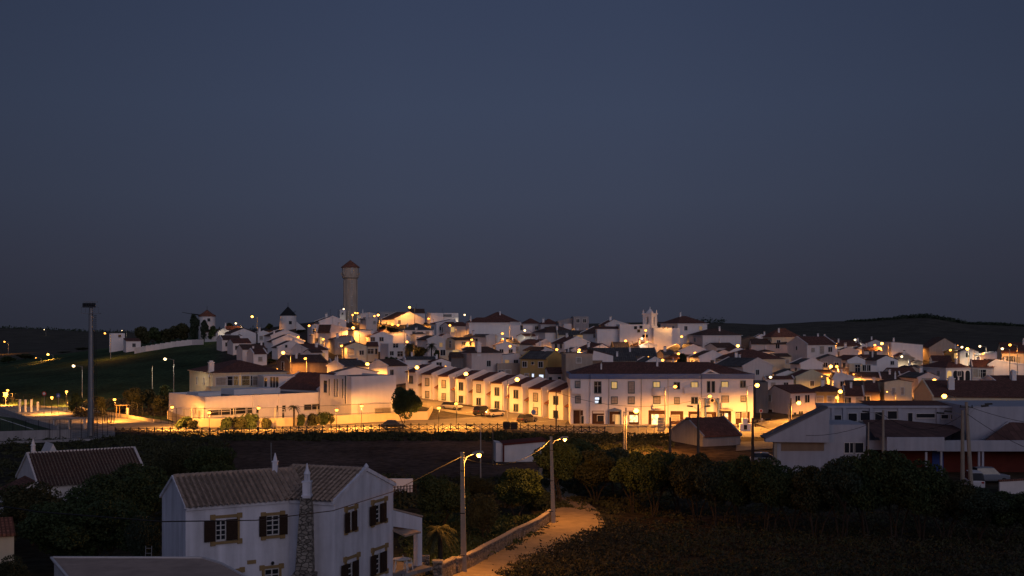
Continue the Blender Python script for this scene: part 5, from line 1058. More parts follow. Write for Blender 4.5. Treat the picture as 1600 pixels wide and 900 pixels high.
# the two lamps in the lane, on tall concrete poles (built with their poles below)
# hillside and crest
for lb, px, py, h, P, kw in (
    ("curved-arm lamp beside the brown barn's lit gable", 442.5, 551, 7, 700, dict(side=0, glow='glowb', y0=262)), ("lamp above the long wall of the brown barn", 477, 560, 4.5, 260, dict(side=2)), ("lamp between the two white gabled houses above the school", 574, 569, 5, 420, dict(side=2, glow='glowb')),
    ("lamp on the slope beside the shaded grey-white house", 483, 509, 6.5, 260, {}), ("first of three clustered lamps at the water tower's foot", 551, 492, 6, 200, dict(Y=432)), ("second of three clustered lamps at the water tower's foot", 555, 489, 6, 200, dict(Y=440)), ("third of three clustered lamps at the water tower's foot", 558.5, 489, 6, 160, dict(Y=444, side=1)),
    ("lamp above the pink-white crest house end", 585, 494, 6, 160, dict(Y=428)), ("bright lamp beside the pink-white crest house", 591, 492.5, 6.5, 420, dict(Y=424, side=1, glow='glowb')), ("pale lamp on the small white house at the tower's foot", 537, 483, 6, 60, dict(Y=455, glow='gloww')),
    ("bright lamp above the ochre-lit half gable roof", 552, 512.5, 6, 380, dict(glow='glowb')), ("one head of the twin lamp over the dark garden", 613, 507, 6.5, 160, dict(side=1)), ("other head of the twin lamp over the dark garden", 622, 508, 6.5, 160, {}),
    ("small lamp on the front of the ochre gabled house", 533.6, 540, 4.5, 150, dict(side=2)), ("lamp beside the palms and the striped pergola", 636, 534, 5, 200, {}), ("brightest star-like lamp high on the crest skyline", 640, 480, 9, 380, dict(Y=424, glow='glowb', r=.34)),
    ("lamp lighting the end wall of the flat-topped crest block", 669.5, 498, 4, 420, dict(Y=420)), ("pale lamp on the skyline right of the flat-topped crest block", 726, 492, 7, 90, dict(Y=430, glow='gloww')), ("lamp at the tan-sided house under the long red roof", 703, 508.5, 4.5, 260, dict(Y=352)),
    ("lamp in front of the dark skyline hip roof, right of the blank white wall", 820, 516.5, 5.5, 70, dict(glow='gloww')), ("lamp on a pole at the corner of the blank white wall", 785, 521, 6, 220, dict(side=1)), ("lamp on the cream house behind the palms", 737, 531, 4, 140, dict(side=2)),
    ("lamp over the mustard-ochre house roof", 870, 546.5, 6.5, 260, {}), ("lamp lighting the porch of the long brown slope house", 905, 547, 4.5, 200, dict(y0=285)), ("lamp on a lit pole above the amber patio below the church", 977.5, 532.5, 7, 330, dict(side=0)),
    ("lamp on the floodlit church wall", 1009, 516.5, 5, 260, dict(Y=327, side=2)), ("tiny pale lamp at the foot of the church", 1003, 529, 3, 60, dict(Y=325, glow='gloww')), ("lamp on a lit pole behind the white gabled house with antenna", 1035.5, 562.5, 6, 240, {}),
    ("lamp on a lit pole right of the church, before the dark roofs", 1065, 526, 6, 240, dict(Y=325)), ("lamp in front of the bush above the apartment block pediment", 1060, 553, 5, 320, {}), ("lamp against the amber flank of the white gable", 1086, 551.5, 4.5, 330, {}),
    ("starry lamp above the broad cream house with brown hip roof", 1153, 540.5, 6.5, 600, dict(glow='glowb')), ("small pale lamp among the uppermost roofs below the hill", 1336, 531, 6, 80, dict(Y=364, glow='gloww')), ("first of the two lamps near the tall blank white house", 1367, 539.5, 5.5, 220, {}),
    ("starry second lamp near the tall blank white house", 1378, 537, 6.5, 420, dict(glow='glowb')), ("lamp by the small tan house under the tall blank white house", 1409, 557, 4.5, 160, dict(glow='gloww')), ("starry lamp left of the bright yellow-lit house front", 1298, 572.5, 6, 700, dict(glow='glowb')),
    ("dim twin of the lamp beside the bright yellow-lit house front", 1307.5, 572.5, 6, 200, {}), ("starry lamp above the grey roofed house with the lit side wall", 1460, 595, 6, 600, dict(glow='glowb', Y=255)), ("starry lamp beside the big chimney of the long brown-roofed building", 1475.5, 619, 6, 500, dict(glow='glowb', Y=192)),
    ("lamp over the lit courtyard, left one", 1485, 547, 5.5, 260, {}), ("lamp over the lit courtyard, upper one", 1503, 542.5, 6.5, 180, dict(glow='gloww')), ("starry lamp of the lit courtyard", 1511.5, 545, 6.5, 250, dict(glow='glowb')), ("lamp standing highest right of the courtyard", 1531, 541, 6.5, 160, dict(glow='gloww')),
    ("lamp just above the long shed roof right of the courtyard", 1536, 553, 5, 260, {}), ("lamp above the amber-lit big house at the far edge", 1566, 544.6, 7, 35, dict(glow='gloww', Y=286)), ("orange lamp on the roofline of the amber-lit big house", 1578, 539, 8, 120, dict(Y=288)),
    ("tall lonely lamp on the skyline between the windmills", 394, 495, 8, 330, dict(Y=420, glow='glowb', r=.28)), ("pale lamp over the hipped roof near the garden wall", 368.5, 505.5, 5, 120, dict(Y=404, glow='gloww')), ("lamp beside the white cube building on the green hill", 164, 521, 8, 330, dict(Y=380, r=.28)),
    ("small faint lamp above the white cube building", 190.5, 516.5, 7, 30, dict(Y=470, glow='gloww', r=.16)), ("starry lamp on the valley road beyond the pitch", 75, 554, 8, 500, dict(Y=425, glow='glowb', r=.32)), ("dim lamp by the trees on the valley road", 56, 559, 6, 60, dict(Y=410, r=.16, glow='glow')),
    ("pole lamp far across the valley at the frame edge", 7, 534, 9, 200, dict(Y=560, r=.34)), ("tiny distant lamp under the far ridge", 69, 515, 6, 20, dict(Y=1150, r=.4, glow='gloww')),
    ("tall pale street lamp beside the floodlight mast", 115, 572, 9, 130, dict(Y=250, side=0, glow='gloww')), ("tall pale street lamp on the grass verge left of the villa", 258, 561, 9, 130, dict(Y=250, side=0, glow='gloww')),
    ("amber wall glow lamp below the black-capped windmill house", 466, 527, 3, 60, dict(side=2)), ("lamp beside the ochre-lit half gable wall", 505, 530, 3.5, 150, dict(side=2)), ("amber lamp lighting the cottage wall in mid slope", 797, 541, 3.2, 180, dict(Y=317)),
    ("lamp washing the lit cream terrace house", 1386, 612, 4.2, 420, dict(Y=246, glow='glow', r=.14)), ("lamp washing the yellow house front from its foot", 1334, 585, 3.5, 420, dict(Y=277, glow='glow', r=.14)), ("lamp inside the amber roof valley beside the slope lamp", 1284, 588, 3, 160, dict(Y=269, glow='glow', r=.12))):
    lamp(lb, px, py, 'cobraw' if 'pale street' in lb else 'cobra', h, P, col=W_ if kw.get('glow') == 'gloww' else SOD, **kw)

for px, py, Y in [(696.2, 572.7, 274.1), (1432.6, 542.5, 356.3), (777.0, 498.9, 405.3), (939.6, 572.0, 280.2), (971.7, 526.5, 352.4), (1431.7, 539.6, 367.5), (914.3, 504.7, 402.7), (1257.2, 543.0, 344.6), (1211.8, 529.7, 367.8), (1146.4, 585.3, 272.3), (1496.4, 540.1, 366.7), (1216.4, 530.5, 356.2), (986.5, 588.1, 267.5), (872.6, 534.3, 333.3), (977.7, 511.1, 387.9), (777.0, 504.9, 374.7), (1304.3, 547.5, 330.3), (1588.3, 604.4, 257.0), (1034.0, 526.6, 354.2), (484.8, 582.9, 255.9), (1287.9, 563.2, 306.9), (1314.6, 559.2, 316.8), (1584.9, 549.3, 336.2), (1129.5, 564.1, 295.6), (1136.5, 530.2, 361.6), (862.0, 513.9, 371.4), (539.7, 501.2, 385.2), (1386.6, 594.3, 266.1), (583.5, 585.0, 255.1), (932.1, 598.0, 255.5), (963.1, 511.8, 377.3), (746.6, 510.5, 363.6), (1504.3, 546.0, 352.6), (513.4, 509.3, 361.0), (1546.1, 569.9, 300.7), (1483.9, 591.4, 265.1), (941.8, 537.9, 320.9), (884.6, 509.4, 382.2), (756.0, 543.9, 307.8), (602.3, 565.0, 283.7), (1276.5, 529.1, 370.2), (1439.2, 583.7, 280.9), (917.4, 514.7, 366.1), (442.0, 550.3, 303.4), (1162.2, 546.7, 327.5), (739.1, 586.7, 261.1), (1002.2, 510.0, 398.9), (1013.1, 558.2, 293.5), (1218.7, 559.5, 305.8), (638.5, 585.0, 265.7), (1216.7, 526.7, 378.3), (843.9, 551.8, 301.4), (1307.1, 536.7, 350.8), (1297.8, 571.5, 294.7), (1204.2, 571.5, 292.6), (466.4, 539.4, 319.3), (1238.1, 542.8, 334.4), (547.7, 534.2, 322.7), (433.1, 577.0, 266.8), (774.9, 551.2, 292.0)]:
    lamp('added street lamp out of sight between the hill houses, warming the walls', px, py, 'wall' if False else 'cobra', 4.5, 140, Y=Y, r=.15, side=2, reach=.5, group='added unseen lamps between the hill houses')  # lamps added behind the houses, unseen, to spread warm light over the town

# ------------------------------------------------------------------ poles, wires
def concrete_lamp(label, bx, by, tx, ty, hx, hy, Y, P):
    """a tall square concrete pole with a lamp on a short arm; bx, by foot, tx, ty top, hx, hy lamp"""
    X = XY(bx, Y); g = G(X, Y); s = Y/F; h = -(ty-HZ)*s-g; lean = (tx-bx)*s; o = thing('street_lamp', label, 'street lamp', (X, Y, g), 0, None)
    b = MB(M['pconc']); w0, w1 = .21, .12
    P0 = [(-w0, -.15, -.6), (w0, -.15, -.6), (w0, .15, -.6), (-w0, .15, -.6)]; P1 = [(lean-w1, -.10, h), (lean+w1, -.10, h), (lean+w1, .10, h), (lean-w1, .10, h)]
    for k in range(4): k2 = (k+1) % 4; b.face([P0[k], P0[k2], P1[k2], P1[k]])
    b.face(P1); b.build('pole', o)
    lx, lz = (hx-bx)*s, -(hy-HZ)*s-g; MB(M['pole']).tube([(lean, 0, h-1.1), (lean+.3, 0, lz-.1), (lx-.25, 0, lz+.12)], .04, seg=8).build('arm', o)
    hd = MB(M['pole']); hd.prism([(lx-.35, -.16, lz+.08), (lx+.42, -.13, lz+.16), (lx+.36, -.12, lz+.30), (lx-.1, -.14, lz+.30), (lx-.35, -.1, lz+.20)], (0, .30, 0)); hd.build('lamp_head', o)
    MB(M['glowb'])._lathe([(.06, -.12), (.15, -.04), (.17, .05), (.1, .1)], M['glowb'], 12, (0, 0)).build('lamp_bulb', o, loc=(lx+.1, 0, lz))
    for k in range(3): MB(M['black']).box(lean*.9-.18, lean*.9+.18, -.14, -.12, h*.35*(k+.4), h*.35*(k+.4)+.07).build('bracket', o)
    ld = bpy.data.lights.new('lamp_light', 'POINT'); ld.energy = P*12; ld.color = SOD; ld.shadow_soft_size = .12
    lo = bpy.data.objects.new('lamp_light', ld); SC.collection.objects.link(lo); lo.parent = o; lo.location = (lx+.1, 0, lz-.2)
    return Vector((X+lean, Y, g+h))
T1 = concrete_lamp('lit concrete lamp post standing at the stone wall of the lane, nearest the house', 725, 890, 722, 706, 746, 711.5, 84, 280)
T2 = concrete_lamp('lit concrete lamp post at the far end of the stone wall, where the lane bends', 865, 820, 861, 682, 881, 687, 114, 250)
def pole(label, px, pb, pt, Y, m='woodpole', w0=.15, tx=None, head=None, lit=False, name='utility_pole', cross=False):
    X = XY(px, Y); g = G(X, Y); s = Y/F; h = -(pt-HZ)*s-g; lean = ((tx or px)-px)*s
    o = thing(name, label, 'pole', (X, Y, g))
    MB(M[m]).tube([(0, 0, -.5), (lean, 0, h)], [w0, w0*.65], seg=8).build('shaft', o)
    if cross: b = MB(M['black']); b.box(lean-.7, lean+.7, -.06, .06, h-.6, h-.5); [b.lathe([(.04, h-.5), (.06, h-.4), (.03, h-.3)], seg=6, c=(lean+q, 0)) for q in (-.6, 0, .6)]; b.build('crossarm', o)
    for (dx, dz, L) in (head or ()):
        MB(M['pole']).tube([(lean, 0, h-abs(dz)), (lean+dx*.6, 0, h-abs(dz)*.4), (lean+dx, 0, h+.0-abs(dz)*.3)], .03, seg=6).build('arm', o)
        b = MB(M['black']); x = lean+dx; sg = 1 if dx > 0 else -1; b.prism([(x, -.15, h-abs(dz)*.3-.08), (x+sg*.75, -.12, h-abs(dz)*.3), (x+sg*.7, -.12, h-abs(dz)*.3+.16), (x, -.14, h-abs(dz)*.3+.12)], (0, .3, 0)); b.build('lamp_head', o)
    return Vector((X+lean, Y, g+h))
pole("thin timber pole in the field behind the lane lamp, nearer the shed", 770, 727, 668, 160, w0=.12)
pole("thin pole in the garden right behind the lane lamp", 751, 752, 664, 142, m='pole', w0=.09, head=((-.9, .3, 1),))
P980 = pole("lit timber pole carrying the lamp below the shops", 978, 697, 637, 176.5, m='pconc', w0=.14)
pole("dark concrete pole with an unlit lamp arm in front of the derelict shed's gable", 1047, 712, 652, 158, head=((1.9, -.9, 1),), w0=.2)
P1091 = pole("dark pole before the derelict shed roof with two unlit lamps", 1091, 712, 632, 158, w0=.2, head=((-.7, .9, 1), (.8, .9, 1)))
P1175 = pole("dark pole with an unlit drooping lamp arm beside the road at the market hall", 1176, 713, 653, 158, w0=.22, head=((1.6, .8, 1),), cross=True)
pole("timber pole at the corner of the pink cafe house", 1236, 662, 622, 226, w0=.17)
P1380 = pole("concrete pole in front of the market hall's red arcade roof", 1380, 722, 641, 139, m='pconc', w0=.20, head=((-1.6, .7, 1),))
pole("short pole before the market hall's sloping gable block", 1357, 712, 660, 139, m='pconc', w0=.13)
P1505 = pole("upright concrete pole of the crossed double pole, with unlit lamps both ways", 1504, 752, 641, 133, m='pconc', w0=.26, head=((-2.0, 1.2, 1), (-1.2, .6, 1)))
P1515 = pole("leaning concrete pole of the double pole, carrying the wires", 1519, 760, 628, 131, m='pconc', w0=.26, tx=1510, head=((2.0, .9, 1), (1.6, 1.6, 1)), cross=True)
pole("bare pole beside the lowest terrace house, above the railing", 869, 672, 612, 209, m='woodpole', w0=.13)
pole("thin bare pole on the grass verge left of the villa", 238, 602, 572, 252, m='pconc', w0=.12)
pole("signpost pole with round blue sign in front of the eighth terrace house", 833.5, 656, 630, 222, m='pole', w0=.05)
def wire(label, pts, r=.025, sag=0, group='overhead wires'):
    P = [Vector(p) for p in pts]; out = []
    for a, c in zip(P, P[1:]):
        for k in range(12): t = k/12; q = a.lerp(c, t); q.z -= sag*4*t*(1-t); out.append(q)
    out.append(P[-1]); o = MB(M['black']).tube(out, r, seg=5).build('overhead_wire'); tag(o, label, 'wire', group); return o
def at(px, py, Y): return Vector((XY(px, Y), Y, -(py-HZ)/F*Y))
wire("wire running from the near lane lamp past the front of the big white house", [T1+Vector((0, 0, -.3)), at(614, 768, 69.2), at(520, 798, 59.5), at(400, 813, 51), at(253, 815, 42.6), at(60, 800, 36), at(-200, 760, 30)], r=.022)
wire("wire from the near lane lamp to the far lane lamp", [T1+Vector((.1, 0, -.4)), T2+Vector((-.05, 0, -.3))], sag=1.2, r=.02)
wire("wire between the market hall pole and the upright of the double pole", [P1380+Vector((0, 0, -.5)), P1505+Vector((0, 0, -.5))], sag=1.6)
wire("upper wire leaving the leaning pole towards the right edge", [P1515+Vector((0, 0, -.4)), at(1700, 668, 120)], sag=.6)
wire("lower wire leaving the leaning pole over the arcade", [P1515+Vector((0, 0, -1.2)), at(1700, 730, 112)], sag=.8)
wire("long wire sagging across the market hall's gable block", [P1175+Vector((0, 0, -.6)), P1380+Vector((0, 0, -.9))], sag=1.8)
wire("wire sagging across the front of the apartment block", [at(893, 612, 212), P1091+Vector((0, 0, -.3))] if False else [at(869, 613, 209), at(1101, 622, 214)], sag=1.9, r=.03)

# ------------------------------------------------------------------ cars
def section_mesh(name, st, m, smooth=True):
    """stations [(x, [(y, z) half outline from bottom centre to top centre])] lofted and mirrored"""
    b = MB(m); rings = []
    for x, hf in st:
        ring = [(x, y, z) for y, z in hf]+[(x, -y, z) for y, z in reversed(hf) if abs(y) > 1e-4]
        rings.append(ring)
    n = len(rings[0]); i0 = 0
    for r_ in rings: b.v += r_
    for k in range(len(rings)-1):
        for q in range(n): q2 = (q+1) % n; b.f.append((k*n+q, k*n+q2, (k+1)*n+q2, (k+1)*n+q)); b.mi.append(0)
    b.f.append(tuple(range(n-1, -1, -1))); b.mi.append(0); b.f.append(tuple((len(rings)-1)*n+q for q in range(n))); b.mi.append(0)
    return b
def car(label, X, Y, rz, paint, kind='sedan', group='cars', lit=False):
    g = G(X, Y)+.08; o = thing('parked_car', label, 'car', (X, Y, g), rz, group)
    pm = mat('car_paint_'+paint[0], paint[1], rough=.28, var=0, spec=.5)
    tall = {'sedan': 0, 'hatch': .06, 'suv': .32, 'van': .55}[kind]; hw = .84+(.05 if tall > .2 else 0); zt = .88+tall*.55
    hb = lambda top, wd=1.0: [(0, .28), (hw*wd*.92, .28), (hw*wd, .45), (hw*wd, top-.14), (hw*wd*.9, top), (0, top+.02)]
    st = [(-2.12, hb(zt-.22, .88)), (-2.02, hb(zt-.06, .95)), (-1.6, hb(zt, 1)), (0, hb(zt+.02, 1.0)), (1.0, hb(zt-.01, 1)), (1.75, hb(zt-.10, .97)), (2.05, hb(zt-.22, .9)), (2.15, hb(zt-.34, .82))]
    section_mesh('body', st, pm).build('body', o, smooth=False)
    rt = 1.42+tall; x0, x1, x2, x3 = {'sedan': (-1.75, -1.1, .25, 1.05), 'hatch': (-1.95, -1.5, .3, 1.05), 'suv': (-1.98, -1.75, .25, .95), 'van': (-2.0, -1.9, .7, 1.3)}[kind]
    cb = lambda z, w_: [(0, zt-.05), (hw*.93, zt-.05), (hw*w_, z), (hw*w_*.85, z+.03 if z > zt+.1 else z), (0, z+.05 if z > zt+.1 else z)]
    section_mesh('cabin', [(x0, cb(zt+.01, .9)), (x1, cb(rt-.05, .74)), ((x1+x2)/2, cb(rt, .76)), (x2, cb(rt-.03, .74)), (x3, cb(zt+.01, .9))], M['glass']).build('windows', o)
    section_mesh('roof', [(x1+.02, [(0, rt-.03), (hw*.74, rt-.08), (hw*.7, rt+.01), (0, rt+.055)]), ((x1+x2)/2, [(0, rt), (hw*.76, rt-.03), (hw*.7, rt+.05), (0, rt+.09)]), (x2, [(0, rt-.03), (hw*.74, rt-.05), (hw*.68, rt+.02), (0, rt+.06)])], pm).build('roof', o)
    for xw in (-1.32, 1.32):
        for s_ in (-1, 1):
            w_ = MB(mat('tyre', (.012, .012, .012), var=0)); w_.tube([(xw, s_*(hw-.20), .31), (xw, s_*(hw+.015), .31)], .31, seg=16); wo = w_.build('wheel', o)
            MB(M['metal']).tube([(xw, s_*(hw+.016), .31), (xw, s_*(hw+.025), .31)], .19, seg=12).build('rim', wo)
    for s_ in (-1, 1):
        MB(M['frame']).box(2.0, 2.12, s_*hw*.62-.16, s_*hw*.62+.16, zt-.33, zt-.2).build('headlight', o)
        MB(mat('tail_light', (.25, .01, .01), rough=.3, var=0)).box(-2.14, -2.05, s_*hw*.68-.14, s_*hw*.68+.14, zt-.32, zt-.14).build('tail_light', o)
    MB(M['black']).box(-2.17, -1.9, -hw*.9, hw*.9, .3, .42).box(1.95, 2.19, -hw*.85, hw*.85, .3, .42).build('bumper', o)
    return o
def gx(px, py, **k): return ground(px, py, **k)
q = gx(615, 670.5); car("dark saloon car driving slot behind the white-lit railing, in front of the beige wall", q.x, q.y, 0, ('navy', (.02, .025, .035)))
bpy.context.scene.objects  # keep
q = gx(706, 640.5); car("low pale-roofed car parked highest on the terrace street", q.x, q.y, R(-35), ('silver', (.35, .33, .3)), 'hatch', group='cars parked before the terrace')
q = gx(755, 649.5); car("dark off-road car parked nose-in before the middle terrace house", q.x, q.y, R(52), ('dark', (.03, .03, .03)), 'suv', group='cars parked before the terrace')
q = gx(773, 651.5); car("pale saloon parked right beside the dark off-road car", q.x, q.y, R(50), ('pale', (.45, .40, .35)), 'sedan', group='cars parked before the terrace')
q = gx(824, 660.5); car("dark hatchback parked lowest before the eighth terrace house", q.x, q.y, R(50), ('bronze', (.09, .07, .05)), 'hatch', group='cars parked before the terrace')
car("white car half hidden by the market hall's corner pillar", XY(1197, 162), 162, R(-12), ('white', (.6, .58, .55)), 'hatch', group='cars near the market hall')
car("white small van behind the double pole, facing sideways", XY(1521, 137.5), 137.5, R(80), ('whitevan', (.55, .55, .58)), 'van', group='cars near the market hall')
car("grey-blue car parked right of the double pole under the arcade", XY(1546, 143), 143, R(5), ('greyblue', (.16, .18, .22)), 'suv', group='cars near the market hall')

# ------------------------------------------------------------------ railing with crossed braces along the road
def cross_fence():
    o = thing('road_railing', 'long dark railing of posts and crossed braces between the main street and the field', 'railing', (0, 0, 0))
    pts = [gx(180, 679, y0=150), gx(400, 679, y0=150), gx(640, 672.5, y0=150), gx(800, 672, y0=150), gx(945, 678, y0=150)]
    pm = MB(M['black']).box(-.07, .07, -.07, .07, -.3, 1.05).lathe([(.08, 1.05), (.11, 1.12), (.02, 1.22)], seg=6).mesh('post')
    br = MB(M['black']); total = sum((c-a).length for a, c in zip(pts, pts[1:])); n = 62; prev = None
    def along(t):
        L = t*total
        for a, c in zip(pts, pts[1:]):
            l_ = (c-a).length
            if L <= l_+1e-6: q = a.lerp(c, L/l_); q.z = G(q.x, q.y); return q
            L -= l_
    for k in range(n+1):
        q = along(k/n); inst(pm, 'post', o, q)
        if prev is not None:
            for z0, z1 in ((.2, .95), (.95, .2), (.95, .95), (.2, .2)): br.tube([(prev.x, prev.y, prev.z+z0), (q.x, q.y, q.z+z1)], .055, seg=4, cap=False)
        prev = q
    br.build('crossed_rail', o)
cross_fence()
b = MB(M['pole'])                         # tubular rail by the shops
ps = [gx(945+k*13, 674.5+k*.25, y0=190) for k in range(12)]
for p_ in ps: b.tube([(p_.x, p_.y, p_.z-.2), (p_.x, p_.y, p_.z+.9)], .04, seg=5)
for a, c in zip(ps, ps[1:]): b.tube([(a.x, a.y, a.z+.9), (c.x, c.y, c.z+.9)], .04, seg=5)
tag(b.build('tube_railing'), 'low grey tubular railing along the pavement in front of the shops', 'railing')
for k, (px, py) in enumerate(((791.5, 672.5), (803, 673))):
    q = gx(px, py, y0=150); o = thing('waste_container', ('dark waste container by the railing, the one nearer the terrace cars', 'dark waste container by the railing, the one nearer the shops')[k], 'waste container', (q.x, q.y+1.2, q.z), 0, 'waste containers by the railing')
    MB(M['black']).prism([(-.55, -.45, .15), (.55, -.45, .15), (.62, -.5, 1.15), (-.62, -.5, 1.15)], (0, .95, 0)).build('bin_body', o)
    MB(M['black']).prism([(-.66, -.53, 1.16), (.66, -.53, 1.16), (.5, -.2, 1.38), (-.5, -.2, 1.38)], (0, 1.0, 0)).build('bin_lid', o)
    for s_ in (-1, 1): MB(M['black']).tube([(s_*.5, -.2, .1), (s_*.5, .2, .1)], .1, seg=8).build('wheel', o)
# signs
def sign(label, px, pyc, pyb, Y, shape, m, r=.35, m2=None):
    X = XY(px, Y); g = G(X, Y); s = Y/F; z = -(pyc-HZ)*s-g; o = thing('road_sign', label, 'road sign', (X, Y, g))
    MB(M['pole']).tube([(0, .06, -.2), (0, .06, z+r)], .035, seg=6).build('post', o)
    n = {'round': 20, 'tri': 3, 'sq': 4}[shape]; off = math.pi/2 if shape != 'sq' else math.pi/4
    b = MB(m); b.prism([(r*math.cos(off+2*math.pi*k/n), -.03, z+r*math.sin(off+2*math.pi*k/n)) for k in range(n)], (0, .04, 0)); b.build('sign_plate', o)
    if m2: MB(m2).prism([(r*.62*math.cos(off+2*math.pi*k/n), -.05, z+r*.62*math.sin(off+2*math.pi*k/n)) for k in range(n)], (0, .018, 0)).build('sign_face', o)
redp = mat('sign_red', (.45, .04, .03), var=0); blp = mat('sign_blue', (.04, .10, .38), var=0)
sign('round white road sign with red rim beyond the sports ground', 69, 615, 640, 236, 'round', redp, .42, M['frame'])
sign('square blue pedestrian crossing sign with a white triangle beyond the sports ground', 91, 618, 640, 236, 'sq', blp, .5, None)
o = bpy.data.objects[-1] if False else None
sign('round blue sign on the pavement before the eighth terrace house', 833.5, 644, 660, 221.7, 'round', blp, .42, None)
sign('upper plate of the two round signs near the corner street lamp', 1189, 642, 668, 209, 'round', M['frame'], .33, redp)
sign('small white square sign low beside the corner street lamp', 1190.5, 655.5, 668, 210.5, 'sq', M['frame'], .25, None)
sign('blue round sign near the apartment block shops', 1073, 655, 668, 213, 'round', blp, .35, None)
b = MB(M['frame']); X = XY(91, 235.9); g = G(X, 236); z = -(618-HZ)*236/F
b.prism([(X-.24, 235.9, z-.18), (X+.24, 235.9, z-.18), (X, 235.9, z+.24)], (0, .03, 0)); o = b.build('sign_symbol'); o.parent = [q for q in SC.objects if q.get('label', '').startswith('square blue pedestrian')][0]; o.matrix_parent_inverse = Matrix.Translation(-Vector(o.parent.location))
# information pillar of stacked plates by the shops
q = gx(1032.5, 680, y0=150); o = thing('direction_sign', 'stack of grey horizontal direction plates on two posts beside the tubular railing', 'sign', (q.x, q.y, q.z))
b = MB(M['pole']); [b.tube([(x, 0, -.2), (x, 0, 2.9)], .04, seg=6) for x in (-.4, .4)]; b.build('post', o)
for k in range(5): MB(M['shut']).box(-.5, .5, -.08, -.03, .55+k*.47, .92+k*.47).build('sign_plate', o)
# the fountain-like white monument near the square
q = gx(1164, 674, y0=160); o = thing('monument', 'small white memorial block on the grass below the lit end of the apartment block', 'monument', (q.x, q.y, q.z))
MB(M['white']).box(-.9, .9, -.5, .5, 0, 1.3).box(-.5, .5, -.35, .35, 1.301, 2.2).build('block', o); MB(M['glass']).box(-.28, .28, -.52, -.501, .3, 1.1).build('niche', o)
for k, (px, py) in enumerate(((1141, 668), (1153, 669), (1176, 671), (1180, 667))):
    q = gx(px, py, y0=190); o = MB(M['black']).lathe([(.10, -.2), (.10, .75), (.16, .8), (.12, .95), (.02, 1.0)], seg=8).build('bollard'); o.location = q; tag(o, ('short dark bollard nearest the arched entrance', 'short dark bollard second from the arched entrance', 'short dark bollard beside the white memorial block', 'short dark bollard under the corner street lamp')[k], 'bollard', 'bollards on the square')

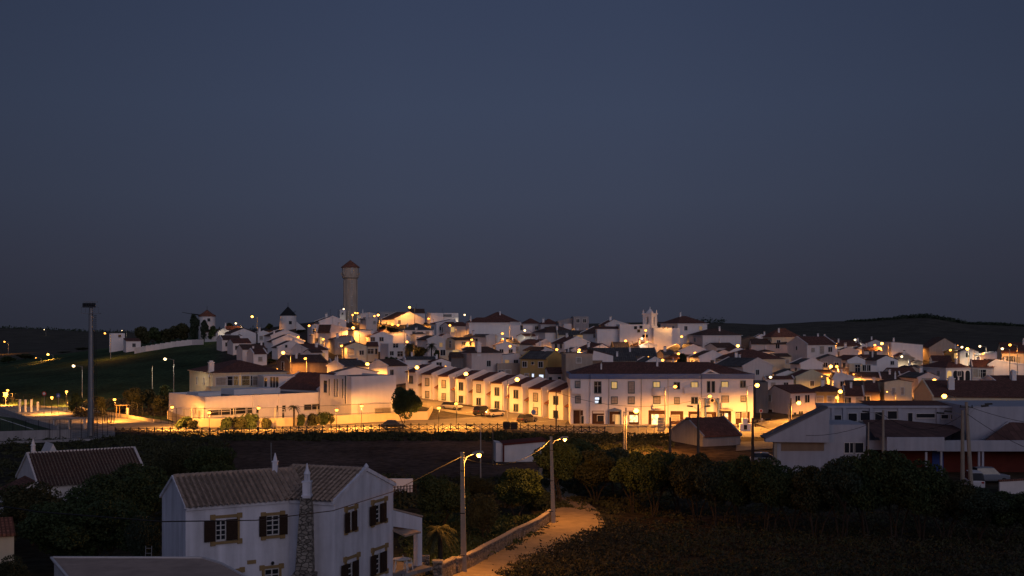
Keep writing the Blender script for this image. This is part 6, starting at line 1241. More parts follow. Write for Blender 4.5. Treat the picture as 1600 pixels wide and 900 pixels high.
# ------------------------------------------------------------------ sports ground
def sports():
    Y = 201; X = XY(142, Y); g = -18.5; o = thing('floodlight_mast', 'tall grey floodlight mast with a platform of lamps above the sports ground', 'floodlight mast', (X, Y, g)); s = Y/F; zt = lambda py: -(py-HZ)*s-g
    MB(M['metal']).tube([(0, 0, -.5), (0, 0, zt(490)), (0, 0, zt(473))], [.55, .34, .22], seg=14).build('shaft', o)
    b = MB(M['metal']); b.box(-1.5, 1.5, -.5, .5, zt(490.3), zt(489.4)); b.box(-1.1, 1.1, -.1, .1, zt(472.5), zt(471)); [b.tube([(x, -.45, zt(489.4)), (x, -.45, zt(489.4)+1)], .03, seg=5) for x in (-1.4, -.7, 0, .7, 1.4)]; b.tube([(-1.4, -.45, zt(489.4)+1), (1.4, -.45, zt(489.4)+1)], .03, seg=5); b.build('platform', o)
    for k, x in enumerate((-1.05, -.62, -.2, .22, .64)):
        for zz_ in (473.5, 477): MB(M['black'], M['glass']).box(x-.17, x+.17, -.45, -.11, zt(zz_)-.38, zt(zz_), M['black']).box(x-.14, x+.14, -.47, -.451, zt(zz_)-.35, zt(zz_)-.05, M['glass']).build('floodlight', o)
    b = MB(M['black'])
    for x in (.62, .95): b.tube([(x, .1, 0), (x*.8, .1, zt(492))], .03, seg=5)
    for k in range(60): z = k*(zt(492))/60+.2; b.box(.55, .95, .07, .12, z, z+.04)
    b.build('ladder', o)
    # low white barrier walls round the pitch
    def lowwall(label, pts, h, t=.12, m='grey', y0=150):
        P = [gx(*p, y0=y0) for p in pts]; W = MB(M[m])
        for a, c in zip(P, P[1:]):
            d = (c-a).normalized(); nn = Vector((-d.y, d.x, 0))*t; z0, z1 = G(a.x, a.y), G(c.x, c.y)
            W.prism([(a.x-nn.x, a.y-nn.y, z0-.6), (c.x-nn.x, c.y-nn.y, z1-.6), (c.x-nn.x, c.y-nn.y, z1+h), (a.x-nn.x, a.y-nn.y, z0+h)], (2*nn.x, 2*nn.y, 0))
        return tag(W.build('low_wall'), label, 'wall')
    lowwall('blue-white low barrier wall running diagonally along the pitch', [(-20, 640), (4, 645), (48, 663), (90, 675)], 1.0)
    lowwall('white barrier wall along the near edge of the pitch', [(-60, 692), (0, 690), (60, 688), (112, 686)], 1.6)
    lowwall('pale concrete kerb wall closing off the sports ground above the field', [(-80, 695), (0, 694), (80, 691), (144, 689), (177, 684), (180, 676)], .35)
    lowwall('pale low planter wall beside the lamp of the bus shelter', [(105, 634), (140, 645), (198, 653), (240, 661)], .6, m='beige')
    # fence of slim posts with mesh
    def mesh_fence(label, pts, h, n, y0=150):
        P = [gx(*p, y0=y0) for p in pts]; o = thing('mesh_fence', label, 'fence', (0, 0, 0), 0, 'sports ground fences'); b = MB(M['black']); tot = sum((c-a).length for a, c in zip(P, P[1:])); pm = MB(M['black']).tube([(0, 0, -.3), (0, 0, h)], .045, seg=5).mesh('post')
        for a, c in zip(P, P[1:]):
            k_ = max(2, round(n*(c-a).length/tot))
            for k in range(k_): q = a.lerp(c, k/k_); q.z = G(q.x, q.y); inst(pm, 'post', o, q)
            for z in (0.1, h*.5, h): b.tube([(a.x, a.y, G(a.x, a.y)+z), (c.x, c.y, G(c.x, c.y)+z)], .022, seg=4)
            L = (c-a).length; m_ = int(L/.35)
            for k in range(m_): q = a.lerp(c, k/m_); z = G(q.x, q.y); b.box(q.x-.006, q.x+.006, q.y-.006, q.y+.006, z, z+h)
        b.build('wire_mesh', o)
    mesh_fence('long slim-posted mesh fence between the sports ground paving and the street', [(-40, 629), (20, 632), (90, 641), (160, 658), (178, 668)], 2.4, 26)
    mesh_fence('tall mesh fence along the near edge of the pitch', [(-60, 692), (0, 690), (60, 688), (144, 686), (176, 680)], 3.2, 15)
    mesh_fence('tall mesh fence on the roadside left of the school', [(198, 652), (240, 660), (300, 668)], 3.0, 10)
    # dugout frames and white posts
    for k, (px, py) in enumerate(((31, 645), (40, 645), (49, 645), (59, 643))):
        q = gx(px, py, y0=150); o = MB(M['frame']).box(-.16, .16, -.16, .16, -.2, 2.6 if k < 3 else 1.9).build('white_post'); o.location = q
        tag(o, ('first white square post on the sports ground paving', 'second white square post on the sports ground paving', 'third white square post on the sports ground paving', 'shorter white post on the paving, by the diagonal barrier')[k], 'post', 'white posts on the paving')
    q = gx(104, 672, y0=150); o = thing('dugout', 'flat-roofed low dugout with white side panels behind the pitch', 'dugout', (q.x, q.y, q.z), R(6))
    MB(M['conc']).box(-2.2, 3.2, -.9, 1.2, 1.9, 2.05).build('roof', o); b = MB(M['frame']); [b.box(x, x+.1, -.7, 1, 0, 1.898) for x in (-2, .5, 3)]; b.build('side_panel', o)
    q = gx(190, 654, y0=150); o = thing('bus_shelter', 'open bus shelter frame with a lit notice panel beside the street', 'bus shelter', (q.x, q.y, q.z), R(-8))
    b = MB(M['ocht']); [b.tube([(x, y, 0), (x, y, 2.4)], .06, seg=6) for x in (-1, 1) for y in (0, 1.2)]; b.box(-1.2, 1.2, -.2, 1.4, 2.4, 2.52); b.build('frame', o); MB(M['frame']).box(.35, .85, 1.1, 1.15, .5, 1.9).build('notice_panel', o)
    q = gx(9, 632, y0=200); o = thing('lightbox_sign', 'small yellow lit box sign under the lamp at the sports ground end', 'sign', (q.x, q.y, q.z)); MB(M['pole']).tube([(0, 0, 0), (0, 0, 1.7)], .06, seg=6).build('post', o); MB(mat('yellow_lit_box', (.6, .45, .1), emit=(1, .6, .12), es=.8, var=0)).box(-.45, .45, -.12, .12, 1.7, 2.6).build('sign_box', o)
sports()
# garden wall stepping down the green hill
W = MB(M['white2']); pts = [(210, 541, 392), (228, 540.5, 396), (250, 537.5, 398), (275, 534, 402), (275.2, 532, 402), (300, 531.5, 402), (318, 531, 398)]
for a, c in zip(pts, pts[1:]):
    A, C_ = at(*a), at(*c); za, zc = G(A.x, A.y), G(C_.x, C_.y); n_ = 3
    for k in range(n_):
        p0, p1 = A.lerp(C_, k/n_), A.lerp(C_, (k+1)/n_); zt_ = max(G(p0.x, p0.y), G(p1.x, p1.y))+1.7
        W.prism([(p0.x, p0.y-.1, zt_-4), (p1.x, p1.y-.1, zt_-4), (p1.x, p1.y-.1, zt_), (p0.x, p0.y-.1, zt_)], (0, .25, 0))
tag(W.build('garden_wall'), 'long whitewashed garden wall stepping up the crest of the green hill', 'wall')
# ------------------------------------------------------------------ foliage
def quads_mesh(name, C, size, m, rnd, up=.0, asp=1.6):
    n = len(C); a = rnd.normal(size=(n, 3)); a[:, 2] *= 1-up; a /= np.linalg.norm(a, axis=1)[:, None]
    r = rnd.normal(size=(n, 3)); b = np.cross(a, r); b /= np.linalg.norm(b, axis=1)[:, None]
    sz = size*rnd.uniform(.6, 1.35, (n, 1)); a = a*sz*asp*.5; b = b*sz*.5
    V = np.stack([C-a, C-b*.9, C+a, C+b*.9], 1).reshape(-1, 3)
    me = bpy.data.meshes.new(name); me.vertices.add(4*n); me.vertices.foreach_set("co", V.ravel())
    me.loops.add(4*n); me.loops.foreach_set("vertex_index", np.arange(4*n, dtype=np.int32)); me.polygons.add(n)
    me.polygons.foreach_set("loop_start", np.arange(0, 4*n, 4, dtype=np.int32)); me.update(calc_edges=True); me.validate(); me.materials.append(m); return me
def crown_points(rnd, n, H, Rr, z0, clumps, flat=.75, cr=.36):
    cz = (z0+1)/2*H; P = []
    k = 0
    while k < clumps:
        d = rnd.uniform(-1, 1, 3)
        if (d**2).sum() > 1: continue
        d = d*(.95 if rnd.rand() > .3 else .6); c = np.array([d[0]*Rr*(1-cr*.6), d[1]*Rr*(1-cr*.6), cz+d[2]*(1-z0)*H*.5*(1-cr*.5)]); k += 1
        m_ = n//clumps; v = rnd.normal(size=(m_, 3)); v /= np.linalg.norm(v, axis=1)[:, None]; rad = rnd.uniform(.55, 1.05, (m_, 1))**.6*cr*Rr*rnd.uniform(.65, 1.2)
        v = v*rad; v[:, 2] *= flat; P.append(c+v)
    return np.vstack(P)
def tree_proto(seed, H, Rr, z0, clumps, n, leaf, size, flat=.75, cr=.36, trunks=1, tr=.16, lean=.2):
    rnd = np.random.RandomState(seed); C = crown_points(rnd, n, H, Rr, z0, clumps, flat, cr); C[:, 2] = np.maximum(C[:, 2], z0*H*.55)
    crown = quads_mesh('crown', C, size, M[leaf], rnd); b = MB(M['bark']); pr = random.Random(seed)
    for t in range(trunks):
        a = pr.uniform(0, 6.28); L = lean*H*pr.uniform(.5, 1.2) if trunks > 1 else lean*.3*H; bx, by = (pr.uniform(-.4, .4), pr.uniform(-.4, .4)) if trunks > 1 else (0, 0); f = .6 if trunks > 1 else 1
        p1 = Vector((bx+math.cos(a)*L*.35, by+math.sin(a)*L*.35, H*z0*.6)); p2 = Vector((bx+math.cos(a)*L, by+math.sin(a)*L, H*(z0+.12)))
        b.tube([(bx, by, -.4), p1, p2], [tr*f, tr*f*.8, tr*f*.6], seg=6)
        for q in range(4):
            a2 = a+pr.uniform(-1.6, 1.6)+q*1.5; L2 = Rr*pr.uniform(.4, .75); e = p2+Vector((math.cos(a2)*L2, math.sin(a2)*L2, H*(1-z0)*pr.uniform(.25, .6)))
            mid = p2.lerp(e, .5)+Vector((0, 0, -.15)); b.tube([p1.lerp(p2, pr.uniform(.6, 1)), mid, e], [tr*f*.5, tr*f*.32, .02], seg=5)
    return (b.mesh('trunk'), crown)
TP = {
 'belt': [tree_proto(s, 6.5, 2.9, .34, 44, 26000, ['leaf', 'leaf2', 'leaf3', 'leaf'][s % 4], .14, trunks=4, tr=.15, lean=.22) for s in (11, 12, 13, 14, 15)],
 'round': [tree_proto(s, 5.5, 2.7, .14, 36, 22000, ['leaf3', 'leaf'][s % 2], .14, trunks=2, tr=.16) for s in (21, 22, 23)],
 'wide': [tree_proto(s, 6, 4.6, .12, 64, 42000, 'leaf', .15, trunks=3, tr=.2, cr=.27) for s in (31, 32)],
 'olive': [tree_proto(s, 5, 2.6, .10, 30, 17000, 'leaf2', .13, trunks=3, tr=.12, cr=.4) for s in (41, 42)],
 'small': [tree_proto(s, 4, 2.0, .08, 16, 3200, ['leaf', 'leaf2'][s % 2], .30, trunks=1, tr=.14, cr=.42) for s in (51, 52, 53)],
 'bush': [tree_proto(s, 1.5, 1.2, .02, 10, 1300, ['leaf2', 'leaf'][s % 2], .20, trunks=1, tr=.05, cr=.5) for s in (61, 62)],
 'cypress': [tree_proto(71, 9, 1.6, .03, 46, 7000, 'leaf3', .32, flat=1.6, cr=.40)],
}
KINDL = {'belt': 'tree', 'round': 'tree', 'wide': 'tree', 'olive': 'tree', 'small': 'tree', 'bush': 'bush', 'cypress': 'cypress tree'}
PH = {'belt': (6.5, 2.9), 'round': (5.5, 2.7), 'wide': (6, 4.6), 'olive': (5, 2.6), 'small': (4, 2.0), 'bush': (1.5, 1.2), 'cypress': (9, 1.6)}
CNT = {}
def tree(label, px, pt, Y, wpx, kind='round', group=None, rz=None, name=None):
    """px: trunk; pt: sight line of the top; Y: distance; wpx: crown width in survey pixels"""
    X = XY(px, Y); g = G(X, Y); H_ = -(pt-HZ)/F*Y-g; k = CNT.get(kind, 0); CNT[kind] = k+1; tk, cr = TP[kind][k % len(TP[kind])]
    sz = H_/PH[kind][0]; sr = wpx*Y/F/2/PH[kind][1]
    if H_ < .4: print('TREE low', label, H_); sz = .3
    rn = random.Random(px*3+int(pt)); rz = rn.uniform(0, 6.28) if rz is None else rz
    o = thing(name or {'bush': 'bush', 'cypress': 'cypress'}.get(kind, 'broadleaf_tree'), label, KINDL[kind], (X, Y, g), rz, group); o.scale = (sr, sr, sz)
    inst(tk, 'trunk', o); inst(cr, 'crown', o); return o
g_ = 'trees in the gardens around the white house'
tree("broad dark tree filling the garden beside the big white house", 148, 768, 84, 225, 'wide', g_)
tree("broad dark tree between the red farmhouse roof and the white house", 205, 728, 106, 190, 'wide', g_)
tree("dense round tree standing behind the ridge of the white house", 328, 692, 133, 84, 'round', g_)
tree("grey-green tree above the end of the red farmhouse roof", 268, 697, 142, 66, 'olive', g_)
tree("rusty olive tree in front of the farmhouse's gable", 40, 748, 96, 125, 'olive', g_)
tree("bushy tree at the frame edge below the farmhouse", -12, 790, 90, 90, 'olive', g_)
tree("dark shrub tree hard against the blue shaded end wall of the white house", 226, 802, 78, 62, 'round', g_)
tree("low shrub in the corner beside the flat brown roof", 12, 868, 70, 80, 'olive', g_)
tree("dark tree directly above the porch, left of the lane lamp", 690, 732, 108, 88, 'round', g_)
tree("scruffy tree beyond the wire, behind the lane lamp", 744, 742, 132, 60, 'olive', g_)
tree("round bushy tree enclosed by the stone wall beside the lane", 806, 727, 118, 92, 'round', g_)
tree("low shrub tree between the lane lamp and the round bushy tree", 757, 768, 104, 60, 'olive', g_)
tree("shrub tree growing over the stone wall near the far lane lamp", 838, 762, 122, 50, 'round', g_)
g_ = 'belt of trees along the lane and the market hall'
belt = [(873, 692, 126, 92), (905, 684, 138, 90), (928, 700, 127, 86), (962, 696, 132, 84), (992, 706, 121, 84), (1025, 708, 118, 82), (1058, 706, 121, 84), (1085, 704, 113, 88), (1122, 716, 110, 90), (1160, 712, 109, 92), (1200, 719, 106, 94), (1240, 727, 105, 92),
        (1278, 724, 103, 96), (1318, 709, 102, 104), (1358, 703, 102, 110), (1398, 709, 101, 108), (1438, 716, 100, 104), (1482, 742, 99, 98), (1526, 758, 98, 98), (1568, 768, 98, 92), (1610, 772, 97, 90)]
nm = ["tree at the near corner of the belt, dark against the white shed", "tallest tree of the clump behind the far lane lamp", "amber-tinged tree on the inside of the lane bend", "tree behind the inside of the lane bend, under the lit timber pole", "first tree of the belt past the lane bend",
      "belt tree below the lit timber pole's foot", "belt tree below the first unlit lamp arm pole", "rounded belt tree in front of the derelict shed", "belt tree below the white end wall of the derelict shed", "belt tree under the drooping lamp arm pole", "belt tree in front of the parked white car",
      "belt tree before the market hall's sloping fascia", "belt tree before the market hall's long window band", "high belt tree before the low block of the market hall", "highest belt tree, before the market hall's concrete poles", "belt tree hiding the red arcade wall", "belt tree in front of the blue door",
      "belt tree under the crossed double pole", "low belt tree before the parked small van", "low belt tree before the white yard wall", "last belt tree cut by the frame edge"]
for (px, pt, Y, wp), l_ in zip(belt, nm): tree(l_, px, pt, Y, wp, 'belt', g_)
tree("thick round tree at the terrace street corner beside the school hall", 633, 598, 213, 52, 'round', 'trees by the school')
for k, (px, pt, Y, w_) in enumerate(((352, 651, 210, 24), (372, 648, 211, 26), (392, 645, 212, 30), (415, 650, 212, 18), (469, 645, 215, 14), (488, 643, 216, 26), (504, 642, 217, 22), (517, 644, 218, 16), (285, 650, 214, 28), (301, 654, 213, 20))):
    tree(["bush before the first strip window of the school", "bush before the second strip window of the school", "amber-lit taller bush between school windows and the first pier", "small bush right of the school's first pier", "slim bush beside the little palm of the school", "wide bush under the school's last strip windows",
          "bush behind the railing near the school hall corner", "small bush at the foot of the school hall's slit windows", "bush at the corner of the school garden", "low bush behind the garden corner lamp"][k], px, pt, Y, w_, 'bush', 'bushes in the school garden')
gh = 'trees and shrubs among the hill houses'
for l_, px, pt, Y, w_, kd in (
    ("tall dark cypress in front of the orange-capped windmill", 303, 487, 416, 17, 'cypress'), ("second cypress, lower and right before the orange-capped windmill", 320, 497, 410, 14, 'cypress'), ("dark tree behind the garden wall, lowest on the crest", 222, 511, 420, 30, 'small'), ("dark tree behind the garden wall, second along", 240, 510, 422, 34, 'small'),
    ("dark tree behind the garden wall, third along", 262, 509, 422, 34, 'small'), ("dark tree behind the garden wall, left of the cypress", 283, 506, 420, 34, 'small'), ("round dark tree before the windmill's right flank", 333, 508, 408, 20, 'small'), ("dark bush tree among the white gables below the lonely lamp", 403, 516, 392, 22, 'small'),
    ("small tree on the skyline right of the pale lamp", 358, 505, 432, 14, 'small'), ("dark trees at the foot of the black-capped windmill", 421, 505, 436, 12, 'small'), ("shrub against the sloping wall of the black-capped windmill", 469, 519, 404, 16, 'small'), ("conical dark pine left of the ochre gabled house", 524, 528, 345, 16, 'cypress'),
    ("dark spreading tree under the twin lamp", 610, 512, 395, 26, 'small'), ("thick tree above the amber wall lamp", 600, 508, 402, 18, 'small'), ("tree overhanging the palm garden", 652, 538, 318, 30, 'small'), ("shrub glowing amber under the balcony house", 611, 556, 296, 30, 'bush'),
    ("scraggly tree lit by the lamp above the apartment block pediment", 1066, 553, 298, 18, 'small'), ("small tree right of the palm garden", 683, 546, 312, 14, 'small'), ("tree among the courtyard lamps", 1470, 552, 330, 18, 'small'), ("dark tree on the white gables' slope, beside the shed stack", 430, 548, 330, 24, 'small'),
    ("dark shrub below the lowest white shed of the green hill field", 420, 560, 318, 26, 'small'), ("bush on the lit verge by the tall pale lamp", 232, 603, 246, 34, 'small'), ("dark bush left on the verge above the bus shelter", 210, 606, 242, 34, 'small'), ("amber-flecked bush on the verge beside the villa", 258, 600, 250, 34, 'small'), ("dark verge bush close to the school roof corner", 250, 612, 236, 30, 'small'),
    ("tree by the valley road, left of the starry valley lamp", 40, 553, 470, 28, 'small'), ("tree by the valley road at the frame edge", 12, 556, 450, 30, 'small'), ("tree by the valley road right of the starry lamp", 100, 549, 500, 30, 'small'), ("valley tree under the floodlight mast", 130, 546, 520, 30, 'small'),
    ("shrub beside the round road sign", 118, 612, 240, 26, 'small'), ("shrub right of the floodlight mast's shaft", 158, 614, 236, 26, 'small')):
    tree(l_, px, pt, Y, w_, kd, gh)
def palm(label, px, pt, Y, wpx, group=None):
    X = XY(px, Y); g = G(X, Y); s = Y/F; H_ = max(1.2, -(pt-HZ)*s-g); r = wpx*s/2; o = thing('palm_tree', label, 'palm tree', (X, Y, g), 0, group); th = H_-r*.55
    MB(M['bark']).tube([(0, 0, -.3), (.05, 0, th*.5), (0, 0, th)], [.2, .16, .17], seg=8).build('trunk', o); b = MB(M['leaf2']); rn = random.Random(px)
    for k in range(30):
        a = k*2.4; el = rn.uniform(-.5, 1.15); P = []
        for q in range(7): t = q/6; P.append(Vector((math.cos(a)*r*t*math.cos(el*.6), math.sin(a)*r*t*math.cos(el*.6), th+r*(math.sin(el)*t-.75*t*t))))
        sd = Vector((-math.sin(a), math.cos(a), 0))
        for q in range(6):
            for sg in (-1, 1):
                for u in (0, .5):
                    p0 = P[q].lerp(P[q+1], u); p1 = P[q].lerp(P[q+1], u+.4); wv = sd*sg*r*.26*(1-.6*q/6); dz = Vector((0, 0, -r*.10)); b.face([p0, p1, p1+wv+dz+(P[q+1]-P[q])*.5])
    b.build('fronds', o)
palm("small palm with drooping fronds inside the wall beside the porch", 687, 812, 82, 58)
palm("palm by the balcony house, the one further up the slope", 640, 533, 306, 22, 'palms in mid slope'); palm("palm by the balcony house, in front of the striped pergola", 674, 534, 304, 20, 'palms in mid slope'); palm("little palm in the school garden above the boundary wall", 459, 630, 214, 20)

# ground cover
def scrub(name, label, regions, m, size, seed=1, zoff=.0):
    rnd = np.random.RandomState(seed); C = []
    for (p0, p1, y0, y1, n, h, ok) in regions:
        k = 0; tries = 0
        while k < n and tries < n*6:
            tries += 1
            Y = rnd.uniform(y0, y1); u = rnd.uniform(p0, p1)
            if ok and not ok(u, Y): continue
            X = XY(u, Y); g = G(X, Y); m_ = rnd.randint(14, 60); r = rnd.uniform(.15, .7)*h; q = rnd.normal(size=(m_, 3))*[r, r, r*.5]; q[:, 2] = np.abs(q[:, 2]); C.append(np.array([X, Y, g])+q); k += 1
    o = bpy.data.objects.new(name, quads_mesh(name, np.vstack(C), size, M[m], rnd, asp=2.2)); SC.collection.objects.link(o); return tag(o, label, 'undergrowth', None, 'stuff')
def off_lane(u, Y):      # right-hand edge of the lane
    e = np.interp(Y, [80, 90, 97, 105, 112, 120, 130], [790, 812, 850, 905, 962, 930, 890]); return u > e
scrub('undergrowth', 'dry scrub covering the dark bank beside the lane', [(800, 1750, 68, 124, 1300, .55, off_lane), (800, 1750, 70, 110, 260, 1.5, off_lane), (820, 1010, 84, 112, 300, 1.3, off_lane)], 'leafdry', .12, 2)
scrub('weeds', 'low green weeds on the dark bank under the tree belt', [(800, 1750, 66, 126, 900, .8, off_lane), (900, 1750, 96, 112, 300, .8, off_lane)], 'leaf2', .12, 3)
scrub('field_weeds', 'rough weeds on the field edge below the road railing', [(180, 1050, 122, 204, 1500, .8, lambda u, Y: not (148 < Y < 196 and 345 < u < 860)), (300, 1050, 194, 204, 500, .7, None), (-100, 350, 100, 200, 900, .9, None)], 'leaf2', .22, 4)
scrub('verge_grass', 'amber-lit rough grass verge along the street below the green hill', [(120, 300, 234, 262, 350, .8, None)], 'leafdry', .3, 6)
scrub('garden_weeds', 'weeds and low plants in the dark garden inside the stone wall', [(640, 850, 86, 118, 700, .7, lambda u, Y: u < np.interp(Y, [84, 92, 100, 108, 114], [690, 735, 790, 835, 850]))], 'leaf', .13, 8)
# the wood on the far hill
rnd = np.random.RandomState(9); C = []
for u in np.arange(1330, 1600, 3.0):
    hh = np.interp(u, [1330, 1400, 1420, 1480, 1510, 1560, 1600], [1.5, 2.5, 4.5, 4, 2.5, 3, 2])*rnd.uniform(.6, 1.2); X = XY(u, 1490); q = np.clip(rnd.normal(size=(110, 3)), -1.5, 1.5)*[4, 4, hh*.5]; C.append(np.array([X, 1490, G(X, 1490)+hh*.2])+q)
for u in np.arange(1080, 1130, 7.0):
    X = XY(u, 1490); q = rnd.normal(size=(40, 3))*[2, 2, 1.8]; C.append(np.array([X, 1490, G(X, 1490)+2])+q)
for u in np.arange(-80, 700, 6.0):
    X = XY(u, 1480); q = rnd.normal(size=(30, 3))*[4, 4, 1.2]; C.append(np.array([X, 1480, G(X, 1480)])+q)
o = bpy.data.objects.new('woods', quads_mesh('woods', np.vstack(C), 1.5, M['leaf3'], rnd)); SC.collection.objects.link(o); tag(o, 'far wood along the ridge beyond the town', 'wood', None, 'stuff')

# ------------------------------------------------------------------ the big white house
def tile_slope(b, O, U, V, Lu, Lv, clip=None):
    """barrel tiles: O upper corner at the ridge, U along the ridge, V down the slope (unit vectors)"""
    U = Vector(U).normalized(); V = Vector(V).normalized(); N_ = U.cross(V); N_ = N_ if N_.z > 0 else -N_
    per = .29; nu = int(Lu/per)*6; rows = max(1, round(Lv/.42)); lv = Lv/rows; m = M['fgtile']; mc = M['channel']
    for r_ in range(rows):
        i0 = len(b.v)
        for e in (0, 1):
            for k in range(nu+1):
                u = Lu*k/nu; ph = (u/per) % 1; up = .055*abs(math.sin(math.pi*(ph*1.0)))**.8 if ph < .62 else .0
                up = .095*math.sin(math.pi*ph/.62) if ph < .62 else -.04*math.sin(math.pi*(ph-.62)/.38)
                b.v.append(tuple(Vector(O)+Vector((0, 0, .06))+U*u+V*(lv*(r_+e)+(.05 if e else 0))+N_*(up+.04*e+(.004*((k//6*7+r_*3) % 5)))))
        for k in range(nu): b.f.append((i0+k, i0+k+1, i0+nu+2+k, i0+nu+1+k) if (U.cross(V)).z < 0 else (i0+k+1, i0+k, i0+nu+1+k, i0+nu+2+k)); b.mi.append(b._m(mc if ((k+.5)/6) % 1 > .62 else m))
def fg_window(o, wall, o_off, px0, px1, py0, py1, trim, sh, cross=(2, 4)):
    """trim = outer trim box in survey pixels, sh = shutters"""
    def L(px, py): t, z = wall.at(px, py); return t, z
    t0, z1 = L(px0, py0); t1, _ = L(px1, py0); _, z0 = L(px0, py1); zo = o_off
    fr = MB(M['frame'], M['glass'])
    fr.box(t0, t1, -.03, .02, z0-zo, z1-zo, M['glass'])
    for k in range(cross[0]+1): x = t0+(t1-t0)*k/cross[0]; fr.box(x-.03, x+.03, -.07, -.031, z0-zo, z1-zo, M['frame'])
    for k in range(cross[1]+1): z = z0+(z1-z0)*k/cross[1]; fr.box(t0, t1, -.065, -.032, z-zo-.025, z-zo+.025, M['frame'])
    wo = fr.build('window', o)
    a, c, d, e = trim; ta, tz1 = L(a, d); tb, _ = L(c, d); _, tz0 = L(a, e); w_ = .14; b = MB(M['ocht'])
    b.box(ta, tb, -.10, -.002, tz1-zo-w_, tz1-zo).box(ta, tb, -.10, -.003, tz0-zo, tz0-zo+w_).box(tb-w_, tb, -.09, -.004, tz0-zo+w_, tz1-zo-w_).box(ta, ta+w_, -.09, -.004, tz0-zo+w_, tz1-zo-w_)
    for x in (ta, tb):
        for z in (tz0-zo+w_/2, tz1-zo-w_/2): b.box(x-.13, x+.13, -.12, -.001, z-.13, z+.13)
    b.build('window_trim', wo)
    for (s0, s1) in sh:
        u0, _ = L(s0, py0); u1, _ = L(s1, py0); b = MB(M['brownwood']); b.box(u0, u1, -.16, -.105, z0-zo-.04, z1-zo+.03)
        n = 11
        for k in range(n): z = z0-zo+(z1-z0)*(k+.5)/n; b.box(u0+.05, u1-.05, -.185, -.161, z-.035, z+.02)
        b.build('shutter', wo)
def whitehouse():
    ze, zr, zb = -9.45, -8.22, -15.8; o = thing('country_house', 'big two-storey white country house with brown shutters, barrel tiled roof and stone chimney stack', 'house', (0, 0, 0))
    wp = M['fgwall'] = mat('limewashed_wall', (.74, .73, .80), streak=.65, var=.30, scale=.9, bump=.01, bscale=9)
    a1 = R(31); d1 = Vector((math.cos(a1), math.sin(a1), 0)); n1 = Vector((-math.sin(a1), math.cos(a1), 0)); P0 = Vector((-16.9, 64, 0))
    a2 = R(159); d2 = Vector((math.cos(a2), math.sin(a2), 0)); g2 = Vector((math.cos(R(69)), math.sin(R(69)), 0)); C_ = Vector((-9.45, 65.9, 0))
    Z = Vector((0, 0, 1)); D1 = 4.5; D2 = 6.96
    b = MB(wp); q = lambda v, z: v+Z*z
    b.prism([q(P0, zb), q(P0+n1*D1, zb), q(P0+n1*D1, ze), q(P0+n1*D1/2, zr-.05), q(P0, ze)], d1*6.3); b.build('wing_wall', o)
    b = MB(wp); b.prism([q(C_, zb), q(C_+g2*D2, zb), q(C_+g2*D2, ze), q(C_+g2*D2/2, zr-.05), q(C_, ze)], d2*4.4); b.build('gable_wing_wall', o)
    # roofs
    b = MB(M['fgtile']); r1 = P0+n1*D1/2; s1 = Vector((-n1.x, -n1.y, -(zr-ze)/(D1/2))); L1 = s1.length*(D1/2); s1.normalize()
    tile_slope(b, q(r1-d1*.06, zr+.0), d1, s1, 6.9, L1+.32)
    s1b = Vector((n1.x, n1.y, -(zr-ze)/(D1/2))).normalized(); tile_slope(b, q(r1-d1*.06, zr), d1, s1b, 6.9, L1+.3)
    n = 26
    for k in range(n): c = r1+d1*(6.9*k/n); b.tube([q(c, zr+.045), q(c+d1*.30, zr+.06)], [.11, .13], seg=7)
    b.build('roof', o)
    b = MB(M['fgtile']); r2 = C_+g2*D2/2; s2 = Vector((-g2.x, -g2.y, -(zr-ze)/(D2/2))); L2 = s2.length*(D2/2); s2.normalize()
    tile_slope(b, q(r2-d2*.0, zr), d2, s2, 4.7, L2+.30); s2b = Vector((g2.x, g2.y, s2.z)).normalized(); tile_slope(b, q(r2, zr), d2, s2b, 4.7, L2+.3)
    for k in range(18): c = r2+d2*(4.6*k/18); b.tube([q(c, zr+.045), q(c+d2*.30, zr+.06)], [.11, .13], seg=7)
    b.build('roof', o)
    # cornice below the eaves and white verge on the gable
    b = MB(wp); b.prism([q(P0-n1*.13, ze-.26), q(P0-n1*.13, ze-.09), q(P0-n1*.001, ze-.09), q(P0-n1*.001, ze-.26)], d1*5.5); b.prism([q(C_-g2*.13, ze-.26), q(C_-g2*.13, ze-.09), q(C_-g2*.001, ze-.09), q(C_-g2*.001, ze-.26)], d2*2.7); b.build('cornice', o)
    b = MB(wp)
    e = -d2*.10
    for s0, z0, s1_, z1 in ((-.18, ze-.1, D2/2, zr+.02), (D2/2, zr+.02, D2+.2, ze-.1)): b.prism([q(C_+g2*s0+e, z0-.05), q(C_+g2*s1_+e, z1-.05), q(C_+g2*s1_+e, z1+.16), q(C_+g2*s0+e, z0+.16)], d2*.22)
    b.build('verge', o); b = MB(wp)
    for s0, z0, s1_, z1 in ((-.15, ze-.1, D1/2, zr+.02), (D1/2, zr+.02, D1+.15, ze-.1)): b.prism([q(P0+n1*s0-d1*.10, z0-.05), q(P0+n1*s1_-d1*.10, z1-.05), q(P0+n1*s1_-d1*.10, z1+.10), q(P0+n1*s0-d1*.10, z0+.10)], d1*.18)
    b.build('verge', o)
    MB(wp).lathe([(.12, zr+.1), (.14, zr+.22), (.03, zr+.38)], seg=8, c=((r2+e*.5).x, (r2+e*.5).y)).build('finial', o)
    # windows, placed on their walls
    w1 = Wall(P0.x, P0.y, a1); e1 = thing('tmp', None, None, tuple(P0), a1); e1.parent = o; e1.name = 'wing_front'
    fg_window(e1, w1, 0, 336.5, 352, 813.5, 844, (332, 374, 806, 851), ((318, 335.5), (352.5, 370)))
    fg_window(e1, w1, 0, 415.5, 435, 806.5, 836, (411, 441, 802, 842), ((404, 415), (435.5, 448)))
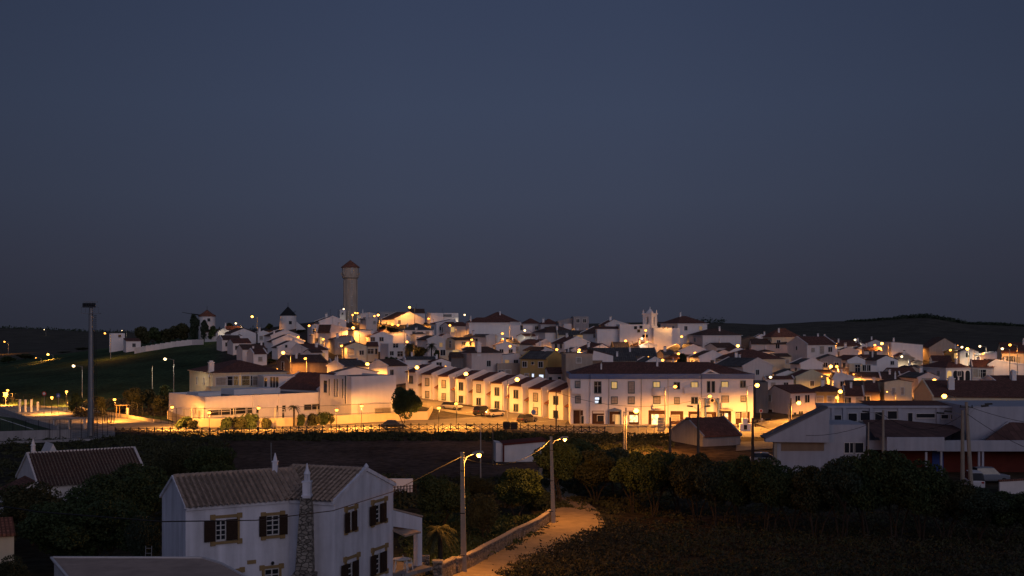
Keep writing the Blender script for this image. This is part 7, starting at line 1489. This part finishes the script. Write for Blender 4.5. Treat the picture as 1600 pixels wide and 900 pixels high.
    fg_window(e1, w1, 0, 413, 435, 890, 925, (409, 439, 885, 940), ())
    fg_window(e1, w1, 0, 362, 375, 895, 925, (356, 378, 890, 935), ())
    t, z = w1.at(393, 878); MB(M['ocht']).box(t-.24, t+.24, -.04, -.002, z-.1, z+.1).build('number_plaque', e1); t, z = w1.at(425, 879); MB(M['black'])._lathe([(.05, -.1), (.1, 0), (.04, .08)], M['black'], 8, (0, 0)).build('wall_light', e1, loc=(t, -.12, z))
    w2 = Wall(C_.x, C_.y, R(69)); e2 = thing('tmp', None, None, tuple(C_), R(69)); e2.parent = o; e2.name = 'gable_front'
    fg_window(e2, w2, 0, 543.3, 547, 801, 830, (539.5, 555.5, 793.5, 834), ((536.5, 543), (547.5, 554.5)), (1, 4))
    fg_window(e2, w2, 0, 584.5, 591, 790, 818, (581, 602, 783, 822), ((575.5, 584), (591.5, 600.5)), (1, 4))
    fg_window(e2, w2, 0, 541, 548, 881, 915, (538, 559, 872, 925), ((531, 540.5), (548.5, 557)), (1, 4))
    fg_window(e2, w2, 0, 585, 591, 867, 897, (581, 603, 858, 903), ((577, 584.5), (591.5, 601)), (1, 4))
    for e_ in (e1, e2):
        for c_ in list(e_.children): mb_ = e_.matrix_basis @ c_.matrix_basis; c_.parent = o; c_.matrix_basis = mb_
        bpy.data.objects.remove(e_)
    # stone stack with its chimney
    def box_at(px0, px1, py, Y): return (XY(px0, Y), XY(px1, Y), -(py-HZ)/F*Y)
    Y = 65.9; x0, x1, z1 = box_at(470, 487, 778, Y); u0, u1, z0 = box_at(463, 490, 895, Y); b = MB(M['stone']); 
    P_ = [(u0, Y-.45, z0), (u1, Y-.45, z0), (u1, Y+1.2, z0), (u0, Y+1.2, z0)]; Q = [(x0, Y-.2, z1), (x1, Y-.2, z1), (x1, Y+1.0, z1), (x0, Y+1.0, z1)]
    for k in range(4): k2 = (k+1) % 4; b.face([P_[k], P_[k2], Q[k2], Q[k]])
    b.face(Q); b.box(u0-.15, u1+.15, Y-.6, Y+1.2, zb, z0-.001); b.build('stone_stack', o)
    x0, x1, zt = box_at(473, 485.5, 754, Y); _, _, z3 = box_at(473, 485, 741, Y); _, _, z4 = box_at(473, 485, 724, Y); xm = (x0+x1)/2; b = MB(wp); b.box(x0, x1, Y-.1, Y+.34, z1+.001, zt); b.box(x0-.05, x1+.05, Y-.15, Y+.39, z1+.08, z1+.16); b.box(x0-.04, x1+.04, Y-.14, Y+.38, zt+.001, zt+.07)
    for k in range(8): t = k*math.pi/4; b.tube([(xm+.13*math.cos(t), Y+.12+.13*math.sin(t), zt+.07), (xm+.13*math.cos(t), Y+.12+.13*math.sin(t), z3)], .03, seg=5)
    b.lathe([(.19, z3), (.17, z3+.06), (.09, z3+.25), (.02, z4)], seg=12, c=(xm, Y+.12)); b.build('chimney', o)
    Y2 = 68.6; x0, x1, zt = box_at(425.5, 433, 722, Y2); xm = (x0+x1)/2; b = MB(wp); b.box(x0, x1, Y2, Y2+.27, -9, zt); b.box(x0-.04, x1+.04, Y2-.04, Y2+.31, zt, zt+.05); b.lathe([(.12, zt+.05), (.10, zt+.2), (.02, zt+.5)], seg=10, c=(xm, Y2+.13)); b.build('chimney', o)
    MB(M['pole']).tube([(XY(424, 69), 69, -8.6), (XY(423.5, 69), 69, -(703-HZ)/F*69+.4)], .02, seg=5).build('antenna', o)
    # porch
    b = MB(wp); A = Vector((-7.02, 72.35, 0)); B_ = Vector((XY(659.5, 74.6), 74.6, 0)); dd = (B_-A).normalized(); L = (B_-A).length; nn = Vector((-dd.y, dd.x, 0))
    zf = -14.6; zp = lambda py, Y: -(py-HZ)/F*Y
    b.prism([q(A, zp(822, 72.4)), q(A+dd*(L-.42), zp(828, 74.3)), q(A+dd*(L-.42), zf), q(B_, zf), q(B_, zp(809, 74.6)), q(A, zp(796.5, 72.4))], nn*.32)
    b.prism([q(B_+nn*3.2-dd*.4, zf), q(B_+nn*3.2, zf), q(B_+nn*3.2, zp(812, 74.6)), q(B_+nn*3.2-dd*.4, zp(812, 74.6))], nn*.35); b.prism([q(B_+nn*.321-dd*.3, zp(814, 74.6)), q(B_+nn*3.2-dd*.3, zp(814, 74.6)), q(B_+nn*3.2-dd*.3, zp(809, 74.6)), q(B_+nn*.321-dd*.3, zp(809, 74.6))], dd*.3); b.build('porch_wall', o)
    b = MB(M['fgtile']); b.prism([q(A, zp(796.5, 72.4)+.02), q(B_+dd*.1, zp(809, 74.6)+.02), q(B_+dd*.1, zp(809, 74.6)+.12), q(A, zp(796.5, 72.4)+.12)], nn*3.7); b.build('porch_roof', o)
    MB(M['pave']).prism([q(A-nn*.8, zf-.2), q(B_-nn*.8, zf-.2), q(B_+nn*3.9, zf-.2), q(A+nn*3.9, zf-.2)], (0, 0, .2)).build('porch_floor', o)
    MB(M['fgtile']).prism([q(A-nn*1.0, zp(838, 72)), q(A+dd*1.45-nn*1.0, zp(833, 73)), q(A+dd*1.45+nn*.4, zp(826, 74)), q(A+nn*.4, zp(824, 73))], (0, 0, .1)).build('awning_roof', o)
    # garden table set
    t = thing('garden_table', 'white plastic garden table with a chair pushed in under the porch', 'garden table', (XY(627, 72.8), 72.8, zf))
    MB(M['plasticw']).lathe([(.5, .70), (.52, .74)], seg=20).build('table_top', t); [MB(M['plasticw']).tube([(sx*.38, sy*.38, 0), (sx*.3, sy*.3, .70)], .03, seg=6).build('leg', t) for sx in (-1, 1) for sy in (-1, 1)]
    t = thing('garden_chair', 'white plastic garden chair beside the porch pillar', 'garden chair', (XY(638, 73.1), 73.1, zf), R(100))
    MB(M['plasticw']).box(-.24, .24, -.24, .24, .42, .45).build('seat', t); MB(M['plasticw']).prism([(-.24, .22, .46), (.24, .22, .46), (.22, .30, .86), (-.22, .30, .86)], (0, .03, 0)).build('backrest', t)
    [MB(M['plasticw']).tube([(sx*.26, sy*.26, 0), (sx*.22, sy*.22, .42)], .02, seg=6).build('leg', t) for sx in (-1, 1) for sy in (-1, 1)]; [MB(M['plasticw']).tube([(sx*.25, -.2, .42), (sx*.25, -.2, .64), (sx*.25, .25, .66)], .02, seg=6).build('armrest', t) for sx in (-1, 1)]
whitehouse()

# flat brown roof in front of the house
def flatroof():
    o = thing('outbuilding', 'low outbuilding with a flat brown roof at the bottom of the garden', 'outbuilding', (0, 0, 0)); Z = Vector((0, 0, 1)); z = -9.95
    gp = lambda px, py: (lambda Y: Vector((XY(px, Y), Y, z)))(-z*F/(py-HZ))
    P = [gp(82, 878), gp(315, 878.5), gp(345, 888), gp(420, 930), gp(150, 960)]
    MB(M['slab'] if False else mat('brown_roof_felt', (.46, .33, .26), var=.25, scale=.9)).prism(P, (0, 0, .16)).build('roof', o)
    Q = [p+Z*-.001 for p in P]; c = sum(P, Vector())/5; Q = [c+(p-c)*.985 for p in Q]; MB(wp_ if False else M['white2']).prism([Vector((p.x, p.y, z-.002)) for p in Q], (0, 0, -4.5)).build('wall', o)
    b = MB(M['white2']); n = 5
    for k in range(n):
        a, c2 = P[k], P[(k+1) % n]; d = (c2-a).normalized(); nn = Vector((-d.y, d.x, 0))*.1; b.prism([a+Z*.161, c2+Z*.161, c2+Z*.161+nn, a+Z*.161+nn], (0, 0, .06))
    b.build('kerb', o)
flatroof()
# ladder
Y = 66; o = thing('ladder', 'light metal ladder leaning behind the flat brown roof', 'ladder', (XY(229, Y), Y, G(XY(229, Y), Y))); s = Y/F; h = -(855-HZ)*s-o.location.z
for x in (-.16, .16): MB(M['pole']).tube([(x, 0, 0), (x, .4, h)], .02, seg=5).build('rail', o)
for k in range(14): MB(M['pole']).tube([(-.16, .4*k/14+.02, h*(k+.5)/14), (.16, .4*k/14+.02, h*(k+.5)/14)], .014, seg=5).build('rung', o)
# farmhouse with the red roof
def farmhouse():
    Y = 105; px = 60; phi = math.degrees(math.atan((px-800)/F)); A = R(33); ze = -(760-HZ)/F*Y; X = XY(px, Y); o = thing('farmhouse', 'low farmhouse with a big dark red tiled roof and white verges beyond the garden trees', 'farmhouse', (X, Y, -17.9), A)
    e = ze+17.9; L = cross_len(X, Y, A, 231); D = 8.6; rr = 2.3
    print('farm', L, e)
    MB(M['white2']).prism([(0, 0, -1), (0, D, -1), (0, D, e), (0, D/2, e+rr), (0, 0, e)], (L, 0, 0)).build('wall', o)
    ro = MB(M['farmtile'] if 'farmtile' in M else mat('dark_red_clay_tile', (.085, .045, .038), var=.3, scale=1.2)); M['fgt2'] = M['fgtile']; M['fgtile'] = ro.mats[0]
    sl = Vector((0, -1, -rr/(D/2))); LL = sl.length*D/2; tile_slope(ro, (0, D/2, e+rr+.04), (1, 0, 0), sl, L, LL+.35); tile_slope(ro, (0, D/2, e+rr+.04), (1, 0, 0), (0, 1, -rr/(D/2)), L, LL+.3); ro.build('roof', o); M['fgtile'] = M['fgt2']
    b = MB(M['white2'])
    for x in (-.12, L-.08): b = MB(M['white2']); b.prism([(x, -.25, e-.2), (x, D/2, e+rr-.0), (x, D/2, e+rr+.22), (x, -.25, e+.02)], (.2, 0, 0)); b.prism([(x, D/2+.001, e+rr), (x, D+.25, e-.2), (x, D+.25, e+.02), (x, D/2+.001, e+rr+.22)], (.2, 0, 0)); b.build('verge', o)
    n = int(L/.3); b = MB(M['white2'])
    for k in range(n): b.box(L*k/n, L*k/n+.2, D/2-.08, D/2+.08, e+rr+.1, e+rr+.24)
    b.build('ridge_tiles', o)
    inst(chimney_mesh(2), 'chimney', o, (.6, D/2+.6, e+rr-.5), sc=(.8, .8, .8)); 
    MB(M['white2']).prism([(L*.2, D+1, e-.5), (L*.2+3, D+1, e-.5), (L*.2+1.5, D+1, e+rr+.35)], (0, 3, 0)).build('rear_gable', o)
    MB(M['white2']).prism([(-2.4, 1.2, -1), (-.02, 1.2, -1), (-.02, 1.2, e+.2), (-2.4, 1.2, e-.9)], (0, 4, 0)).build('side_wing_wall', o)
    MB(M['fgtile2'] if False else M['red']).prism([(-2.5, 1.1, e-.9), (-.02, 1.1, e+.23), (-.02, 1.1, e+.38), (-2.5, 1.1, e-.75)], (0, 4.2, 0)).build('side_wing_roof', o)
    inst(window_mesh(1, 1.2, 'd'), 'window', o, (L*.62, -.03, e-1.9))
farmhouse()
H("small lamplit white hut at the frame edge among the dark garden trees", -30, 838, -31, 22, 3, 2.6, 'gL', wall='cream', rf='red2', Y=76, rise=.3, name='garden_hut', cat='hut', group=None, D=4)
# stone wall along the lane
def stonewall(name, label, pts, h, t=.17, m='stone', y0=60, cap=True):
    P = [ground(*p, y0=y0) for p in pts]; W = MB(M[m]); cp = MB(M['conc'])
    o = thing(name, label, 'wall', (0, 0, 0))
    for a, c in zip(P, P[1:]):
        d = (c-a).normalized(); nn = Vector((-d.y, d.x, 0))*t; n_ = max(1, int((c-a).length/3))
        for k in range(n_):
            q0, q1 = a.lerp(c, k/n_), a.lerp(c, (k+1)/n_); z0, z1 = G(q0.x, q0.y), G(q1.x, q1.y)
            W.prism([(q0.x-nn.x, q0.y-nn.y, z0-.6), (q1.x-nn.x, q1.y-nn.y, z1-.6), (q1.x-nn.x, q1.y-nn.y, z1+h), (q0.x-nn.x, q0.y-nn.y, z0+h)], (2*nn.x, 2*nn.y, 0))
            if cap: cp.prism([(q0.x-nn.x*1.3, q0.y-nn.y*1.3, z0+h+.002), (q1.x-nn.x*1.3, q1.y-nn.y*1.3, z1+h+.002), (q1.x-nn.x*1.3, q1.y-nn.y*1.3, z1+h+.09), (q0.x-nn.x*1.3, q0.y-nn.y*1.3, z0+h+.09)], (2.6*nn.x, 2.6*nn.y, 0))
    W.build('stonework', o)
    if cap: cp.build('coping', o)
    return P
stonewall('stone_wall', 'rubble stone wall with a smooth coping running up beside the lane', [(712, 898), (760, 872), (805, 847), (840, 830), (861, 815)], 1.0)
stonewall('stone_wall', 'short rubble stone wall section between the gate pillar and the nearest lamp post', [(688, 909), (711, 897)], 1.05)
q = ground(684, 912, y0=60); o = tag(MB(M['stone']).box(-.28, .28, -.28, .28, -.5, 1.35).box(-.33, .33, -.33, .33, 1.351, 1.45, M['conc']).build('gate_pillar'), 'square stone gate pillar at the lane end of the garden', 'pillar'); o.location = q
stonewall('stone_wall', 'low stone garden wall in front of the porch', [(610, 912), (636, 905), (664, 897)], .8, cap=False)
q = ground(665, 897, y0=60); o = tag(MB(M['stone']).box(-.25, .25, -.25, .25, -.5, 1.2).build('gate_pillar'), 'square stone pillar at the end of the low porch wall', 'pillar'); o.location = q
scrub('verge_weeds', 'tufts of weeds along the foot of the lane wall and the lane edges', [(690, 950, 84, 122, 160, .3, lambda u, Y: abs(u-np.interp(Y, [84, 92, 100, 108, 114, 120], [700, 748, 800, 843, 866, 866])) < 7), (760, 980, 82, 122, 260, .4, lambda u, Y: abs(u-np.interp(Y, [80, 90, 97, 105, 112, 120], [780, 802, 842, 895, 950, 930])) < 12)], 'leafdry', .10, 15)
scrub('flower_bed', 'low plants behind the stone wall beside the porch', [(632, 655, 73.5, 76, 26, .5, None)], 'leaf', .12, 12)
# white garden buildings behind the house
A, C_ = at(588, 748, 133), at(645, 748, 135); z = G(A.x, A.y); W = MB(M['white']); W.prism([(A.x, A.y, z-.5), (C_.x, C_.y, z-.5), (C_.x, C_.y, C_.z), (A.x, A.y, A.z)], (0, .25, 0)); tag(W.build('garden_wall'), "plain white garden wall showing right behind the big white house's gable", 'wall')
b = MB(M['brownwood']); A, C_ = ground(612, 778, y0=90), ground(650, 775, y0=90)
for k in range(9): q = A.lerp(C_, k/8); b.box(q.x-.05, q.x+.05, q.y-.05, q.y+.05, q.z-.2, q.z+1.2)
for z in (.4, .8, 1.1): b.tube([(A.x, A.y, A.z+z), (C_.x, C_.y, C_.z+z)], .035, seg=5)
tag(b.build('timber_fence'), 'small timber fence behind the gable of the white house', 'fence')
# yard wall by the parked cars
W = MB(M['white2'])
for (a, c) in ((at(1562, 770, 134), at(1680, 764, 134)),):
    z = G(a.x, a.y); W.prism([(a.x, a.y, z-.5), (c.x, c.y, z-.5), (c.x, c.y, z+1.75), (a.x, a.y, z+1.3)], (0, .25, 0)); W.prism([(a.x-.05, a.y-.05, z+1.302), (c.x, c.y-.05, z+1.752), (c.x, c.y-.05, z+1.95), (a.x-.05, a.y-.05, z+1.5)], (0, .35, 0), M['red'])
tag(W.build('yard_wall'), 'low white yard wall with a red tiled coping beside the market hall', 'wall')
# antennas on the roofs
n_ = 0
for lb, o, X, Y, LR, LL in HOUSES:
    if n_ < 40 and random.random() < .42 and Y > 240:
        ms = [c for c in o.children if c.name.startswith('roof')][0]; zt = max(v.co.z for v in ms.data.vertices); b = MB(M['black']); x, y = LR*.5, LL*.5; b.tube([(x, y, zt-.3), (x, y, zt+1.9)], .03, seg=4); b.tube([(x-.5, y, zt+1.7), (x+.5, y, zt+1.7)], .02, seg=4)
        for k in range(4): b.tube([(x-.4+k*.27, y-.25, zt+1.7), (x-.4+k*.27, y+.25, zt+1.7)], .012, seg=4)
        b.build('antenna', o); n_ += 1
